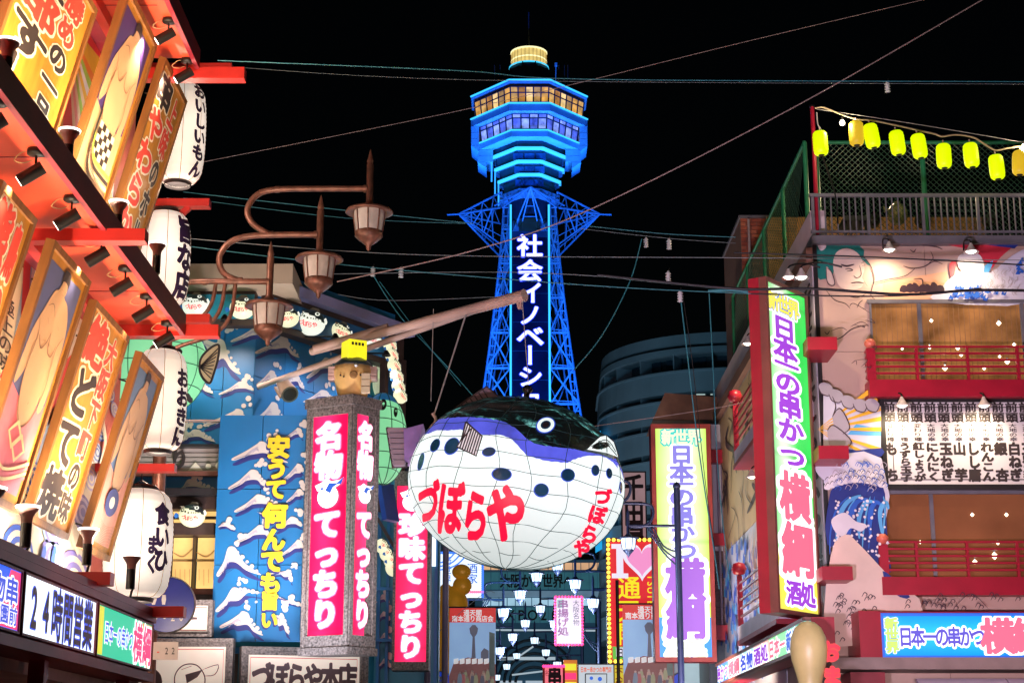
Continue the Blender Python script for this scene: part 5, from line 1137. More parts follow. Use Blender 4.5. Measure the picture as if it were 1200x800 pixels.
MB().tube([(3 * s_, -24 * s_, 24 * s_), (3 * s_, -27 * s_, 24 * s_)], [5 * s_, 3.5 * s_], mat('mouth_brown', (.3, .15, .05), .5), 12).build('mouth', t)
for x, z in ((-9, 22), (-13, 24), (11, 24), (15, 25)): MB().lathe([(0, -.02), (1.4 * s_, 0), (0, .02)], ink, 8, c=(x * s_, -math.sqrt(23 ** 2 - x * x) * s_ - .01, z * s_)).build('dot', t)
MB().lathe([(0, -.03), (2.5 * s_, 0), (0, .03)], white, 12, 'y', c=(6 * s_, -26 * s_, 35 * s_)).build('eye', t)
for k in range(3): MB().box(13 * s_, 23 * s_, -.42, -.3, (1 + k * 8) * s_, (8 + k * 8) * s_, mat('pale_block', (.7, .55, .35), .5, 0, .1, 4)).build('block', t)
c2 = Vector((c_.x + 1 * s_, c_.y - .05, c_.z + 46 * s_)); t = thing('yellow_box', 'small lit yellow box standing on the pot-fish figure, like a hat', 'box', c2)
yb_ = glow('box_yellow', (.95, .85, .02), 1.0, True, .05, 3); M_ = Matrix.Rotation(math.radians(30), 4, 'Z')
for a0, a1_, b0, b1_ in ((-.15, .15, -.16, -.15), (-.15, .15, .15, .16)): MB().box(a0, a1_, b0, b1_, 0, .3, yb_).build('side_panel', t, M_); MB().box(b0, b1_, a0, a1_, 0, .3, yb_).build('side_panel', t, M_)
MB().box(-.155, .155, -.155, .155, .3, .315, yb_).build('lid', t, M_)
for k in range(4): MB().box(-.12 + k * .06, -.08 + k * .06, -.165, -.161, .22, .27, ink).build('dot', t, M_)
# ================================================================== right restaurant: mural front, balconies, roof terrace
YR = 26.0; XC = P(959, 400, YR).x
RF = Fr((XC, YR, 0), (1, 0, 0)); RS = Fr((XC, 39.5, 0), (0, -1, 0))         # street front and the side wall along the street
RB = thing('mural_restaurant', 'three-storey restaurant with a painted wrestler mural, red balconies and a roof terrace, on the right', 'building', (XC, YR, 0))
RI = Matrix.Translation(Vector((-XC, -YR, 0)))
def rr(mb, name, F_=None, **k): return mb.build(name, RB, RI @ (F_.M if F_ else Matrix.Identity(4)), **k)
def H_(F_, y): return F_.hit(1000, y)[1]
mur = mat('mural_base', (.56, .38, .31), .5, 0, .07, 1.2); red2 = mat('balcony_red', (.36, .008, .028), .4, 0, .12, 3, .05); steelg = mat('rail_grey', (.2, .19, .22), .45, .4, .12, 5)
ztop = H_(RF, 288); XM = 14
for i in range(6):
    for j in range(3):
        x0, x1 = i * 1.75 + .004, (i + 1) * 1.75 - .004; y0, y1 = (2.6, 5.4, 8.0, ztop)[j] + .004, (2.6, 5.4, 8.0, ztop)[j + 1] - .004
        rr(MB().box(x0, x1, y0, y1, -.05, 0, mur), 'wall_panel', RF)
rr(MB().box(0.01, 10.5, 0, ztop - .01, -4, -.052, mat('wall_backing', (.3, .25, .24), .7, 0, .2, 1)), 'wall', RF)
rr(MB().box(0, 13.4, 0, ztop - .02, -3, -.0, mat('side_wall', (.55, .46, .4), .6, 0, .15, 1.5)), 'side_wall', RS)
# ---- mural artwork (a generic wrestler's face, hills, sea)
RL = lambda pts: RF.hits(pts)
pk = {k: mat('art_' + k, c, .5, 0, .1, 2) for k, c in dict(teal=(.01, .2, .17), skin=(.74, .57, .48), line=(.06, .03, .04), red=(.62, .03, .06), blue=(.02, .12, .55), lblue=(.1, .4, .75), navy=(.012, .03, .22), grey=(.42, .37, .42), gold=(.85, .46, .03), white=(.8, .76, .78), dusk=(.75, .4, .25), pale=(.62, .6, .7)).items()}
m = MB(); zc_ = [.004]
def A(pts, c_, sm=3): zc_[0] += .0016; m.poly(RL(pts), zc_[0], pk[c_], sm)
def Ln(pts, w_=1.0, c_='line'): zc_[0] += .0009; m.stroke(RL(pts), w_ * .013, zc_[0], pk[c_], 5)
A([(1035, 352), (1035, 330), (1110, 318), (1110, 352)], 'dusk', 0)
A([(956, 287), (1006, 287), (1012, 300), (1004, 300), (985, 295), (978, 312), (975, 325), (966, 327), (957, 324)], 'teal', 2); A([(958, 287), (966, 284), (968, 290), (962, 294)], 'white'); A([(1000, 287), (1020, 310), (1016, 310), (1012, 306), (1000, 295)], 'teal')
A([(979, 325), (976, 310), (980, 296), (992, 291), (1004, 296), (1010, 305), (1013, 315), (1010, 325), (1012, 330), (1008, 338), (995, 340), (984, 336)], 'skin'); A([(968, 313), (973, 318), (979, 330), (975, 335), (969, 328)], 'skin')
for q, w_ in (([(985, 310), (992, 312), (1001, 310)], 2.4), ([(1009, 309), (1015, 305)], 2), ([(990, 316), (995, 315), (999, 317), (992, 318)], 1.4), ([(1010, 312), (1014, 311)], 1.6), ([(1007, 311), (1009, 322), (1004, 326), (1000, 323)], 1.1), ([(997, 332), (1005, 331), (1012, 332)], 1.6), ([(998, 335), (1010, 334)], 1), ([(968, 314), (974, 319), (978, 332), (974, 335), (969, 330), (968, 314)], 1.3), ([(1010, 300), (1020, 312), (1024, 328), (1020, 345), (1026, 352)], 1.2), ([(968, 341), (978, 352), (990, 356), (996, 362)], 1.1), ([(991, 347), (1004, 349), (1014, 345)], 1), ([(1004, 361), (1007, 355), (1011, 352)], 1), ([(966, 389), (969, 392), (972, 388)], 1.2), ([(972, 400), (985, 396), (998, 386), (1012, 382), (1018, 382)], 1.4), ([(956, 440), (966, 443)], 1), ([(1058, 312), (1068, 315), (1082, 313), (1094, 307), (1104, 310)], 1.2), ([(1022, 332), (1040, 328), (1060, 324), (1072, 315)], 1.2), ([(1090, 295), (1093, 303), (1088, 309)], 1), ([(1066, 293), (1070, 296), (1073, 292)], 1.2), ([(1080, 288), (1096, 290), (1104, 293)], 1.2), ([(1070, 328), (1080, 328), (1080, 340), (1076, 345)], 1.6), ([(1012, 330), (1016, 336)], 1)): Ln(q, w_)
A([(1110, 286), (1190, 284), (1186, 290), (1172, 302), (1160, 316), (1152, 306), (1140, 296), (1126, 291)], 'red'); A([(1150, 315), (1163, 306), (1158, 320), (1150, 324)], 'lblue', 2); A([(1112, 310), (1118, 306), (1120, 310), (1116, 328), (1113, 322)], 'red', 2); A([(1150, 287), (1196, 285), (1188, 292)], 'navy', 0)
A([(1122, 302), (1130, 297), (1145, 298), (1151, 306), (1152, 318), (1140, 326), (1128, 320), (1122, 312)], 'white')
A([(1096, 354), (1104, 336), (1120, 322), (1140, 316), (1160, 320), (1186, 300), (1215, 292), (1215, 354)], 'pale')
rnd = random.Random(11)
for k in range(34): x, y = rnd.gauss(1135, 12), rnd.gauss(345, 6); A([(x - 3, y + 2), (x - 1, y - 3), (x + 1, y), (x + 4, y - 2), (x + 2, y + 3)], 'blue', 0) if y < 353 else None
for k in range(14): x, y = rnd.uniform(1188, 1212), rnd.uniform(306, 322); A([(x - 3, y + 2), (x, y - 3), (x + 3, y + 2)], 'blue', 0)
for k in range(90): x, y = rnd.uniform(1125, 1212), rnd.uniform(322, 350); Ln([(x, y), (x + rnd.uniform(-3, 3), y - 3), (x + rnd.uniform(-4, 4), y - 6)], .8, 'grey')
for k in range(7): x = 1056 + k * 7; A([(x - 5, 346), (x - 3, 339 - (k % 3) * 2), (x + 3, 339 - (k % 2) * 2), (x + 5, 346)], 'line', 2)
# sunburst and necklace of beads
A([(962, 462), (975, 470), (1000, 479), (1029, 479), (1029, 530), (1000, 532), (975, 528), (962, 534)], 'pale', 0)
A([(1000, 500), (1029, 505), (1029, 514), (990, 512)], 'lblue', 0)
for k in range(9):
    a0, a1_ = math.radians(-38 + k * 9), math.radians(-34 + k * 9); c_ = (955, 506); r_ = 78
    q = [c_, (c_[0] + r_ * math.cos(a0), c_[1] + r_ * math.sin(a0)), (c_[0] + r_ * math.cos(a1_), c_[1] + r_ * math.sin(a1_))]
    q = [(min(x, 1029), y) for x, y in q]; A(q, 'gold', 0) if k != 5 else None
bd = [(964, 459), (976, 467), (990, 474), (1004, 478), (1018, 478)]
for x, y in bd:
    A([(x - 8, y - 2), (x - 4, y - 7), (x + 4, y - 6), (x + 9, y), (x + 7, y + 7), (x - 3, y + 7)], 'grey'); Ln([(x - 8, y - 2), (x - 4, y + 6), (x + 5, y + 8), (x + 9, y)], 1.3)
A([(972, 492), (980, 482), (988, 492), (992, 505), (984, 512), (974, 504)], 'grey', 0); A([(966, 508), (974, 500), (994, 520), (984, 532), (968, 524)], 'grey', 0)
Ln([(972, 492), (980, 482), (988, 492), (992, 505), (984, 512)], 1.5); Ln([(966, 508), (974, 502), (994, 520), (984, 532)], 1.5); Ln([(972, 468), (976, 480), (972, 492)], 1.3)
A([(956, 535), (975, 527), (1000, 531), (1029, 528), (1029, 538), (1000, 540), (975, 538), (956, 545)], 'navy', 2)
A([(956, 545), (985, 535), (1029, 540), (1033, 620), (956, 560)], 'pale', 2)
# generic rolling sea: rounded dark swells with spray dots
A([(966, 600), (972, 575), (980, 562), (996, 560), (1012, 556), (1030, 570), (1034, 600), (1034, 676), (1000, 655), (966, 640)], 'navy', 2); A([(970, 578), (985, 568), (1000, 566), (1018, 572), (1030, 588), (1034, 640), (1040, 672), (1020, 668), (995, 650), (975, 640), (968, 610)], 'navy', 3)
for k in range(26):      # foam curls along the top of the swell
    x = 966 + (k % 13) * 5.2; y = 566 - 8 * math.sin((x - 966) / 22) + (k // 13) * 7; A([(x - 4, y + 3), (x - 3, y - 3), (x + 1, y - 5), (x + 4, y - 1), (x + 2, y + 4)], 'white' if k % 3 else 'pale', 3); Ln([(x - 3, y), (x, y - 4), (x + 3, y - 1), (x + 1, y + 1)], .9, 'line')
for k in range(9): Ln([(968 + k * 7.5, 652 - k), (969 + k * 7.6, 625), (976 + k * 7, 600), (990 + k * 5, 585)], 2.2, ('blue', 'navy', 'lblue')[k % 3])
for k in range(5): Ln([(976 + k * 13, 640 - k * 3), (978 + k * 12, 612 - k * 2), (988 + k * 11, 592), (1004 + k * 8, 584 + k * 4)], 5.5, 'blue' if k % 2 else 'lblue')
A([(970, 612), (985, 604), (998, 614), (1010, 618), (1004, 626), (992, 622), (984, 632), (974, 626)], 'white', 4)
for k in range(95): x, y = rnd.uniform(972, 1036), rnd.uniform(586, 668); zc_[0] += .0005; m.disc(*RF.hit(x, y), .012 + .014 * rnd.random(), zc_[0], pk['white'], 7)
A([(968, 655), (985, 630), (1000, 640), (1030, 672), (1075, 720), (968, 760)], 'skin', 3); A([(1028, 672), (1040, 680), (1060, 702), (1048, 702), (1034, 690)], 'navy', 2)
for k in range(70):
    x, y = (rnd.uniform(968, 1018), rnd.uniform(700, 760)) if k < 40 else (rnd.uniform(1040, 1212), rnd.uniform(700, 717)); Ln([(x - 3, y + 2), (x, y - 3), (x + 3, y - 1), (x + 1.5, y + 1)], 1.1, 'line')
for k in range(40): x, y = rnd.uniform(972, 1030), rnd.uniform(546, 580); Ln([(x - 4, y + 2), (x - 1, y - 3), (x + 3, y), (x + 1, y + 3)], .9, 'blue' if k % 3 else 'grey')
Ln([(1108, 716), (1128, 699), (1148, 716)], 1)
rr(m, 'mural_artwork', RF)
# side strip with dark brush lettering next to the corner, dark corner trim
rr(MB().box(-.03, .03, 2.6, ztop, .001, .05, black), 'corner_trim', RF)
m = MB(); a1s = 13.45; m.box(a1s - 1.7, a1s - .05, 3.4, ztop - .3, .004, .03, mat('strip_grey', (.5, .46, .5), .5, 0, .08, 2)); rr(m, 'strip_panel', RS)
m = MB(); yy2 = [ztop - .5, 4.4]; m.vtext('新世界日本一の串かつ横綱', a1s - .85, yy2[0], yy2[1], 1.3, .035, ink, .05); rr(m, 'strip_lettering', RS)
# inked contour lines, clouds and folds that fill the pale parts of the painting
for k in range(9):
    x0_, y0_ = rnd.uniform(960, 1012), rnd.uniform(362, 452); mm_ = MB(); zc_[0] += .0006; mm_.stroke(RL([(x0_, y0_), (x0_ + rnd.uniform(5, 16), y0_ + rnd.uniform(-6, 6)), (x0_ + rnd.uniform(12, 24) if x0_ < 990 else x0_ + 6, y0_ + rnd.uniform(-4, 8))]), .012, zc_[0], pk['line'], 4); rr(mm_, 'ink_line', RF)
# farther part of the side wall: tan mural with loose strokes and blue sea
m = MB(); m.box(.0, 9.2, 6.4, ztop - .3, .004, .02, mat('mural_tan', (.62, .42, .22), .5, 0, .12, 1)); m.box(0, 9.2, 2.6, 6.38, .004, .02, pk['pale']); rr(m, 'mural_panel', RS)
m = MB(); z0_ = .024
for k in range(46): a, b = rnd.uniform(.3, 9), rnd.uniform(6.6, 9.6); z0_ += .0006; m.stroke([(a, b), (a + rnd.uniform(-.7, .7), b - .25), (a + rnd.uniform(-.9, .9), b - rnd.uniform(.4, .9))], rnd.choice((.03, .05, .16)), z0_, pk['line'], 5)
for k in range(120): a, b = rnd.gauss(4.5, 2.2), rnd.gauss(4.9, .8); z0_ += .0005; m.poly([(a - .2, b - .1), (a - .08, b + .16), (a + .1, b + .02), (a + .24, b + .1), (a + .1, b - .14)], z0_, pk['blue'] if k % 3 else pk['lblue'])
for k in range(9): a = 5.8 + k * .22; z0_ += .0006; m.stroke([(a, 6.2), (a + .1, 5.4), (a - .1, 4.7)], .07, z0_, pk['dusk'], 3)
rr(m, 'mural_artwork', RS)
# parapet, roof terrace
ptop = H_(RF, 238)
rr(MB().box(0, 13.42, ztop + .0, ptop - .1, -.22, .02, mat('parapet_white', (.62, .5, .52), .55, 0, .1, 1.5)), 'parapet', RS)
rr(MB().box(0, 13.43, ztop - .22, ztop - .002, -.22, .12, mat('beam_umber', (.2, .1, .07), .5, 0, .15, 3)), 'side_beam', RS)
rr(MB().box(-.05, 10.5, ztop + .002, ztop + .14, -3.2, .12, steelg), 'terrace_slab', RF)
g = H_(RF, 228.5)
rr(MB().box(-.05, 10.4, g - .05, g, .02, .08, steelg), 'top_rail', RF); rr(MB().box(-.05, 10.4, ztop + .2, ztop + .235, .03, .07, steelg), 'bottom_rail', RF)
b0 = MB().box(-.01, .01, 0, g - .051 - ztop - .14, -.01, .01, steelg); first = None
xs = [RF.hit(952 + 7.15 * i, 250)[0] for i in range(52)]
for i, x in enumerate(xs):
    big = i % 9 == 0; Mx = RI @ RF.M @ Matrix.Translation((x, ztop + .141, .05)) @ (Matrix.Diagonal((2.3, 1, 2.3, 1)) if big else Matrix.Identity(4))
    if first is None: first = b0.build('baluster', RB, Mx)
    else: inst(first, RB, Mx)
# chain-link fence on posts
fg = mat('fence_green', (.02, .2, .08), .45, .2, .15, 5); fthin = mat('fence_wire', (.02, .07, .035), .5, .2, .15, 5)
FF = RF.at(0, 0, -1.1); ft, fb = FF.hit(1000, 167)[1], ztop + .15; fx0 = FF.hit(956.5, 200)[0]
FN = thing('chain_link_fence', 'green chain-link fence on posts round the roof terrace of the mural restaurant', 'fence', FF.w(fx0, fb))
NI = Matrix.Translation(-FF.w(fx0, fb))
MB().tube([FF.w(fx0, ft), FF.w(10, ft)], .035, fg, 8).build('top_rail', FN, NI)
for px in (958, 1083, 1215): a = FF.hit(px, 220)[0]; MB().tube([FF.w(a, fb), FF.w(a, ft)], .045, fg, 8).build('post', FN, NI)
m = MB(); st = .1; hh = ft - fb; n = int((10 - fx0) / st)
for i in range(-int(hh / st) - 1, n):
    for sg in (1, -1):
        xa, xb = fx0 + i * st, fx0 + i * st + hh; ya, yb = fb, ft
        if xa < fx0: ya = fb + (fx0 - xa); xa = fx0
        if xb > 10: yb = ft - (xb - 10); xb = 10
        if xb <= xa: continue
        if sg < 0: ya, yb = ft - (ya - fb), ft - (yb - fb)
        p, q = FF.w(xa, ya), FF.w(xb, yb); m.bar(p, q, .007, fthin)
m.build('wire_mesh', FN, NI, stuff=True)
FS = Fr((XC + .12, 39.5, 0), (0, -1, 0)); m = MB(); x1s = 13.5 - 1.1
for i in range(0, int(9 / .16)):
    a = x1s - i * .16
    for sg in (1, -1):
        p, q = (FS.w(a, ptop - .1 if sg > 0 else ft), FS.w(a - (ft - ptop + .1), ft if sg > 0 else ptop - .1)); m.bar(p, q, .007, fthin)
m.build('side_wire_mesh', FN, NI, stuff=True)
for i in range(5): a = x1s - i * 2.4; MB().tube([FS.w(a, ptop - .5), FS.w(a, ft)], .04, fg, 8).build('post', FN, NI)
MB().tube([FS.w(x1s - 9.6, ft), FS.w(x1s, ft)], .035, fg, 8).build('top_rail', FN, NI)
MB().tube([FS.w(x1s - 9.6, ptop), FS.w(x1s, ptop)], .03, fg, 8).build('mid_rail', FN, NI)
# red mast at the terrace corner
c_ = RF.w(RF.hit(956, 220)[0], ztop + .15, .0); hm = RF.hit(954, 126)[1] - c_.z
t = thing('red_mast', 'thin red pole at the corner of the roof terrace carrying the lantern string', 'pole', c_); MB().tube([(0, 0, 0), (0, 0, hm)], .035, red2, 10).build('shaft', t); MB().tube([(0, 0, hm), (0, 0, hm + .03)], .045, iron, 10).build('cap', t)
# buildings on the roof and behind: brick wall, pale grid wall
BK = Fr((max(P(869, 300, 36).x, XC + .02), 36, 0), (1, 0, 0)); bk0, bk1 = BK.hit(869, 350), BK.hit(900, 253); t = thing('brick_building', 'narrow red brick wall end standing behind the green corner sign', 'building', BK)
hb1 = bk1[1]; wd = bk1[0] - .0; brk = [mat('brick_%d' % i, c_, .7, 0, .2, 6, .15) for i, c_ in enumerate(((.42, .1, .05), (.34, .075, .04), (.5, .14, .07)))]
MB().box(0, wd, ztop + .1, hb1 - .06, -3, -.02, mat('mortar', (.22, .12, .09), .8, 0, .1, 5)).build('wall', t); bz = hb1 - 2.0; protos = []
for i, mm in enumerate(brk): protos.append(None)
row = 0; z = hb1 - .14
rb2 = random.Random(4)
while z > bz:
    x = -(row % 2) * .12
    while x < wd:
        xa, xb = max(x, 0) + .008, min(x + .24, wd) - .008; k = rb2.randrange(3)
        if xb - xa > .05:
            Mx = Matrix.Translation((xa, z, -.02)) @ Matrix.Diagonal((xb - xa, .075, .022, 1))
            if protos[k] is None: protos[k] = MB().box(0, 1, 0, 1, 0, 1, brk[k]).build('brick', t, Mx)
            else: inst(protos[k], t, Mx)
        x += .24
    z -= .09; row += 1
MB().box(-.04, wd + .02, hb1 - .058, hb1, -3, .05, steelg).build('coping', t); MB().tube([(wd * .28, ztop + .3, .06), (wd * .28, hb1 - .1, .06)], .03, mat('pipe_pale', (.5, .38, .35), .5), 8).build('drain_pipe', t)
PW = Fr((P(900, 300, 32.8).x, 32.8, 0), (1, 0, 0)); t = thing('roof_wall', 'pale yellow tiled wall seen through the terrace railing and fence', 'wall', PW); y1p = PW.hit(960, 254)[1]; wdp = PW.hit(1155, 260)[0]
ptl = mat('tile_ochre', (.5, .27, .09), .6, 0, .2, 6, .1)
MB().box(0, wdp, 0, y1p, -.6, -.02, mat('grout_brown', (.3, .17, .08), .7)).build('wall', t); tp = None
for i in range(int(wdp / .42)):
    for j in range(4):
        Mx = Matrix.Translation((i * .42 + .012, y1p - .3 * (j + 1) + .01, -.02))
        if tp is None: tp = MB().box(0, .395, 0, .28, 0, .02, ptl).build('tile', t, Mx)
        else: inst(tp, t, Mx)
for i, px in enumerate((1022, 1078, 1157)): q = PW.hit(px, 261); f = thing('roof_spotlight', 'small dark spotlight on the roof wall behind the terrace railing, %s from the left' % ('first', 'second', 'third')[i], 'spotlight', PW.w(q[0], q[1], .2), 'dark spotlights on the roof wall'); MB().lathe([(0, -.1), (.12, -.08), (.14, .1), (0, .12)], iron, 12, 'y').build('head', f); MB().tube([(0, 0, 0), (0, .2, -.1)], .02, iron, 6).build('arm', f)
t = thing('puffer_ornament', 'unlit olive puffer-fish ornament hanging behind the terrace railing', 'ornament', P(1052, 251, 27.4)); s_ = .0139
om = mat('ornament_olive', (.3, .26, .1), .3, .2, .35, 4, .15)
MB().lathe([(math.cos(-PI / 2 + PI * j / 14) * 12 * s_, math.sin(-PI / 2 + PI * j / 14) * 14 * s_) for j in range(15)], om, 22).build('body', t)
MB().slab([(-11 * s_, 0), (-17 * s_, 5 * s_), (-16 * s_, -3 * s_)], -.02, .02, om).build('tail', t, Matrix.Rotation(PI / 2, 4, 'X') @ Matrix.Translation((0, .07, 0))); MB().lathe([(0, 10 * s_), (4 * s_, 15 * s_), (0, 17 * s_)], om, 10).build('fin', t)
lamp('POINT', (0, 1.2, .9), 150, (1, .75, .45), .3, parent=t, name='roof_fill')  # added fill light for the roof wall, without a fixture
t = thing('work_table', 'dark trestle table standing on the roof terrace behind the railing', 'table', P(1000, 275, 27.0)); dx = .0137
MB().box(-14 * dx, 14 * dx, -.3, .3, 11 * dx, 17 * dx, black).build('table_top', t)
for x in (-12, -6, 6, 12): MB().box(x * dx - .02, x * dx + .02, -.25, -.2, -5 * dx, 11 * dx, black).build('leg', t)
# ---- windows
amb = mat('window_glass_amber', (.22, .1, .035), .12, 0, .6, 1.6, 0, .16, (.85, .4, .13), True)
amb2 = mat('window_glass_brown', (.16, .06, .03), .12, 0, .3, .8, 0, .12, (.8, .26, .1), True)
def window(y0, y1, xs_, gm, name):
    t0, t1 = RF.hit(1018, y0), RF.hit(1018, y1); 
    fr = MB().box(t0[0] - .03, 10, t0[1], t0[1] + .06, -.02, .05, steelg); rr(fr, 'window_head', RF)
    for a, b in zip(xs_, xs_[1:]):
        xa, xb = RF.hit(a, y0)[0], RF.hit(b, y0)[0]
        o = rr(MB().box(xa + .03, xb - .03, t1[1], t0[1] - .002, .004, .012, gm), name, RF)
        for x_ in (xa, xb - .03): MB().box(x_, x_ + .03, t1[1], t0[1] - .002, .004, .045, steelg).build('frame', o)
window(356, 452, (1018, 1076, 1196, 1320), amb, 'window'); window(579, 690, (1034, 1090, 1215, 1330), amb2, 'window')
m = MB()      # curtain grid seen through the upper window
for i in range(44): x = RF.hit(1020 + i * 6.1, 380)[0]; m.box(x, x + .008, RF.hit(1018, 452)[1], RF.hit(1018, 357)[1], .013, .014, mat('grid_brown', (.25, .12, .05), .6))
rr(m, 'curtain_grid', RF, stuff=True)
for i, (x, y, r_) in enumerate(((1091, 376, 2.4), (1170, 379, 3.2), (1057, 409, 1.8), (1089, 407, 3), (1122, 408, 3), (1107, 431, 4), (1153, 432, 2.2), (1188, 404, 2.4), (1180, 424, 3.4), (1171, 418, 2), (1126, 416, 2.4), (1139, 603, 2.4), (1179, 603, 2.4), (1078, 635, 2.2), (1169, 636, 2.4), (1165, 651, 4.5), (1142, 658, 3))):
    c_ = RF.w(*RF.hit(x, y), .02); t = thing('window_lamp', 'small glowing bulb in the %s window, at %s' % ('upper' if y < 500 else 'lower', ['the top left', 'the top right', 'far left', 'left above the rail', 'centre above the rail', 'centre below', 'lower right', 'right edge', 'right below', 'right, small one', 'the middle', 'the top', 'the top right corner', 'left above the balcony', 'right above the balcony', 'the balcony rail', 'the balcony rail, dimmer'][i]), 'lamp', c_, 'bulbs glowing in the amber windows')
    MB().lathe([(0, -r_ * .013), (r_ * .012, 0), (0, r_ * .013)], glow('bulb_white', (1, .85, .62), 5, False), 12).build('bulb', t); MB().lathe([(0, r_ * .0135), (r_ * .006, r_ * .014), (0, r_ * .022)], steelg, 8).build('cap', t)
# ---- balconies
def balcony(yb, yt, px0, label):
    d = .36; BF = RF.at(0, 0, d); zb_, zt_2 = BF.hit(1030, yb)[1], BF.hit(1030, yt)[1]; x0 = BF.hit(px0, yb)[0]
    t = thing('balcony', label, 'balcony', BF.w(x0, zb_)); BI = Matrix.Translation(-BF.w(x0, zb_)) @ BF.M; hbm = .27
    MB().box(x0, 10.3, zb_, zb_ + hbm, -.06, .04, red2).build('base_beam', t, BI); MB().box(x0 + .01, x0 + .1, zb_ + .002, zb_ + hbm, -d, -.062, red2).build('side_beam', t, BI)
    MB().box(x0 + .05, 10.3, zb_ + .01, zb_ + .07, -d, -.065, red2).build('deck', t, BI)
    for k in range(5):
        z = zb_ + hbm + .09 + k * .105
        MB().box(x0 + .12, 10.3, z, z + .032, -.025, .005, red2).build('rail', t, BI); MB().box(x0 + .03, x0 + .06, z, z + .032, -d, -.08, red2).build('side_rail', t, BI)
    for px in (px0 + 4, 1077, 1137, 1196): a = BF.hit(px, yb)[0]; w_ = .07 if px == px0 + 4 else .02; MB().box(a - w_, a + w_, zb_ + hbm + .001, (zt_2 if w_ > .03 else zb_ + hbm + .54), -.05, .012, red2).build('post', t, BI)
    a = BF.hit(px0 + 4, yb)[0]; MB().lathe([(0, 0), (.05, .01), (.09, .06), (.09, .1), (.05, .15), (0, .16)], mat('ball_finial', (.7, .16, .1), .3), 16, 'z').build('finial', t, BI @ Matrix.Translation((a, zt_2, -.02)) @ Matrix.Rotation(-PI / 2, 4, 'X'))
    return t
balcony(465, 408, 1019, 'upper red balcony railing in front of the brighter amber window'); balcony(697, 637, 1034, 'lower red balcony railing in front of the brown window')
# ---- menu board
x0, y1 = RF.hit(1030, 466, .15); x1, y0 = 7.9, RF.hit(1030, 573, .15)[1]; MF = RF.at(x0, y0, .15); W_, Hh = x1 - x0, y1 - y0
t = thing('menu_board', 'white menu board with rows of black brush lettering between the two balconies', 'sign', MF)
MB().box(.07, W_ - .07, .07, Hh - .07, -.1, 0, mat('board_white', (.72, .68, .68), .5, 0, .04, 2)).build('panel', t)
for a, b, c_, d_ in ((0, .07, 0, Hh), (W_ - .07, W_, 0, Hh), (.072, W_ - .072, 0, .07), (.072, W_ - .072, Hh - .07, Hh)): MB().box(a, b, c_, d_, -.12, .04, black).build('frame_rail', t)
m = MB(); m.stroke([(.17, .15), (W_ - .17, .15), (W_ - .17, Hh - .15), (.17, Hh - .15)], .015, .003, ink, 1, False, True); cw = MF.hit(1079, 520)[0] - MF.hit(1063, 520)[0]
cols = [('変わり種', 'も ち'), ('変わり種', 'うずら玉子'), ('変わり種', '紅しょうが'), ('大地の幸', 'にんにく'), ('大地の幸', '玉ねぎ'), ('大地の幸', '山 芋'), ('大地の幸', 'しし唐'), ('大地の幸', 'れんこん'), ('大地の幸', '銀 杏'), ('大地の幸', '白ねぎ'), ('大地の幸', '玉蜀黍')]
yl = lambda py: MF.hit(1043, py)[1]; x_ = MF.hit(1044, 520)[0]
for i, (a, b) in enumerate(cols):
    x = x_ + i * cw
    m.vtext('前頭', x, yl(471), yl(495), cw * .92, .004, ink, .04); m.vtext(a, x, yl(496), yl(517), cw * .62, .004, ink, .02, fine=False); m.vtext(b, x, yl(518), yl(564), cw * (.95 if len(b) < 5 else .85), .004, ink, .06)
m.build('lettering', t)
# ---- gooseneck lamps on the mural and on the menu board
def wall_lamp(F_, px, py, d, e, label, s_=1):
    a, b = F_.hit(px, py, d); t = thing('wall_lamp', label, 'lamp', F_.w(a, b, d), 'white shaded lamps on the mural restaurant')
    TM = Matrix.Translation(-F_.w(a, b, d)) @ F_.at(a, b, d).M; MB().tube([(0, .03, 0), (0, .14, -.02), (-.04, .2, -d * .5), (0, .12, -d)], .014, iron, 6, k=4).build('arm', t, TM)
    MB().lathe([(.02, .1), (.035, .06), (.07, 0), (.12 * s_, -.05), (.118 * s_, -.055), (.05, -.01), (0, 0)], mat('shade_white', (.6, .52, .48), .35), 18).build('shade', t)
    MB().lathe([(0, -.08), (.05, -.06), (.085 * s_, -.03), (0, -.01)], glow('lamp_bulb', (1, .93, .8), 9, False), 14).build('bulb', t)
    lamp('SPOT', (0, 0, -.11), e, (1, .78, .5), .06, tuple(-F_.n * .55 + Vector((0, 0, -1))), 150, 1, 'bulb_light', parent=t)
wall_lamp(RF, 1042, 290, .42, 60, 'shaded lamp above the wrestler mural, left one'); wall_lamp(RF, 1138, 292, .42, 60, 'shaded lamp above the wrestler mural, in front of the red patch')
wall_lamp(RF, 1057, 472, .5, 66, 'shaded lamp at the left of the menu board'); wall_lamp(RF, 1153, 472, .5, 66, 'shaded lamp at the right of the menu board')
wall_lamp(RS, 924, 322, .5, 50, 'pink-lit shaded lamp above the green corner sign, nearer the street'); wall_lamp(RS, 939, 322, .6, 260, 'shaded lamp beside the corner lettering strip')
wall_lamp(RS, 876, 400, .5, 260, 'small bright lamp on the tan side mural left of the corner sign'); wall_lamp(RS, 881, 556, .5, 200, 'small bright lamp on the blue side mural left of the corner sign')
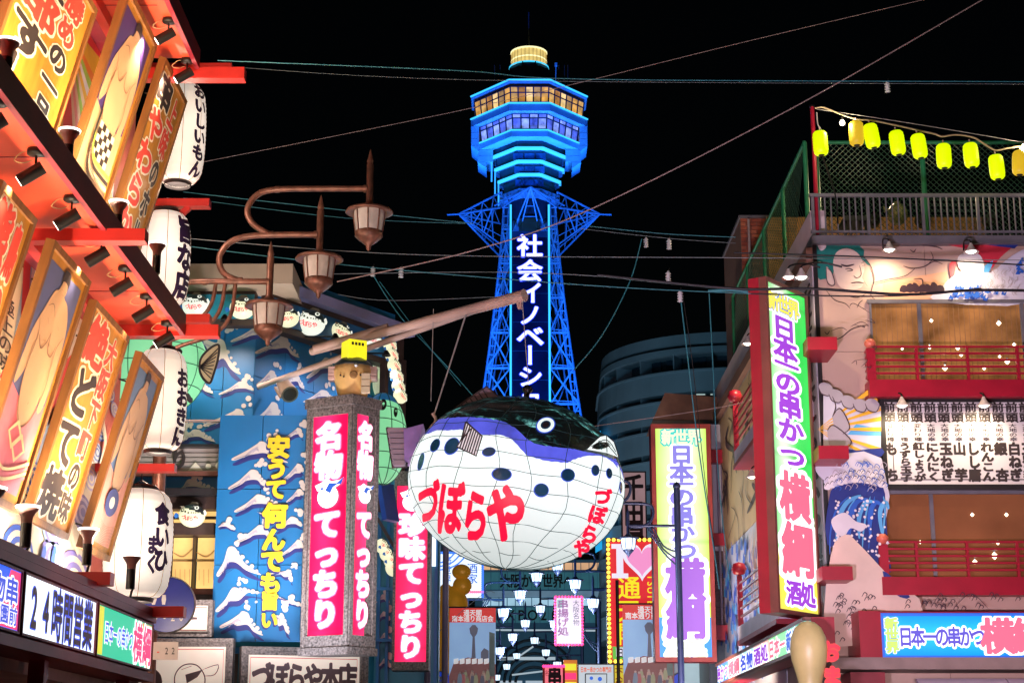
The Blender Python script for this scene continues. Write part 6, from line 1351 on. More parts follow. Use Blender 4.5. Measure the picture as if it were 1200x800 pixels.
# ---- corner projecting sign
gface = tubeface('lit_green', (.03, .7, .1), (.8, 1, .72), .42, .42, 1.1, 0, 2, .06, 2.35); ghalo = glow('lit_halo_white', (.95, 1, .93), 1.5, False); gpur = glow('lit_purple', (.36, .06, .72), .95, False); gpink = glow('lit_rose', (.85, .16, .27), 1.0, False); gyel = glow('lit_lemon', (.95, .85, .1), 1.0, False); gedge = glow('lit_edge', (.03, .15, .75), .9, False)
def pg(m, F_, ch, px, py, w_, h_, z, mm, g, **k):
    a, b = F_.hit(px, py); aw = F_.hit(px + w_ / 2, py)[0] - F_.hit(px - w_ / 2, py)[0]; bh = F_.hit(px, py - h_ / 2)[1] - F_.hit(px, py + h_ / 2)[1]; m.glyph(ch, a, b, aw, bh, z, mm, g, **k)
GF0 = Fr((P(903, 520, 24.6).x, 24.6, 0), (.6, .8, 0)); gx1 = GF0.hit(953, 540)[0]; gz0, gz1 = GF0.hit(903, 716)[1], GF0.hit(903, 327)[1]
GF = GF0.at(0, gz0); GW, GH = gx1, gz1 - gz0; GT = thing('corner_sign', 'tall green lit sign with purple and pink lettering in a red corner box', 'sign', GF)
MB().box(.06, GW - .06, .06, GH - .06, -.1, 0, gface).build('lit_face', GT); MB().box(.061, GW - .061, .061, .9, .001, .004, gyel).build('yellow_foot', GT)
MB().box(0, GW, 0, GH, -.28, -.102, red2).build('box_body', GT)
for a, b, c_, d_ in ((0, .06, 0, GH), (GW - .06, GW, 0, GH), (.06, GW - .06, 0, .06), (.06, GW - .06, GH - .06, GH)): MB().box(a, b, c_, d_, -.1, .03, mat('frame_brown', (.2, .06, .05), .4)).build('frame_rail', GT)
seq = [('新', 905, 352, 13, 21, 'y'), ('世', 917, 357, 13, 21, 'y'), ('界', 929, 363, 13, 21, 'y'), ('日', 918, 385, 26, 27, 'p'), ('本', 919.5, 410, 27, 28, 'p'), ('一', 921, 428, 27, 24, 'p'), ('の', 922.5, 449, 29, 26, 'p'), ('串', 924.5, 475, 27, 30, 'p'), ('か', 926, 504, 29, 27, 'p'), ('つ', 928, 535, 29, 25, 'p'), ('横', 931, 582, 34, 54, 'k'), ('綱', 934.5, 644, 36, 60, 'k'), ('酒', 929.5, 694, 17, 28, 'p'), ('処', 946, 697, 17, 28, 'p')]
m = MB()
for i, (ch, x, y, w_, h_, c_) in enumerate(seq):
    z = .008 + (i % 2) * .001; fm = {'y': gyel, 'p': gpur, 'k': gpink}[c_]; pg(m, GF, ch, x, y, w_ * 1.08, h_ * 1.08, z, ghalo, .13 if c_ != 'y' else .14); pg(m, GF, ch, x, y, w_ * 1.06, h_ * 1.06, z + .006, fm, .045)
    if c_ == 'y': pg(m, GF, ch, x, y, w_ * 1.06, h_ * 1.06, z + .003, gedge, .08)
m.build('lettering', GT)
for k, (px, py, l_) in enumerate(((945, 404, 25), (958, 531, 27), (962, 672, 26))):
    p = P(px, py, 25.2); MB().box(p.x, p.x + .45, p.y - .1, p.y + .75, p.z - .1, p.z + .1, red2).build('bracket_beam', GT, GF.M.inverted())
# ---- small side balconies along the street
for (x0, y0, x1, y1, lab) in ((862, 500, 885, 535, 'small red side balcony under a yellow-lit ledge, upper one along the street'), (867, 690, 908, 740, 'small red side balcony with slanted rails, lower one above the street sign')):
    SB = RS.at(0, 0, .7); a0, b0_ = SB.hit(x0, y1); a1_, b1_ = SB.hit(x1, y0 + 12); zb_ = SB.hit(x0, y1 + 3)[1]; t = thing('side_balcony', lab, 'balcony', SB.w(a0, zb_)); BI = Matrix.Translation(-SB.w(a0, zb_)) @ SB.M; a1_ = 13.0
    MB().box(a0, a1_, zb_ - .12, zb_ + .14, -.68, .02, mat('ledge_lilac', (.6, .5, .62), .5, 0, .1, 2)).build('ledge', t, BI); MB().box(a0, a1_, zb_ - .2, zb_ - .121, -.68, .05, red2).build('ledge_trim', t, BI)
    for k in range(5): MB().box(a0 + .1, a1_, zb_ + .28 + k * .15, zb_ + .32 + k * .15, -.03, 0, red2).build('rail', t, BI)
    MB().box(a0, a0 + .09, zb_ + .141, zb_ + 1.05, -.06, .03, red2).build('post', t, BI); MB().lathe([(0, 0), (.1, .03), (.14, .12), (.1, .22), (0, .25)], red2, 14).build('finial', t, BI @ Matrix.Translation((a0 + .045, zb_ + 1.05, -.015)) @ Matrix.Rotation(-PI / 2, 4, 'X'))
# ---- long light box along the side and the blue one on the front
lbf = RS.at(0, 0, .75); a0, b0_ = lbf.hit(841, 800); zs0, zs1 = lbf.hit(935, 765)[1], lbf.hit(935, 727)[1]; a1_ = lbf.hit(944, 740)[0]; SBF = lbf.at(a0, zs0); W_, Hh = a1_ - a0, zs1 - zs0
t = thing('light_box', 'long slanting-away light box with multicoloured lettering along the side of the mural restaurant', 'light box', SBF)
segc = [((.1, .35, .9), 1), ((1, .7, .8), 1), ((.5, .85, .9), 1), ((.95, .55, .5), 1), ((.3, .85, .4), 1), ((.15, .7, .6), 1)]
for i, (c_, s_) in enumerate(segc): MB().box(W_ * i / 6 + .01, W_ * (i + 1) / 6 - .01, .05, Hh - .05, -.08, 0, glow('seg_%d' % i, c_, 1.1)).build('lit_face', t)
MB().box(-.03, W_ + .03, 0, Hh, -.4, -.082, red2).build('box_body', t)
for c_, d_ in ((0, .05), (Hh - .05, Hh)): MB().box(-.03, W_ + .03, c_, d_, -.08, .03, mat('frame_brown', 0)).build('frame_rail', t)
m = MB()
for i, (tx, c_) in enumerate((('串かつ', gpur), ('横綱', gpink), ('名物', lblue), ('酒処', gpur), ('日本一', gpink), ('新世界', gedge))):
    for g, z, mm in ((.12, .004, lwhite), (.04, .008, c_)): m.htext(tx, W_ * i / 6 + .05, W_ * (i + 1) / 6 - .05, Hh / 2, Hh * .66, z, mm, g, fine=False)
m.build('lettering', t)
FB3 = RF.at(0, 0, .9); x0, y1 = FB3.hit(1031, 718); y0 = FB3.hit(1031, 771)[1]; G = FB3.at(x0, y0); W_, Hh = 8.2 - x0, y1 - y0
t = thing('light_box', 'blue light box with purple and pink lettering under the lower balcony', 'light box', G)
MB().box(.04, W_ - .04, .04, Hh - .04, -.08, 0, tubeface('lit_skyblue', (.0, .26, .95), (.03, .62, 1), .33, .34, 1.1, 1, 2, .05, 1.8)).build('lit_face', t); MB().box(-.32, W_, -.03, Hh + .03, -.85, -.082, red2).build('box_body', t)
for a, b, c_, d_ in ((-.32, -.001, -.03, Hh + .03), (0, .04, 0, Hh), (0.041, W_, 0, .04), (0.041, W_, Hh - .04, Hh)): MB().box(a, b, c_, d_, -.08, .04 if a > -.1 else .05, gedge if a >= 0 else red2).build('frame_rail', t)
m = MB(); cx_ = lambda px: G.hit(px, 745)[0]; hp = Hh * .4
for g, z, mm in ((.12, .006, lwhite), (.075, .009, gedge), (.05, .012, glow('lit_lime', (.6, .9, .15), 1, False))): m.vtext('新世界', cx_(1045), Hh * .9, Hh * .12, Hh * .3, z, mm, g)
for i, ch in enumerate('日本一の串かつ'):
    x = cx_(1061 + i * 14.2)
    for g, z, mm in ((.14, .006, lwhite), (.035, .012, glow('lit_indigo', (.12, .1, .65), .95, False))): m.glyph(ch, x, Hh * .48, Hh * .32, Hh * .46, z + (i % 2) * .001, mm, g)
for i, ch in enumerate('横綱'):
    for g, z, mm in ((.12, .009, lwhite), (.045, .015, gpink)): m.glyph(ch, cx_(1169 + i * 37), Hh * .5, Hh * .78, Hh * .82, z + i * .001, mm, g)
m.build('lettering', t)
# ledge and purple awning at the bottom
zl = FB3.hit(1000, 780)[1]; rr(MB().box(-.2, 10.4, zl - .05, zl + .12, 0, 1.0, mat('ledge_beige', (.3, .22, .2), .6, 0, .15, 3)), 'ledge', RF)
aw = mat('awning_lilac', (.45, .36, .55), .45, 0, .1, 1.5); zz = zl - .06
for i in range(5): x0 = 1.0 + i * 1.3; rr(MB().add([(x0, zz - .12, 1.0), (x0 + 1.28, zz - .12, 1.0), (x0 + 1.28, zz - .75, 2.4), (x0, zz - .75, 2.4), (x0, zz - .16, 1.0), (x0 + 1.28, zz - .16, 1.0), (x0 + 1.28, zz - .79, 2.4), (x0, zz - .79, 2.4)], [(3, 2, 1, 0), (4, 5, 6, 7), (0, 4, 7, 3), (2, 6, 5, 1), (3, 7, 6, 2)], aw), 'awning_panel', RF)
rr(MB().box(.1, .6, 0, zl - .08, -.2, .8, maroon), 'pier', RF)
# balloon-shaped sign with red letters at the shop corner
c_ = P(948, 765, 22.6); s_ = .0114; t = thing('skewer_sign', 'tan bulb-shaped signboard with red letters hanging at its right side', 'sign', c_)
MB().lathe([(0, 37 * s_), (8 * s_, 35 * s_), (15 * s_, 29 * s_), (20 * s_, 18 * s_), (21.5 * s_, 5 * s_), (20 * s_, -8 * s_), (16 * s_, -22 * s_), (13 * s_, -34 * s_), (14 * s_, -60 * s_)], mat('bulb_tan', (.55, .46, .2), .4, 0, .12, 3, 0, .05, (.9, .8, .3)), 32).build('bulb_body', t)
MB().tube([(0, 0, -60 * s_), (0, 0, -c_.z)], .05, iron, 8).build('post', t)
for ch, x, y in (('お', 972, 763), ('ま', 973, 791)):
    for g, z, mm in ((.1, -.03, redink), (.05, .0, mat('letter_red', (.8, .02, .04), .3, 0, 0, 1, 0, .5, (1, .02, .05), False))):
        mm_ = MB(lambda a, b, zz_: (a, -zz_ - .05, b)); mm_.glyph(ch, (x - 948) * s_, (765 - y) * s_, 22 * s_, 24 * s_, z, mm, g); mm_.build('letter', t)
# ---- string of paper lanterns over the terrace
SF_ = front(1000, 160, 25.6); 
cable([P(x, y, 25.5) for x, y in ((955, 127), (965, 126), (985, 134), (1003, 140), (1021, 141), (1050, 147), (1077, 153), (1095, 157), (1104, 160), (1120, 158), (1140, 161), (1152, 168), (1166, 176), (1180, 174), (1215, 168))], .014, mat('cord_tan', (.4, .28, .16), .6, 0, .2, 9), 'twisted tan cord that carries the yellow paper lanterns', 'cord')
cable([P(957, 128, 25.5), P(1215, 170, 25.6)], .005, rope, 'thin wire above the yellow paper lanterns', sag=-.02)
cable([P(x, y, 25.4) for x, y in ((957, 132), (958, 145), (962, 152))], .01, rope, 'short cord down to the lantern beside the red pole', 'cord')
cable([P(x, y, 25.4) for x, y in ((964, 184), (968, 195), (975, 215), (980, 235), (982, 262))], .012, iron, 'dark cord with empty bulb sockets hanging below the lantern by the red pole', 'cord')
lgrn = glow('lantern_lime', (.72, .95, .0), 1.0, True, .06, 3); lorg = glow('lantern_orange', (.78, .5, .02), .75, True, .06, 3); lp_ = None
wl = ['beside the red pole', 'orange-yellow one next to the bare bulb', 'touching the orange-yellow one', 'fourth from the red pole', 'in front of the green fence post', 'sixth from the red pole', 'seventh from the red pole', 'lowest hanging one', 'orange-yellow one at the right edge of the photo']
for i, (x, y, tl, o) in enumerate(((961.5, 168, 2, 0), (1003.5, 156.5, 0, 1), (1021.5, 159.5, 8, 0), (1051.5, 167.5, 5, 0), (1077, 171.5, 6, 0), (1106, 183, 0, 0), (1138, 182, 3, 0), (1168, 196, 3, 0), (1195, 191, -4, 1))):
    s_ = .0132; c_ = P(x, y, 25.4); M_ = Matrix.Translation(c_) @ Matrix.Rotation(math.radians(-tl), 4, 'Y')
    t = thing('string_lantern', 'lit yellow-green paper lantern on the terrace string, ' + wl[i] if not o else 'paper lantern on the terrace string, ' + wl[i], 'lantern', M_, 'yellow paper lanterns strung over the roof terrace')
    pr = [(3.5, -15), (6.5, -14.4), (8.4, -12), (9, -8), (9, 8), (8.4, 12), (6.5, 14.4), (3.5, 15)]; ribs = []
    for (r0, z0), (r1, z1) in zip(pr, pr[1:]):
        n_ = max(1, int((z1 - z0) / 1.6)); ribs += [(r0 + (r1 - r0) * k / n_ - (.25 if k % 2 else 0), z0 + (z1 - z0) * k / n_) for k in range(n_)]
    MB().lathe([(r_ * s_, z * s_) for r_, z in ribs + [pr[-1]]], lorg if o else lgrn, 24).build('paper_body', t)
    MB().lathe([(0, -15.5 * s_), (3.6 * s_, -15.5 * s_), (3.8 * s_, -14.6 * s_)], black, 14).build('bottom_rim', t); MB().lathe([(3.8 * s_, 14.6 * s_), (3.6 * s_, 16 * s_), (0, 16 * s_)], black, 14).build('top_rim', t); MB().tube([(0, 0, 16 * s_), (0, 0, 20 * s_)], .012, bam, 6).build('hook', t)
for x, y, lab in ((987, 144, 'bare white bulb on the lantern string next to the red pole'), (1200, 172, 'bare white bulb on the lantern string at the right edge')):
    t = thing('bulb', lab, 'bulb', P(x, y, 25.45)); MB().lathe([(0, -.05), (.035, -.035), (.045, 0), (.03, .035), (.015, .05)], glow('bulb_white', 0, 5), 14).build('glass', t); MB().tube([(0, 0, .045), (0, 0, .09)], .018, iron, 8).build('socket', t)
    lamp('POINT', (0, -.1, -.05), 25, (1, .95, .6), .05, parent=t, name='bulb_light')
# ================================================================== the street behind: lit street lamps
lit_pane = glow('lamp_lit_pane', (.62, .8, 1), 1.7, True); lampdk = mat('lamp_darkblue', (.025, .035, .1), .4, .3, .15, 5)
def lamppost(x, y, side, label, heads=3, hs=1.0, sc=1, Z0=8.2):
    t = thing('street_lamp', label, 'street lamp', (x, y, 0), 'lit three-armed street lamps along the street'); t.scale = (sc, sc, sc)
    MB().tube([(0, 0, 0), (0, 0, Z0 + 1.4)], .1, lampdk, 10).build('pole', t); MB().lathe([(.1, Z0 + 1.4), (.13, Z0 + 1.45), (.08, Z0 + 1.55), (0, Z0 + 1.6)], lampdk, 10).build('finial', t)
    for k in range(3): MB().tube([(0, 0, Z0 - .55 - k * .22), (side * .45, 0, Z0 - .35 - k * .1), (side * (.75 + k * .1), 0, Z0 + .25)], .028, lampdk, 6, k=4).build('brace', t)
    for k in range(heads):
        hx, hz = side * (1.5 + .68 * k), Z0 + .72 * k
        if k == 0: pts = [(0, 0, hz + .25), (hx, 0, hz + .25)]
        else: pts = [(hx, 0, hz + .2), (hx - side * 1.2, 0, hz + .2), (hx - side * 1.45, 0, hz), (hx - side * 1.35, 0, hz - .35), (hx - side * 1.05, 0, hz - .5), (hx - side * .7, 0, hz - .5)]
        MB().tube(pts, .045, lampdk, 8, k=4 if k else 0).build('arm', t)
        o = Vector((hx, 0, hz)); g = lambda r, h: (r * .0118 * hs, h * .0118 * hs)
        hd = MB().lathe([g(0, 70), g(3.4, 56), g(4.2, 49), g(4.2, 2), g(10, -5), g(27, -9), g(29, -12), g(15, -12)], lampdk, 14, c=o).build('lamp_head', t)
        MB().lathe([g(18.5, -12), g(18, -22), g(14, -40), g(0, -40)], lit_pane, 12, c=o).build('lit_glass', hd); MB().lathe([g(14.5, -40), g(13, -44), g(7, -50), g(2.5, -56), g(0, -61)], lampdk, 12, c=o).build('bottom_cap', hd)
        for j in range(6): a = 2 * PI * j / 6; MB().tube([o + Vector((math.cos(a) * r_ * .0118 * hs, math.sin(a) * r_ * .0118 * hs, h * .0118 * hs)) for r_, h in ((19, -12), (18.6, -22), (15, -40))], .012, lampdk, 4).build('rib', hd)
        if y < 100: lamp('POINT', o + Vector((0, -.2, -2.0)), 330 if y > 40 else 40, (.72, .86, 1), .15, parent=t, name='lamp_light')
def poleX(px, y, side): return (px - 600) / FPX * y * 1.005 - side * 1.5
lamppost(3.41, 35, -1, 'lit street lamp whose blue pole stands in front of the yellow and purple lit sign', 3, 1, .68, 9.35)
lamppost(poleX(694, 66, -1), 66, -1, 'lit street lamp on the right, just left of the red heart sign', 3)
lamppost(poleX(665, 84, -1), 84, -1, 'lit street lamp on the right, in front of the pink bordered sign', 3)
lamppost(poleX(652, 104, -1), 104, -1, 'farthest lit street lamp on the right side', 3, 1.1)
lamppost(poleX(590, 70, 1), 70, 1, 'lit street lamp on the left, behind the gold figure', 3)
lamppost(poleX(586, 92, 1), 92, 1, 'second lit street lamp on the left side of the far street', 3, 1.1)
lamppost(poleX(582.5, 118, 1), 118, 1, 'farthest lit street lamp on the left side', 3, 1.1)
lamppost(poleX(552, 44, 1) - .2, 44, 1, 'street lamp pole on the left beside the second red lit sign', 0)
# ---------------------------------------------------------------- apartment block
APM = mat('apartment_concrete', (.2, .3, .36), .6, 0, .12, .4); APD = mat('apartment_dark', (.03, .05, .07), .4, 0, .3, .5); YB = 92
ac = P(850, 600, YB + 7); ra = 7.3; AP = thing('apartment_block', 'dark blue-lit apartment block with curved balconies right of the tower', 'building', (ac.x, ac.y, 0))
def za(py, px=800): return P(px, py, YB).z
floors = [za(432), za(466), za(500), za(540), za(582), za(620)]; fh = floors[0] - floors[1]
def arcslab(r_, z0, z1, mm, name, r0=0, x1=16):
    pts = [(r_ * math.cos(a), r_ * math.sin(a)) for a in [PI + PI / 2 * k / 16 for k in range(17)]] + [(x1, -r_), (x1, -r_ + 2.5), (2, 4), (-r_ + .1, 4)]
    return MB().slab(pts, z0, z1, mm).build(name, AP)
arcslab(ra - 1.2, 0, floors[0] + 1.6, APD, 'core')
arcslab(ra - .2, floors[0] + 1.5, floors[0] + 2.1, APM, 'roof_parapet'); arcslab(ra - .1, floors[0] + .95, floors[0] + 1.3, APM, 'cornice')
for i in range(9):
    z = floors[0] - i * fh; arcslab(ra, z - 1.25, z - .1, APM, 'balcony_parapet'); arcslab(ra + .12, z - .1, z, APM, 'handrail')
    for k in range(5): a = PI + PI / 2 * (k + .4) / 5; MB().box(-.04, .04, -1.1, 0, z + .0, z + 1.1, APM).build('partition', AP, Matrix.Rotation(a + PI / 2, 4, 'Z') @ Matrix.Translation((0, -(ra - .1) , 0)) @ Matrix.Translation((0, 1.2, 0)))
MB().box(2.2, 2.8, -ra - .12, -ra + .3, 0, floors[0] + 1.2, APD).build('downpipe_recess', AP)
wl_ = glow('far_window', (.6, .8, .75), .7, False)
for i in range(6):
    z = floors[0] - i * fh
    for k in range(7): a = PI + PI / 2 * (k + .5) / 7; MB().box(-.5, .5, 0, .05, z + .25, z + 1.45, mat('apt_glass', (.02, .05, .08), .12, 0, .4, .6)).build('window', AP, Matrix.Rotation(a + PI / 2, 4, 'Z') @ Matrix.Translation((0, -(ra - 1.12), 0)))
    for x in (3.4, 5.0, 6.6): MB().box(x, x + 1.1, -ra + 1.12, -ra + 1.17, z + .2, z + 1.4, MATS['apt_glass']).build('window', AP)
    MB().box(1.2, 1.9, -ra + .4, -ra + 1.0, z + .01, z + .6, APM).build('air_conditioner', AP)
for x, i, w_ in ((-2.2, 1, .5), (-1.4, 1, .3), (5.2, 1, .9), (-2, 3, .4)): MB().box(x, x + w_, -ra + 1.14 - .05, -ra + 1.16, floors[i] + .35, floors[i] + .6, wl_).build('lit_window', AP)
cy = glow('cyan_strip', (.02, .42, .85), .9, False)
for i in range(3): z = floors[0] - 2.6 - i * fh * 1.1; MB().add([(-ra - .35, -.8, z), (-ra - .05, -2.6, z), (-ra - .05, -2.6, z - 3.2), (-ra - .35, -.8, z - 3.2)], [(3, 2, 1, 0)], cy).build('lit_stair_panel', AP)
lamp('SPOT', (-14, -38, 6), 4200, (.1, .6, .9), 1, (0, 0, 24), 60, .9, 'blue_fill', parent=AP)  # added spot without a fixture, brightens the apartment block
# ---------------------------------------------------------------- yellow-white tall sign and the white wall beside it
YS = front(768, 775, 37.5); q1 = YS.hit(832, 497); W_, Hh = q1; t = thing('tall_sign', 'tall lit yellow sign with lilac lettering, right of the giant puffer lantern', 'sign', YS)
MB().box(.1, W_ - .1, .1, Hh - .1, -.1, 0, tubeface('lit_yellowgreen', (.5, .85, .04), (.97, 1, .85), W_ / 2, W_ / 2, 1.1, 0, 2, .05, 2.6)).build('lit_face', t); MB().box(.101, W_ - .101, .101, .95, .001, .003, glow('lit_azure', (.05, .3, .95), 1, False)).build('blue_foot', t)
MB().box(0, W_, 0, Hh, -.5, -.102, red2).build('box_body', t)
for a, b, c_, d_ in ((0, .1, 0, Hh), (W_ - .1, W_, 0, Hh), (.1, W_ - .1, 0, .1), (.1, W_ - .1, Hh - .1, Hh)): MB().box(a, b, c_, d_, -.1, .04, mat('frame_red', (.35, .05, .04), .4)).build('frame_rail', t)
m = MB(); lil = glow('lit_lilac', (.27, .24, .78), .95, False); vio = glow('lit_violet', (.4, .15, .68), .9, False); cyn = glow('lit_teal', (.0, .6, .55), 1, False); pale = glow('lit_paleyellow', (.85, .9, .65), 1, False)
for i, (ch, x, y, w_, h_, c_) in enumerate((('新', 783, 512, 16, 18, 0), ('世', 798, 512, 16, 18, 0), ('界', 813, 512, 16, 18, 0), ('日', 798.5, 532, 27, 22, 1), ('本', 798.5, 553, 28, 23, 1), ('一', 798.5, 567, 28, 20, 1), ('の', 799, 582, 30, 22, 1), ('串', 799, 604, 28, 25, 1), ('か', 800, 624, 28, 22, 1), ('つ', 803, 645, 28, 22, 1), ('横', 803, 679, 46, 50, 2), ('綱', 804, 724, 46, 48, 2), ('酒', 791, 757, 24, 23, 3), ('処', 815, 758, 24, 23, 3))):
    z = .008 + (i % 2) * .001; fm = (pale, lil, vio, pale)[c_]; pg(m, YS, ch, x, y, w_ * 1.05, h_ * 1.08, z, ghalo if c_ else cyn, .14 if c_ in (1, 2) else .11); pg(m, YS, ch, x, y, w_ * 1.03, h_ * 1.05, z + .005, fm, .045)
m.build('lettering', t)
WW = front(833, 800, 38.6); x1 = WW.hit(880, 700)[0]; yw = WW.hit(833, 497)[1]; t = thing('white_building', 'white-panelled building with red beams between the tall yellow sign and the mural wall', 'building', WW.at(0, -WW.O.z))
hh0 = WW.O.z
wp_ = mat('panel_white', (.55, .54, .62), .5, 0, .08, 1); ys = [(497, 529), (544, 626), (640, 645)]
for a, b in ys: MB().box(0, x1, hh0 + WW.hit(833, b)[1], hh0 + WW.hit(833, a)[1], -.3, 0, wp_).build('wall_panel', t)
for a, b in ((529, 544), (626, 640), (733, 750)): MB().box(-.3, x1 + .2, hh0 + WW.hit(833, b)[1], hh0 + WW.hit(833, a)[1], -.3, .25, red2).build('beam', t)
shut = mat('shutter_umber', (.12, .06, .06), .5, 0, .2, 2, .1)
for i in range(14): y = 645 + i * 6.6; MB().box(0, x1, hh0 + WW.hit(833, y + 6.1)[1], hh0 + WW.hit(833, y)[1], -.3, -.05 + (.02 if i % 2 else 0), shut).build('shutter_slat', t)
MB().box(0.01, x1, 0, hh0 + yw, -4, -.31, APD).build('wall', t)
for px in (842, 847): a = WW.hit(px, 600)[0]; MB().tube([(a, hh0 + 1, .06), (a, hh0 + WW.hit(833, 545)[1], .06)], .03, mat('conduit', (.25, .2, .28), .5), 6).build('conduit', t)
rt_ = thing('roof_shed', 'small brown roof corner above the tall yellow sign', 'roof', P(790, 492, 39)); MB().slab([(-.5, 0), (1.6, 0), (1.6, .5), (-.2, .65)], -2, 0, mat('roof_brown', (.25, .12, .06), .6, 0, .3, 3)).build('roof_slab', rt_, Matrix.Rotation(PI / 2, 4, 'X'))
# ---------------------------------------------------------------- generic sign helper
def sign(px0, py0, px1, py1, Y, name, label, face, art=None, frame=None, fw=.05, th=.2, cat='sign', group=None, rail='frame_rail'):
    F_ = front(px0, py1, Y); a, b = F_.hit(px1, py0); t = thing(name, label, cat, F_, group)
    MB().box(fw, a - fw, fw, b - fw, -th, 0, face).build('panel', t)
    if frame:
        for i, (x0, x1, y0, y1) in enumerate(((0, fw, 0, b), (a - fw, a, 0, b), (fw + .001, a - fw - .001, 0, fw), (fw + .001, a - fw - .001, b - fw, b))): MB().box(x0, x1, y0, y1, -th, .03, frame).build(rail, t)
    if art: m = MB(); art(m, a, b, F_); m.build('artwork', t)
    return t, a, b
dim = lambda n, c, e=.25: mat(n, tuple(x * .7 for x in srgb(c)), .5, 0, .1, 1.5, 0, e, c, False)
sign(729, 552, 757, 660, 52, 'shop_sign', 'dull pink upright sign with three black characters behind the curled lamp arm', dim('sign_dullpink', (.6, .38, .4), .4), lambda m, W, H, F_: m.vtext('千田屋', W / 2, H * .97, H * .12, W * .8, .006, ink, .04), black, .04)
# heart sign with its border of bulbs
rsig = glow('lit_scarlet', (.8, .03, .04), .9, True, .1, 1); YH = 50
def heart(m, W, H, F_):
    lp = glow('heart_pink', (.9, .3, .6), 1, False); lw2 = glow('heart_white', (.85, .8, .95), 1, False); ye = glow('heart_yellow', (.95, .8, .02), 1, False); X = lambda x: F_.hit(x, 700)[0]; Y_ = lambda y: F_.hit(740, y)[1]
    hp = lambda s_: [(X(753) + s_ * .022 * 16 * math.sin(t) ** 3 * 1.35, Y_(655) + s_ * .022 * (13 * math.cos(t) - 5 * math.cos(2 * t) - 2 * math.cos(3 * t) - math.cos(4 * t)) * 1.45) for t in [2 * PI * k / 30 for k in range(30)]]
    m.poly(hp(1.2), .006, lw2); m.poly(hp(.95), .01, lp)
    x, y = X(727), Y_(657); 
    for a, b, c_, d_ in ((-.1, .1, -.5, .5), (-.24, .24, .36, .5), (-.24, .24, -.5, -.36)): m.poly([(x + a, y + c_), (x + b, y + c_), (x + b, y + d_), (x + a, y + d_)], .006 + abs(a) * .01, lw2)
    for i, ch in enumerate('通天閣'): pg(m, F_, ch, 737, 688 + i * 27, 28, 28, .006 + i * .001, ye, .02)
    for i, ch in enumerate('TSUTENKAKU'): pg(m, F_, ch, 763, 676 + i * 7.6, 11, 12, .006, ye, .015, rot=-PI / 2)
    a, b = F_.hit(718, 772), F_.hit(769, 757); m.poly([a, (b[0], a[1]), b, (a[0], b[1])], .012, glow('heart_green', (.15, .55, .08), .9, False)); m.poly([(a[0] + .1, a[1] + .08), (b[0] - .1, a[1] + .08), (b[0] - .1, b[1] - .03), (a[0] + .1, b[1] - .03)], .016, lw2); m.htext('日本一串かつ', a[0] + .15, b[0] - .15, (a[1] + b[1]) / 2, .3, .02, ink, .03)
t, W_, Hh = sign(712, 630, 776, 777, YH, 'heart_sign', 'red lit sign with a pink heart and yellow characters inside a border of yellow bulbs', rsig, heart, maroon, .1)
by = glow('bulb_yellow', (1, .8, .08), 2.2, False); bp_ = None
pos = [(x, y) for y_ in range(27) for x, y in ((.06, Hh * (y_ + .5) / 27), (W_ - .06, Hh * (y_ + .5) / 27))] + [(W_ * (k + .5) / 11, y) for k in range(11) for y in (.06, Hh - .06)]
for x, y in pos:
    Mx = Matrix.Translation((x, y, .05))
    if bp_ is None: bp_ = MB().lathe([(0, -.05), (.055, -.02), (.055, .02), (0, .05)], by, 8).build('bulb', t, Mx)
    else: inst(bp_, t, Mx)
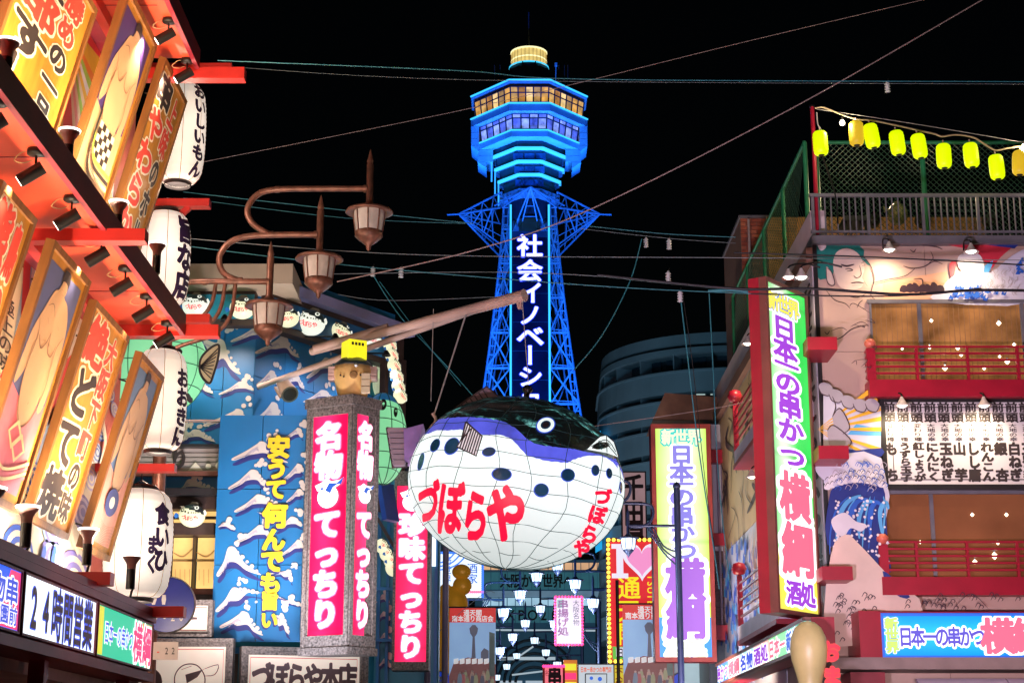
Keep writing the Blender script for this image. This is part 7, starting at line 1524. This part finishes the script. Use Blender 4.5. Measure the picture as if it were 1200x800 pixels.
# two shopping-street banners; emission in the print stands in for light on them
def banner(px0, py0, px1, Y, label):
    def art(m, W, H, F_):
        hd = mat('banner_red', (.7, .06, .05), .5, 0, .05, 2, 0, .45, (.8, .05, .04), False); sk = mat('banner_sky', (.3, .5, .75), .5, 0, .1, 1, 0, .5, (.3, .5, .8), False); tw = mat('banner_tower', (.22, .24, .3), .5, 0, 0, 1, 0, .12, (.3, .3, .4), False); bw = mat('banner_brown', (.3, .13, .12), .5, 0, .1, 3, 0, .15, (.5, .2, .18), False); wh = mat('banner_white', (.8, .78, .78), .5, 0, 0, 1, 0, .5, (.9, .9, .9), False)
        m.poly([(0, 0), (W, 0), (W, H), (0, H)], .004, sk); m.poly([(0, H * .83), (W, H * .83), (W, H), (0, H)], .008, hd)
        m.htext('通天閣', W * .3, W * .7, H * .945, W * .14, .012, wh, .03); m.htext('南本通り商店会', W * .05, W * .95, H * .875, W * .14, .012, wh, .03)
        m.poly([(W * .47, H * .3), (W * .58, H * .3), (W * .55, H * .66), (W * .6, H * .7), (W * .62, H * .76), (W * .56, H * .8), (W * .49, H * .8), (W * .43, H * .76), (W * .45, H * .7), (W * .5, H * .66)], .008, tw)
        m.poly([(0, H * .2), (W * .1, H * .36), (W * .4, H * .42), (W * .7, H * .4), (W, H * .34), (W, 0), (0, 0)], .012, bw); m.poly([(W * .86, H * .2), (W * .98, H * .2), (W * .98, H * .7), (W * .86, H * .72)], .014, mat('banner_green', (.25, .35, .3), .5))
        m.poly([(W * .68, H * .36), (W * .85, H * .38), (W * .85, H * .5), (W * .75, H * .53), (W * .68, H * .48)], .014, tw)
        for k in range(6): m.poly([(W * (.1 + .13 * k), H * .34), (W * (.2 + .13 * k), H * .35), (W * (.2 + .13 * k), H * .41), (W * (.1 + .13 * k), H * .4)], .018, wh); m.stroke([(W * (.12 + .13 * k), H * .36), (W * (.18 + .13 * k), H * .39)], .02, .02, bw, 2)
        rb_ = random.Random(9)
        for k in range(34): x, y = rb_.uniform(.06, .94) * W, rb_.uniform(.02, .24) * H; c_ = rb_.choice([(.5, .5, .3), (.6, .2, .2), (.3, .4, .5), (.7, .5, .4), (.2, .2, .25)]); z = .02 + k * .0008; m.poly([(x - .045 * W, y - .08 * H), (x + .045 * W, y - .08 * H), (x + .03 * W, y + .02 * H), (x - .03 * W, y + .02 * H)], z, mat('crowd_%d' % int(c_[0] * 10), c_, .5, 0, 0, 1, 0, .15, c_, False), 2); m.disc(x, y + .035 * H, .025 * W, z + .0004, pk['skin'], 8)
    t, a, b = sign(px0, py0, px1, 812, Y, 'street_banner', label, mat('banner_cloth', (.5, .5, .5), .6), art, None, .0, .02, 'banner', 'shopping street banners')
    MB().tube([(-.1, b + .02, -.01), (a + .1, b + .02, -.01)], .02, iron, 6).build('banner_rod', t); MB().tube([(-.12, -3, -.03), (-.12, b + .6, -.03)], .04, iron, 8).build('banner_pole', t)
banner(526, 712, 581, 42, 'cloth street banner with a tower picture under a red header, beside the gold figure')
banner(731, 708, 788, 42, 'cloth street banner with a tower picture overlapping the red heart sign')
# bright sign behind the gold figure, blue and pink edges
def wsg(m, W, H, F_):
    be, pe = glow('edge_blue', (.05, .2, 1), 1.3, False), glow('edge_pink', (1, .2, .4), 1.2, False)
    for k in range(26): t_ = (k + .5) / 26; m.disc(t_ * W, H - .04, .05, .01, be, 8); m.disc(t_ * W, .2, .05, .01, pe, 8)
    for k in range(22): m.disc(W - .04, H * (k + .5) / 22, .05, .01, be, 8)
    m.vtext('新世界', W * .3, H * .9, H * .3, .34, .01, gedge, .01); m.vtext('酒家', W * .78, H * .75, H * .3, .4, .01, gedge, .01)
    for r_ in (.9, 1.15, 1.4): m.stroke([(0, H - r_ * .5), (r_ * .6, H - r_ * .35), (r_ * .95, H)], .05, .012, be, 6, False)
sign(505, 646, 567, 700, 60, 'lit_sign', 'white lit sign edged with blue and pink lights behind the gold figure', glow('lit_coolwhite', (.75, .87, 1), 1.3, True, .05, 1), wsg, None, .02)
# gold seated figure (plain rounded forms)
gold = mat('gold_figure', (.75, .36, .03), .35, .2, .2, 1.5, .05, .12, (.9, .4, .02)); c_ = P(536, 760, 46); s_ = .0232; t = thing('gold_figure', 'big gold rounded seated figure seen behind the left street banner', 'statue', (c_.x, c_.y, c_.z - 3))
def blob(cx_, cz_, rx, rz, name, ry=None): MB().lathe([(rx * s_ * math.cos(a), rz * s_ * math.sin(a)) for a in [-PI / 2 + PI * j / 14 for j in range(15)]], gold, 20, c=((cx_ - 536) * s_, 0, (760 - cz_) * s_ + 3)).build(name, t)
blob(540, 672, 11, 9, 'head_top'); blob(541, 688, 11, 11, 'head'); blob(531, 712, 17, 24, 'torso'); blob(522, 698, 9, 13, 'arm'); blob(525, 745, 15, 28, 'lap'); blob(524, 782, 13, 30, 'leg')
MB().box(-.6, .6, -.4, .4, 0, 1.2, maroon).build('plinth', t)
sign(503, 724, 511, 800, 43, 'yellow_strip', 'narrow yellow strip sign beside the second red lit sign', dim('strip_yellow', (.85, .5, .05), .6), None, None, .01)
# cross building with the slogan rows
BX = thing('cross_building', 'teal building across the far end of the street with rows of lettered panels', 'building', P(625, 800, 130)); BI = Matrix.Translation(-P(625, 800, 130)); XB = front(560, 800, 130)
tealp = dim('row_teal', (.06, .25, .32), .35); def_ = lambda x, y: XB.hit(x, y)
a, b = def_(556, 800), def_(714, 655); MB().box(a[0], b[0], -14, b[1], -5, -.2, dim('far_wall', (.02, .08, .14), .35)).build('wall', BX, BI @ XB.M)
for i in range(15):
    x0, x1 = 566 + i * 9.6, 574.6 + i * 9.6; q0, q1 = def_(x0, 667), def_(x1, 659); MB().box(q0[0], q1[0], q0[1], q1[1], -.1, 0, glow('far_amber', (.95, .55, .3), .75, False, .3, .3)).build('window_pane', BX, BI @ XB.M)
    q0, q1 = def_(x0, 690), def_(x1 + .3, 670); MB().box(q0[0], q1[0], q0[1], q1[1], -.1, 0, tealp).build('panel', BX, BI @ XB.M)
    q0, q1 = def_(x0, 709), def_(x1, 700); MB().box(q0[0], q1[0], q0[1], q1[1], -.1, 0, glow('far_paleblue', (.45, .75, .95), .8, False, .3, .3)).build('window_pane', BX, BI @ XB.M)
    q0, q1 = def_(x0, 729), def_(x1 + .3, 711); MB().box(q0[0], q1[0], q0[1], q1[1], -.1, 0, tealp).build('panel', BX, BI @ XB.M)
q0, q1 = def_(566, 699), def_(712, 692); MB().box(q0[0], q1[0], q0[1], q1[1], -.1, .1, dim('band_blue', (.2, .35, .5), .45)).build('band', BX, BI @ XB.M)
m = MB()
for i, ch in enumerate('大阪から世界へ'): pg(m, XB, ch, 592 + i * 12.4, 680, 13, 17, .02, ink, .03)
for i, ch in enumerate('EXPO2025'): pg(m, XB, ch, 585 + i * 13, 720, 15, 17, .02, ink, .02)
m.build('lettering', BX, BI @ XB.M)
wht = glow('truss_white', (.6, .75, .85), .6, False)
for (x0, y0, x1, y1) in ((583, 773, 650, 773), (606, 772, 632, 754), (556, 740, 712, 741), (600, 792, 650, 786)): p, q = XB.w(*def_(x0, y0), 2), XB.w(*def_(x1, y1), 2); MB().bar(p, q, .12 if y0 != 773 else .22, wht).build('canopy_bar', BX, BI)
for k in range(5): p = [XB.w(*def_(596 + 22 * math.cos(a) * (1 + k * .3) + 30, 800 - (18 + k * 8) * math.sin(a)), 1) for a in [PI * j / 12 for j in range(13)]]; MB().tube(p, .12, APD, 6).build('arch_rib', BX, BI)
for px0, px1 in ((585, 612), (616, 650)): q0, q1 = def_(px0, 812), def_(px1, 797); MB().box(q0[0], q1[0], q0[1], q1[1], -.1, 0, wht).build('shop_window', BX, BI @ XB.M)
# blocks lining the far street
for x0, x1, y, h, lab, c_ in ((-14, -2.9, 62, 9.5, 'dark building on the left side of the far street', (.08, .12, .16)), (-16, -3.3, 84, 13, 'tall dark building beyond, on the left of the far street', (.05, .09, .14)), (6.2, 18, 58, 11, 'dark brown building behind the red heart sign', (.1, .06, .06)), (5.6, 16, 100, 12, 'dark building at the far right side of the street', (.05, .08, .12))):
    t = thing('street_building', lab, 'building', ((x0 + x1) / 2, y, 0)); w_ = (x1 - x0) / 2; mm = mat('block_' + str(y), c_, .7, 0, .25, .5, .1)
    MB().box(-w_, w_, 0, 16, 0, h, mm).build('wall', t); MB().box(-w_ - .1, w_ + .1, -.15, 16.1, h, h + .25, APD).build('roof_edge', t)
    for i in range(int(w_ * 2 / 1.9)):
        for j in range(int(h / 3)): MB().box(-w_ + .5 + i * 1.9, -w_ + 1.7 + i * 1.9, -.03, -.005, 1.2 + j * 3, 2.5 + j * 3, mat('far_glass', (.03, .06, .1), .15, 0, .2, 1)).build('window', t)
# pink sign with red bulbs, skewer signs, kiosk
def psg(m, W, H, F_): m.vtext('大阪名物', W * .76, H * .93, H * .4, W * .24, .006, ink, .0); m.vtext('串揚げ処', W * .3, H * .93, H * .2, W * .4, .006, mat('ink_plum', (.25, .05, .12), .5), .03); m.poly([(W * .1, H * .76), (W * .32, H * .76), (W * .32, H * .93), (W * .1, H * .93)], .004, dim('patch_olive', (.3, .4, .3), .3))
t, W_, Hh = sign(650, 698, 683, 756, 70, 'bulb_sign', 'pale pink sign framed by small red lights in the far street', glow('lit_palepink', (.85, .6, .68), .75, True, .1, 1), psg, maroon, .08)
rbm = glow('bulb_red', (1, .05, .25), 2.2, False); bp_ = None
for x, y in [(x, Hh * (k + .5) / 16) for k in range(16) for x in (.03, W_ - .03)] + [(W_ * (k + .5) / 9, y) for k in range(9) for y in (.03, Hh - .03)]:
    Mx = Matrix.Translation((x, y, .06)); bp_ = bp_ or MB().lathe([(0, -.05), (.05, 0), (0, .05)], rbm, 8).build('bulb', t, Mx); inst(bp_, t, Mx) if (x, y) != (.03, Hh * .5 / 16) else None
t, W_, Hh = sign(636, 779, 662, 815, 55, 'skewer_shop_sign', 'pink sign with the black character for skewer at the bottom of the far street', glow('lit_softred', (.95, .2, .25), .9, True), lambda m, W, H, F_: [pg(m, F_, '串', 650, 791, 17, 22, .006, ink, .05), pg(m, F_, '名', 641, 788, 6, 7, .006, redink, .0)], redink, .07)
for k in range(10):
    Mx = Matrix.Translation((W_ * (k + .5) / 10, Hh - .03, .06)); inst(bp_, t, Mx)
sign(677, 777, 720, 812, 48, 'kiosk_sign', 'white kiosk front with an orange line of lettering at the bottom centre', glow('lit_kiosk', (.7, .78, .85), .75, True, .05, 1), lambda m, W, H, F_: [m.htext('日本一串かつの専門店', W * .08, W * .92, F_.hit(698, 784)[1], .16, .006, glow('orange_ink', (.9, .15, .05), .8, False), .03), m.stroke([F_.hit(686, 789), F_.hit(711, 789), F_.hit(711, 812), F_.hit(686, 812)], .03, .006, ink, 1, False, True), m.disc(*F_.hit(693, 794), .05, .008, gedge, 12), m.disc(*F_.hit(703, 795), .06, .008, gedge, 12)], black, .03)
sign(660, 772, 677, 815, 56, 'stacked_sign', 'orange and yellow stacked signs left of the white kiosk front', dim('lit_tangerine', (.9, .28, .05), .6), lambda m, W, H, F_: [m.poly([(0.05, H * (.2 + .25 * k)), (W - .05, H * (.2 + .25 * k)), (W - .05, H * (.38 + .25 * k)), (.05, H * (.38 + .25 * k))], .01 + k * .002, (gyel, lpink, lyel)[k]) for k in range(3)], None, .02)
sign(718, 778, 733, 815, 49, 'yellow_sign', 'small yellow sign right of the white kiosk front', dim('lit_amberyellow', (.9, .65, .05), .7), lambda m, W, H, F_: m.vtext('大人気', W / 2, H * .95, H * .3, W * .6, .006, redink, .03), None, .02)
sign(800, 770, 838, 812, 41, 'shop_window', 'pale lit shop window below the tall yellow sign', glow('lit_shop', (.45, .62, .68), .8, True, .3, .6), None, steelg, .04, cat='window')
for px, Y, lab in ((516, 43, 'blue round pedestrian sign at the bottom, left of the gold figure'), (802, 42, 'blue round pedestrian sign at the bottom below the tall yellow sign')):
    c_ = P(px, 803, Y); t = thing('road_sign', lab, 'road sign', c_, 'round blue signs at the bottom of the photo'); r_ = 17 * Y / 2000
    MB().lathe([(0, 0), (r_ * .92, 0), (r_ * .95, .03)], mat('sign_blue2', (.01, .05, .5), .35, 0, .05, 3, 0, .5, (.01, .06, .6), False), 32, 'y', sm=False).build('plate', t); MB().lathe([(r_ * .92, -.01), (r_, 0), (r_, .03)], steelg, 32, 'y').build('rim', t)
    m = MB(lambda x, y, z: (x, -z - .006, y)); m.disc(0, r_ * .5, r_ * .13, 0, white, 12); m.poly([(-r_ * .15, r_ * .32), (r_ * .15, r_ * .32), (r_ * .2, -r_ * .3), (-r_ * .2, -r_ * .3)], 0, white); m.build('pictogram', t); MB().tube([(0, .06, -c_.z), (0, .06, 0)], .04, iron, 8).build('post', t)
# ---------------------------------------------------------------- overhead wires
wg = mat('wire_grey', (.16, .17, .18), .5, 0, .2, 9, 0, .05, (.4, .5, .55), False); wt = mat('wire_teal', (.03, .16, .2), .5, 0, .2, 9, 0, .04, (.05, .5, .6), False); wpk = mat('wire_pink', (.3, .2, .19), .5, 0, .2, 9, 0, .06, (.8, .5, .45), False); wbk = mat('wire_black', (.012, .01, .012), .5)  # faint emission stands in for light on the coloured wires
gname = 'overhead wires crossing the street'
for i, (pts, Y, r_, mm, lab) in enumerate((
    ([(255, 71), (540, 83), (690, 93), (1230, 96)], 21, .008, wt, 'wire crossing the whole sky at the height of the tower deck'), ([(262, 78), (560, 94), (1230, 99)], 24, .004, wg, 'thin wire just below the topmost long one'),
    ([(232, 191), (400, 158), (556, 126), (700, 92), (870, 50), (1090, -2)], 27, .006, wpk, 'faint wire rising from the left lanterns across the tower to the upper right'),
    ([(1165, -8), (930, 126), (697, 243), (560, 292), (395, 330)], 23, .011, wpk, 'pinkish wire running diagonally from the top right down to the street lamp'),
    ([(215, 225), (400, 246), (555, 262)], 25, .008, wt, 'double wire behind the street lamp, upper strand'), ([(215, 232), (400, 255), (545, 262)], 25.5, .006, wt, 'double wire behind the street lamp, lower strand'), ([(690, 265), (780, 274), (862, 278)], 27, .008, wt, 'short wire right of the tower wings'), ([(680, 268), (780, 279), (862, 285)], 27.4, .005, wg, 'second short wire right of the tower wings'),
    ([(215, 279), (400, 294), (560, 300), (860, 302), (1230, 305)], 24.2, .007, wg, 'long wire passing below the lamp heads and over the mural'), ([(215, 288), (420, 312), (700, 335), (880, 344)], 24.6, .009, wt, 'bluish long wire sagging towards the green corner sign'), ([(390, 321), (600, 319), (760, 328), (880, 341)], 25, .007, wg, 'wire from the street lamp to the green corner sign'),
    ([(860, 296), (1040, 302), (1230, 312)], 23.5, .014, wbk, 'black cable across the wrestler mural at eye height'), ([(700, 322), (860, 338), (950, 338), (1060, 345), (1140, 340), (1230, 341)], 23.2, .026, wbk, 'thick black cable bundle crossing the mural above the amber window'), ([(880, 344), (1040, 347), (1150, 338)], 23.3, .014, wbk, 'second strand twisted with the black cable bundle'),
    ([(752, 280), (738, 330), (706, 392), (672, 434)], 30, .014, wt, 'slack teal wire hanging down right of the tower legs'), ([(437, 322), (470, 372), (520, 425), (560, 470)], 30, .012, wt, 'blue wire descending left of the tower to the puffer lantern'), ([(445, 330), (490, 390), (540, 452)], 31, .008, wt, 'second blue wire descending left of the tower'), ([(396, 345), (460, 352), (620, 346)], 26.1, .005, wg, 'thin wire along the long pale pole'),
    ([(797, 344), (806, 420), (818, 520), (836, 640), (843, 690)], 26, .013, wt, 'vertical cable hanging in front of the tall yellow sign'), ([(800, 344), (812, 430), (826, 560), (840, 660)], 26.2, .008, wbk, 'black vertical cable beside the blue one'), ([(831, 344), (836, 440), (842, 560), (856, 690)], 27, .011, wt, 'vertical cable falling beside the white-panelled building'), ([(690, 500), (850, 476), (895, 462)], 30, .009, wpk, 'pink wire rising to the right above the tall yellow sign'), ([(830, 341), (860, 340), (880, 343)], 25, .03, wt, 'thick blue tube leading into the green corner sign'), ([(185, 493), (300, 494), (355, 496)], 29.2, .008, wg, 'thin wire along the rail on the wave facade'), ([(470, 780), (560, 700), (580, 694)], 40, .008, wg, 'wire low over the far street'), ([(860, 180), (862, 182), (864, 184)], 60, .001, wg, 'x'))):
    if lab == 'x': continue
    cable([P(x, y, Y) for x, y in pts], r_ * .8, mm, lab, 'overhead_wire', gname)
ins = mat('insulator', (.6, .6, .6), .3, 0, .1, 5)
for x, y, Y, lab in ((437, 318, 30, 'white ribbed insulator left of the tower, above the blue wires'), (470, 319, 28, 'small ring insulator on the wire left of the tower'), (757, 284, 30, 'insulator at the top of the slack teal wire'), (784, 286, 28, 'insulator hanging on the wire right of the tower'), (1040, 102, 26, 'pale twisted insulator hanging in the sky above the terrace'), (783, 324, 27, 'lower insulator right of the tower'), (797, 347, 26, 'insulator at the top of the vertical cable')):
    t = thing('insulator', lab, 'insulator', P(x, y, Y), 'insulators on the overhead wires'); b = MB().lathe([(.02, .09)] + [(.05 if k % 2 else .025, .07 - k * .022) for k in range(8)] + [(.02, -.1)], ins, 10).build('body', t); MB().tube([(0, 0, .09), (.02, 0, .14)], .01, iron, 5).build('hook', t)
# ---------------------------------------------------------------- added fill lights on short posts, out of view, that brighten walls and poles
for i, (x, y, z, e, c_, aim) in enumerate(((2.9, 31.5, 2.3, 1500, (1, .8, .6), (4.9, 35.5, 7.5)), (3.4, 34.5, 2.2, 900, (.95, .85, 1), (4.9, 38.5, 6)), (-2.3, 15.5, 2.2, 110, (1, .45, .45), (-4.4, 18.5, 7)), (3.4, 13.0, 2.2, 4200, (1, .72, .8), (7.5, 26, 5.5)), (1.0, 12.0, 2.2, 6500, (.95, .75, 1), (4.9, 28, 8.5)), (-.6, 21.5, 2.4, 420, (1, .7, .62), (-1.6, 27, 8.5)))):
    t = thing('street_fill_light', ('added fill light facing the tan side mural', 'added fill light facing the white-panelled building', 'small added fill light facing the left eave', 'added fill light aimed at the mural restaurant front', 'added fill light aimed at the corner of the mural restaurant', 'added fill light on a short post aimed up at the poles')[i], 'floodlight', (x, y, 0)); MB().tube([(0, 0, 0), (0, 0, z - .15)], .04, iron, 8).build('post', t); MB().box(-.15, .15, -.08, .08, z - .15, z - .03, iron).build('head', t)
    lamp('SPOT', (0, 0, z), e, c_, .2, Vector(aim) - Vector((x, y, 0)), 120 if y > 14 else 62, 1, 'bulb', parent=t)
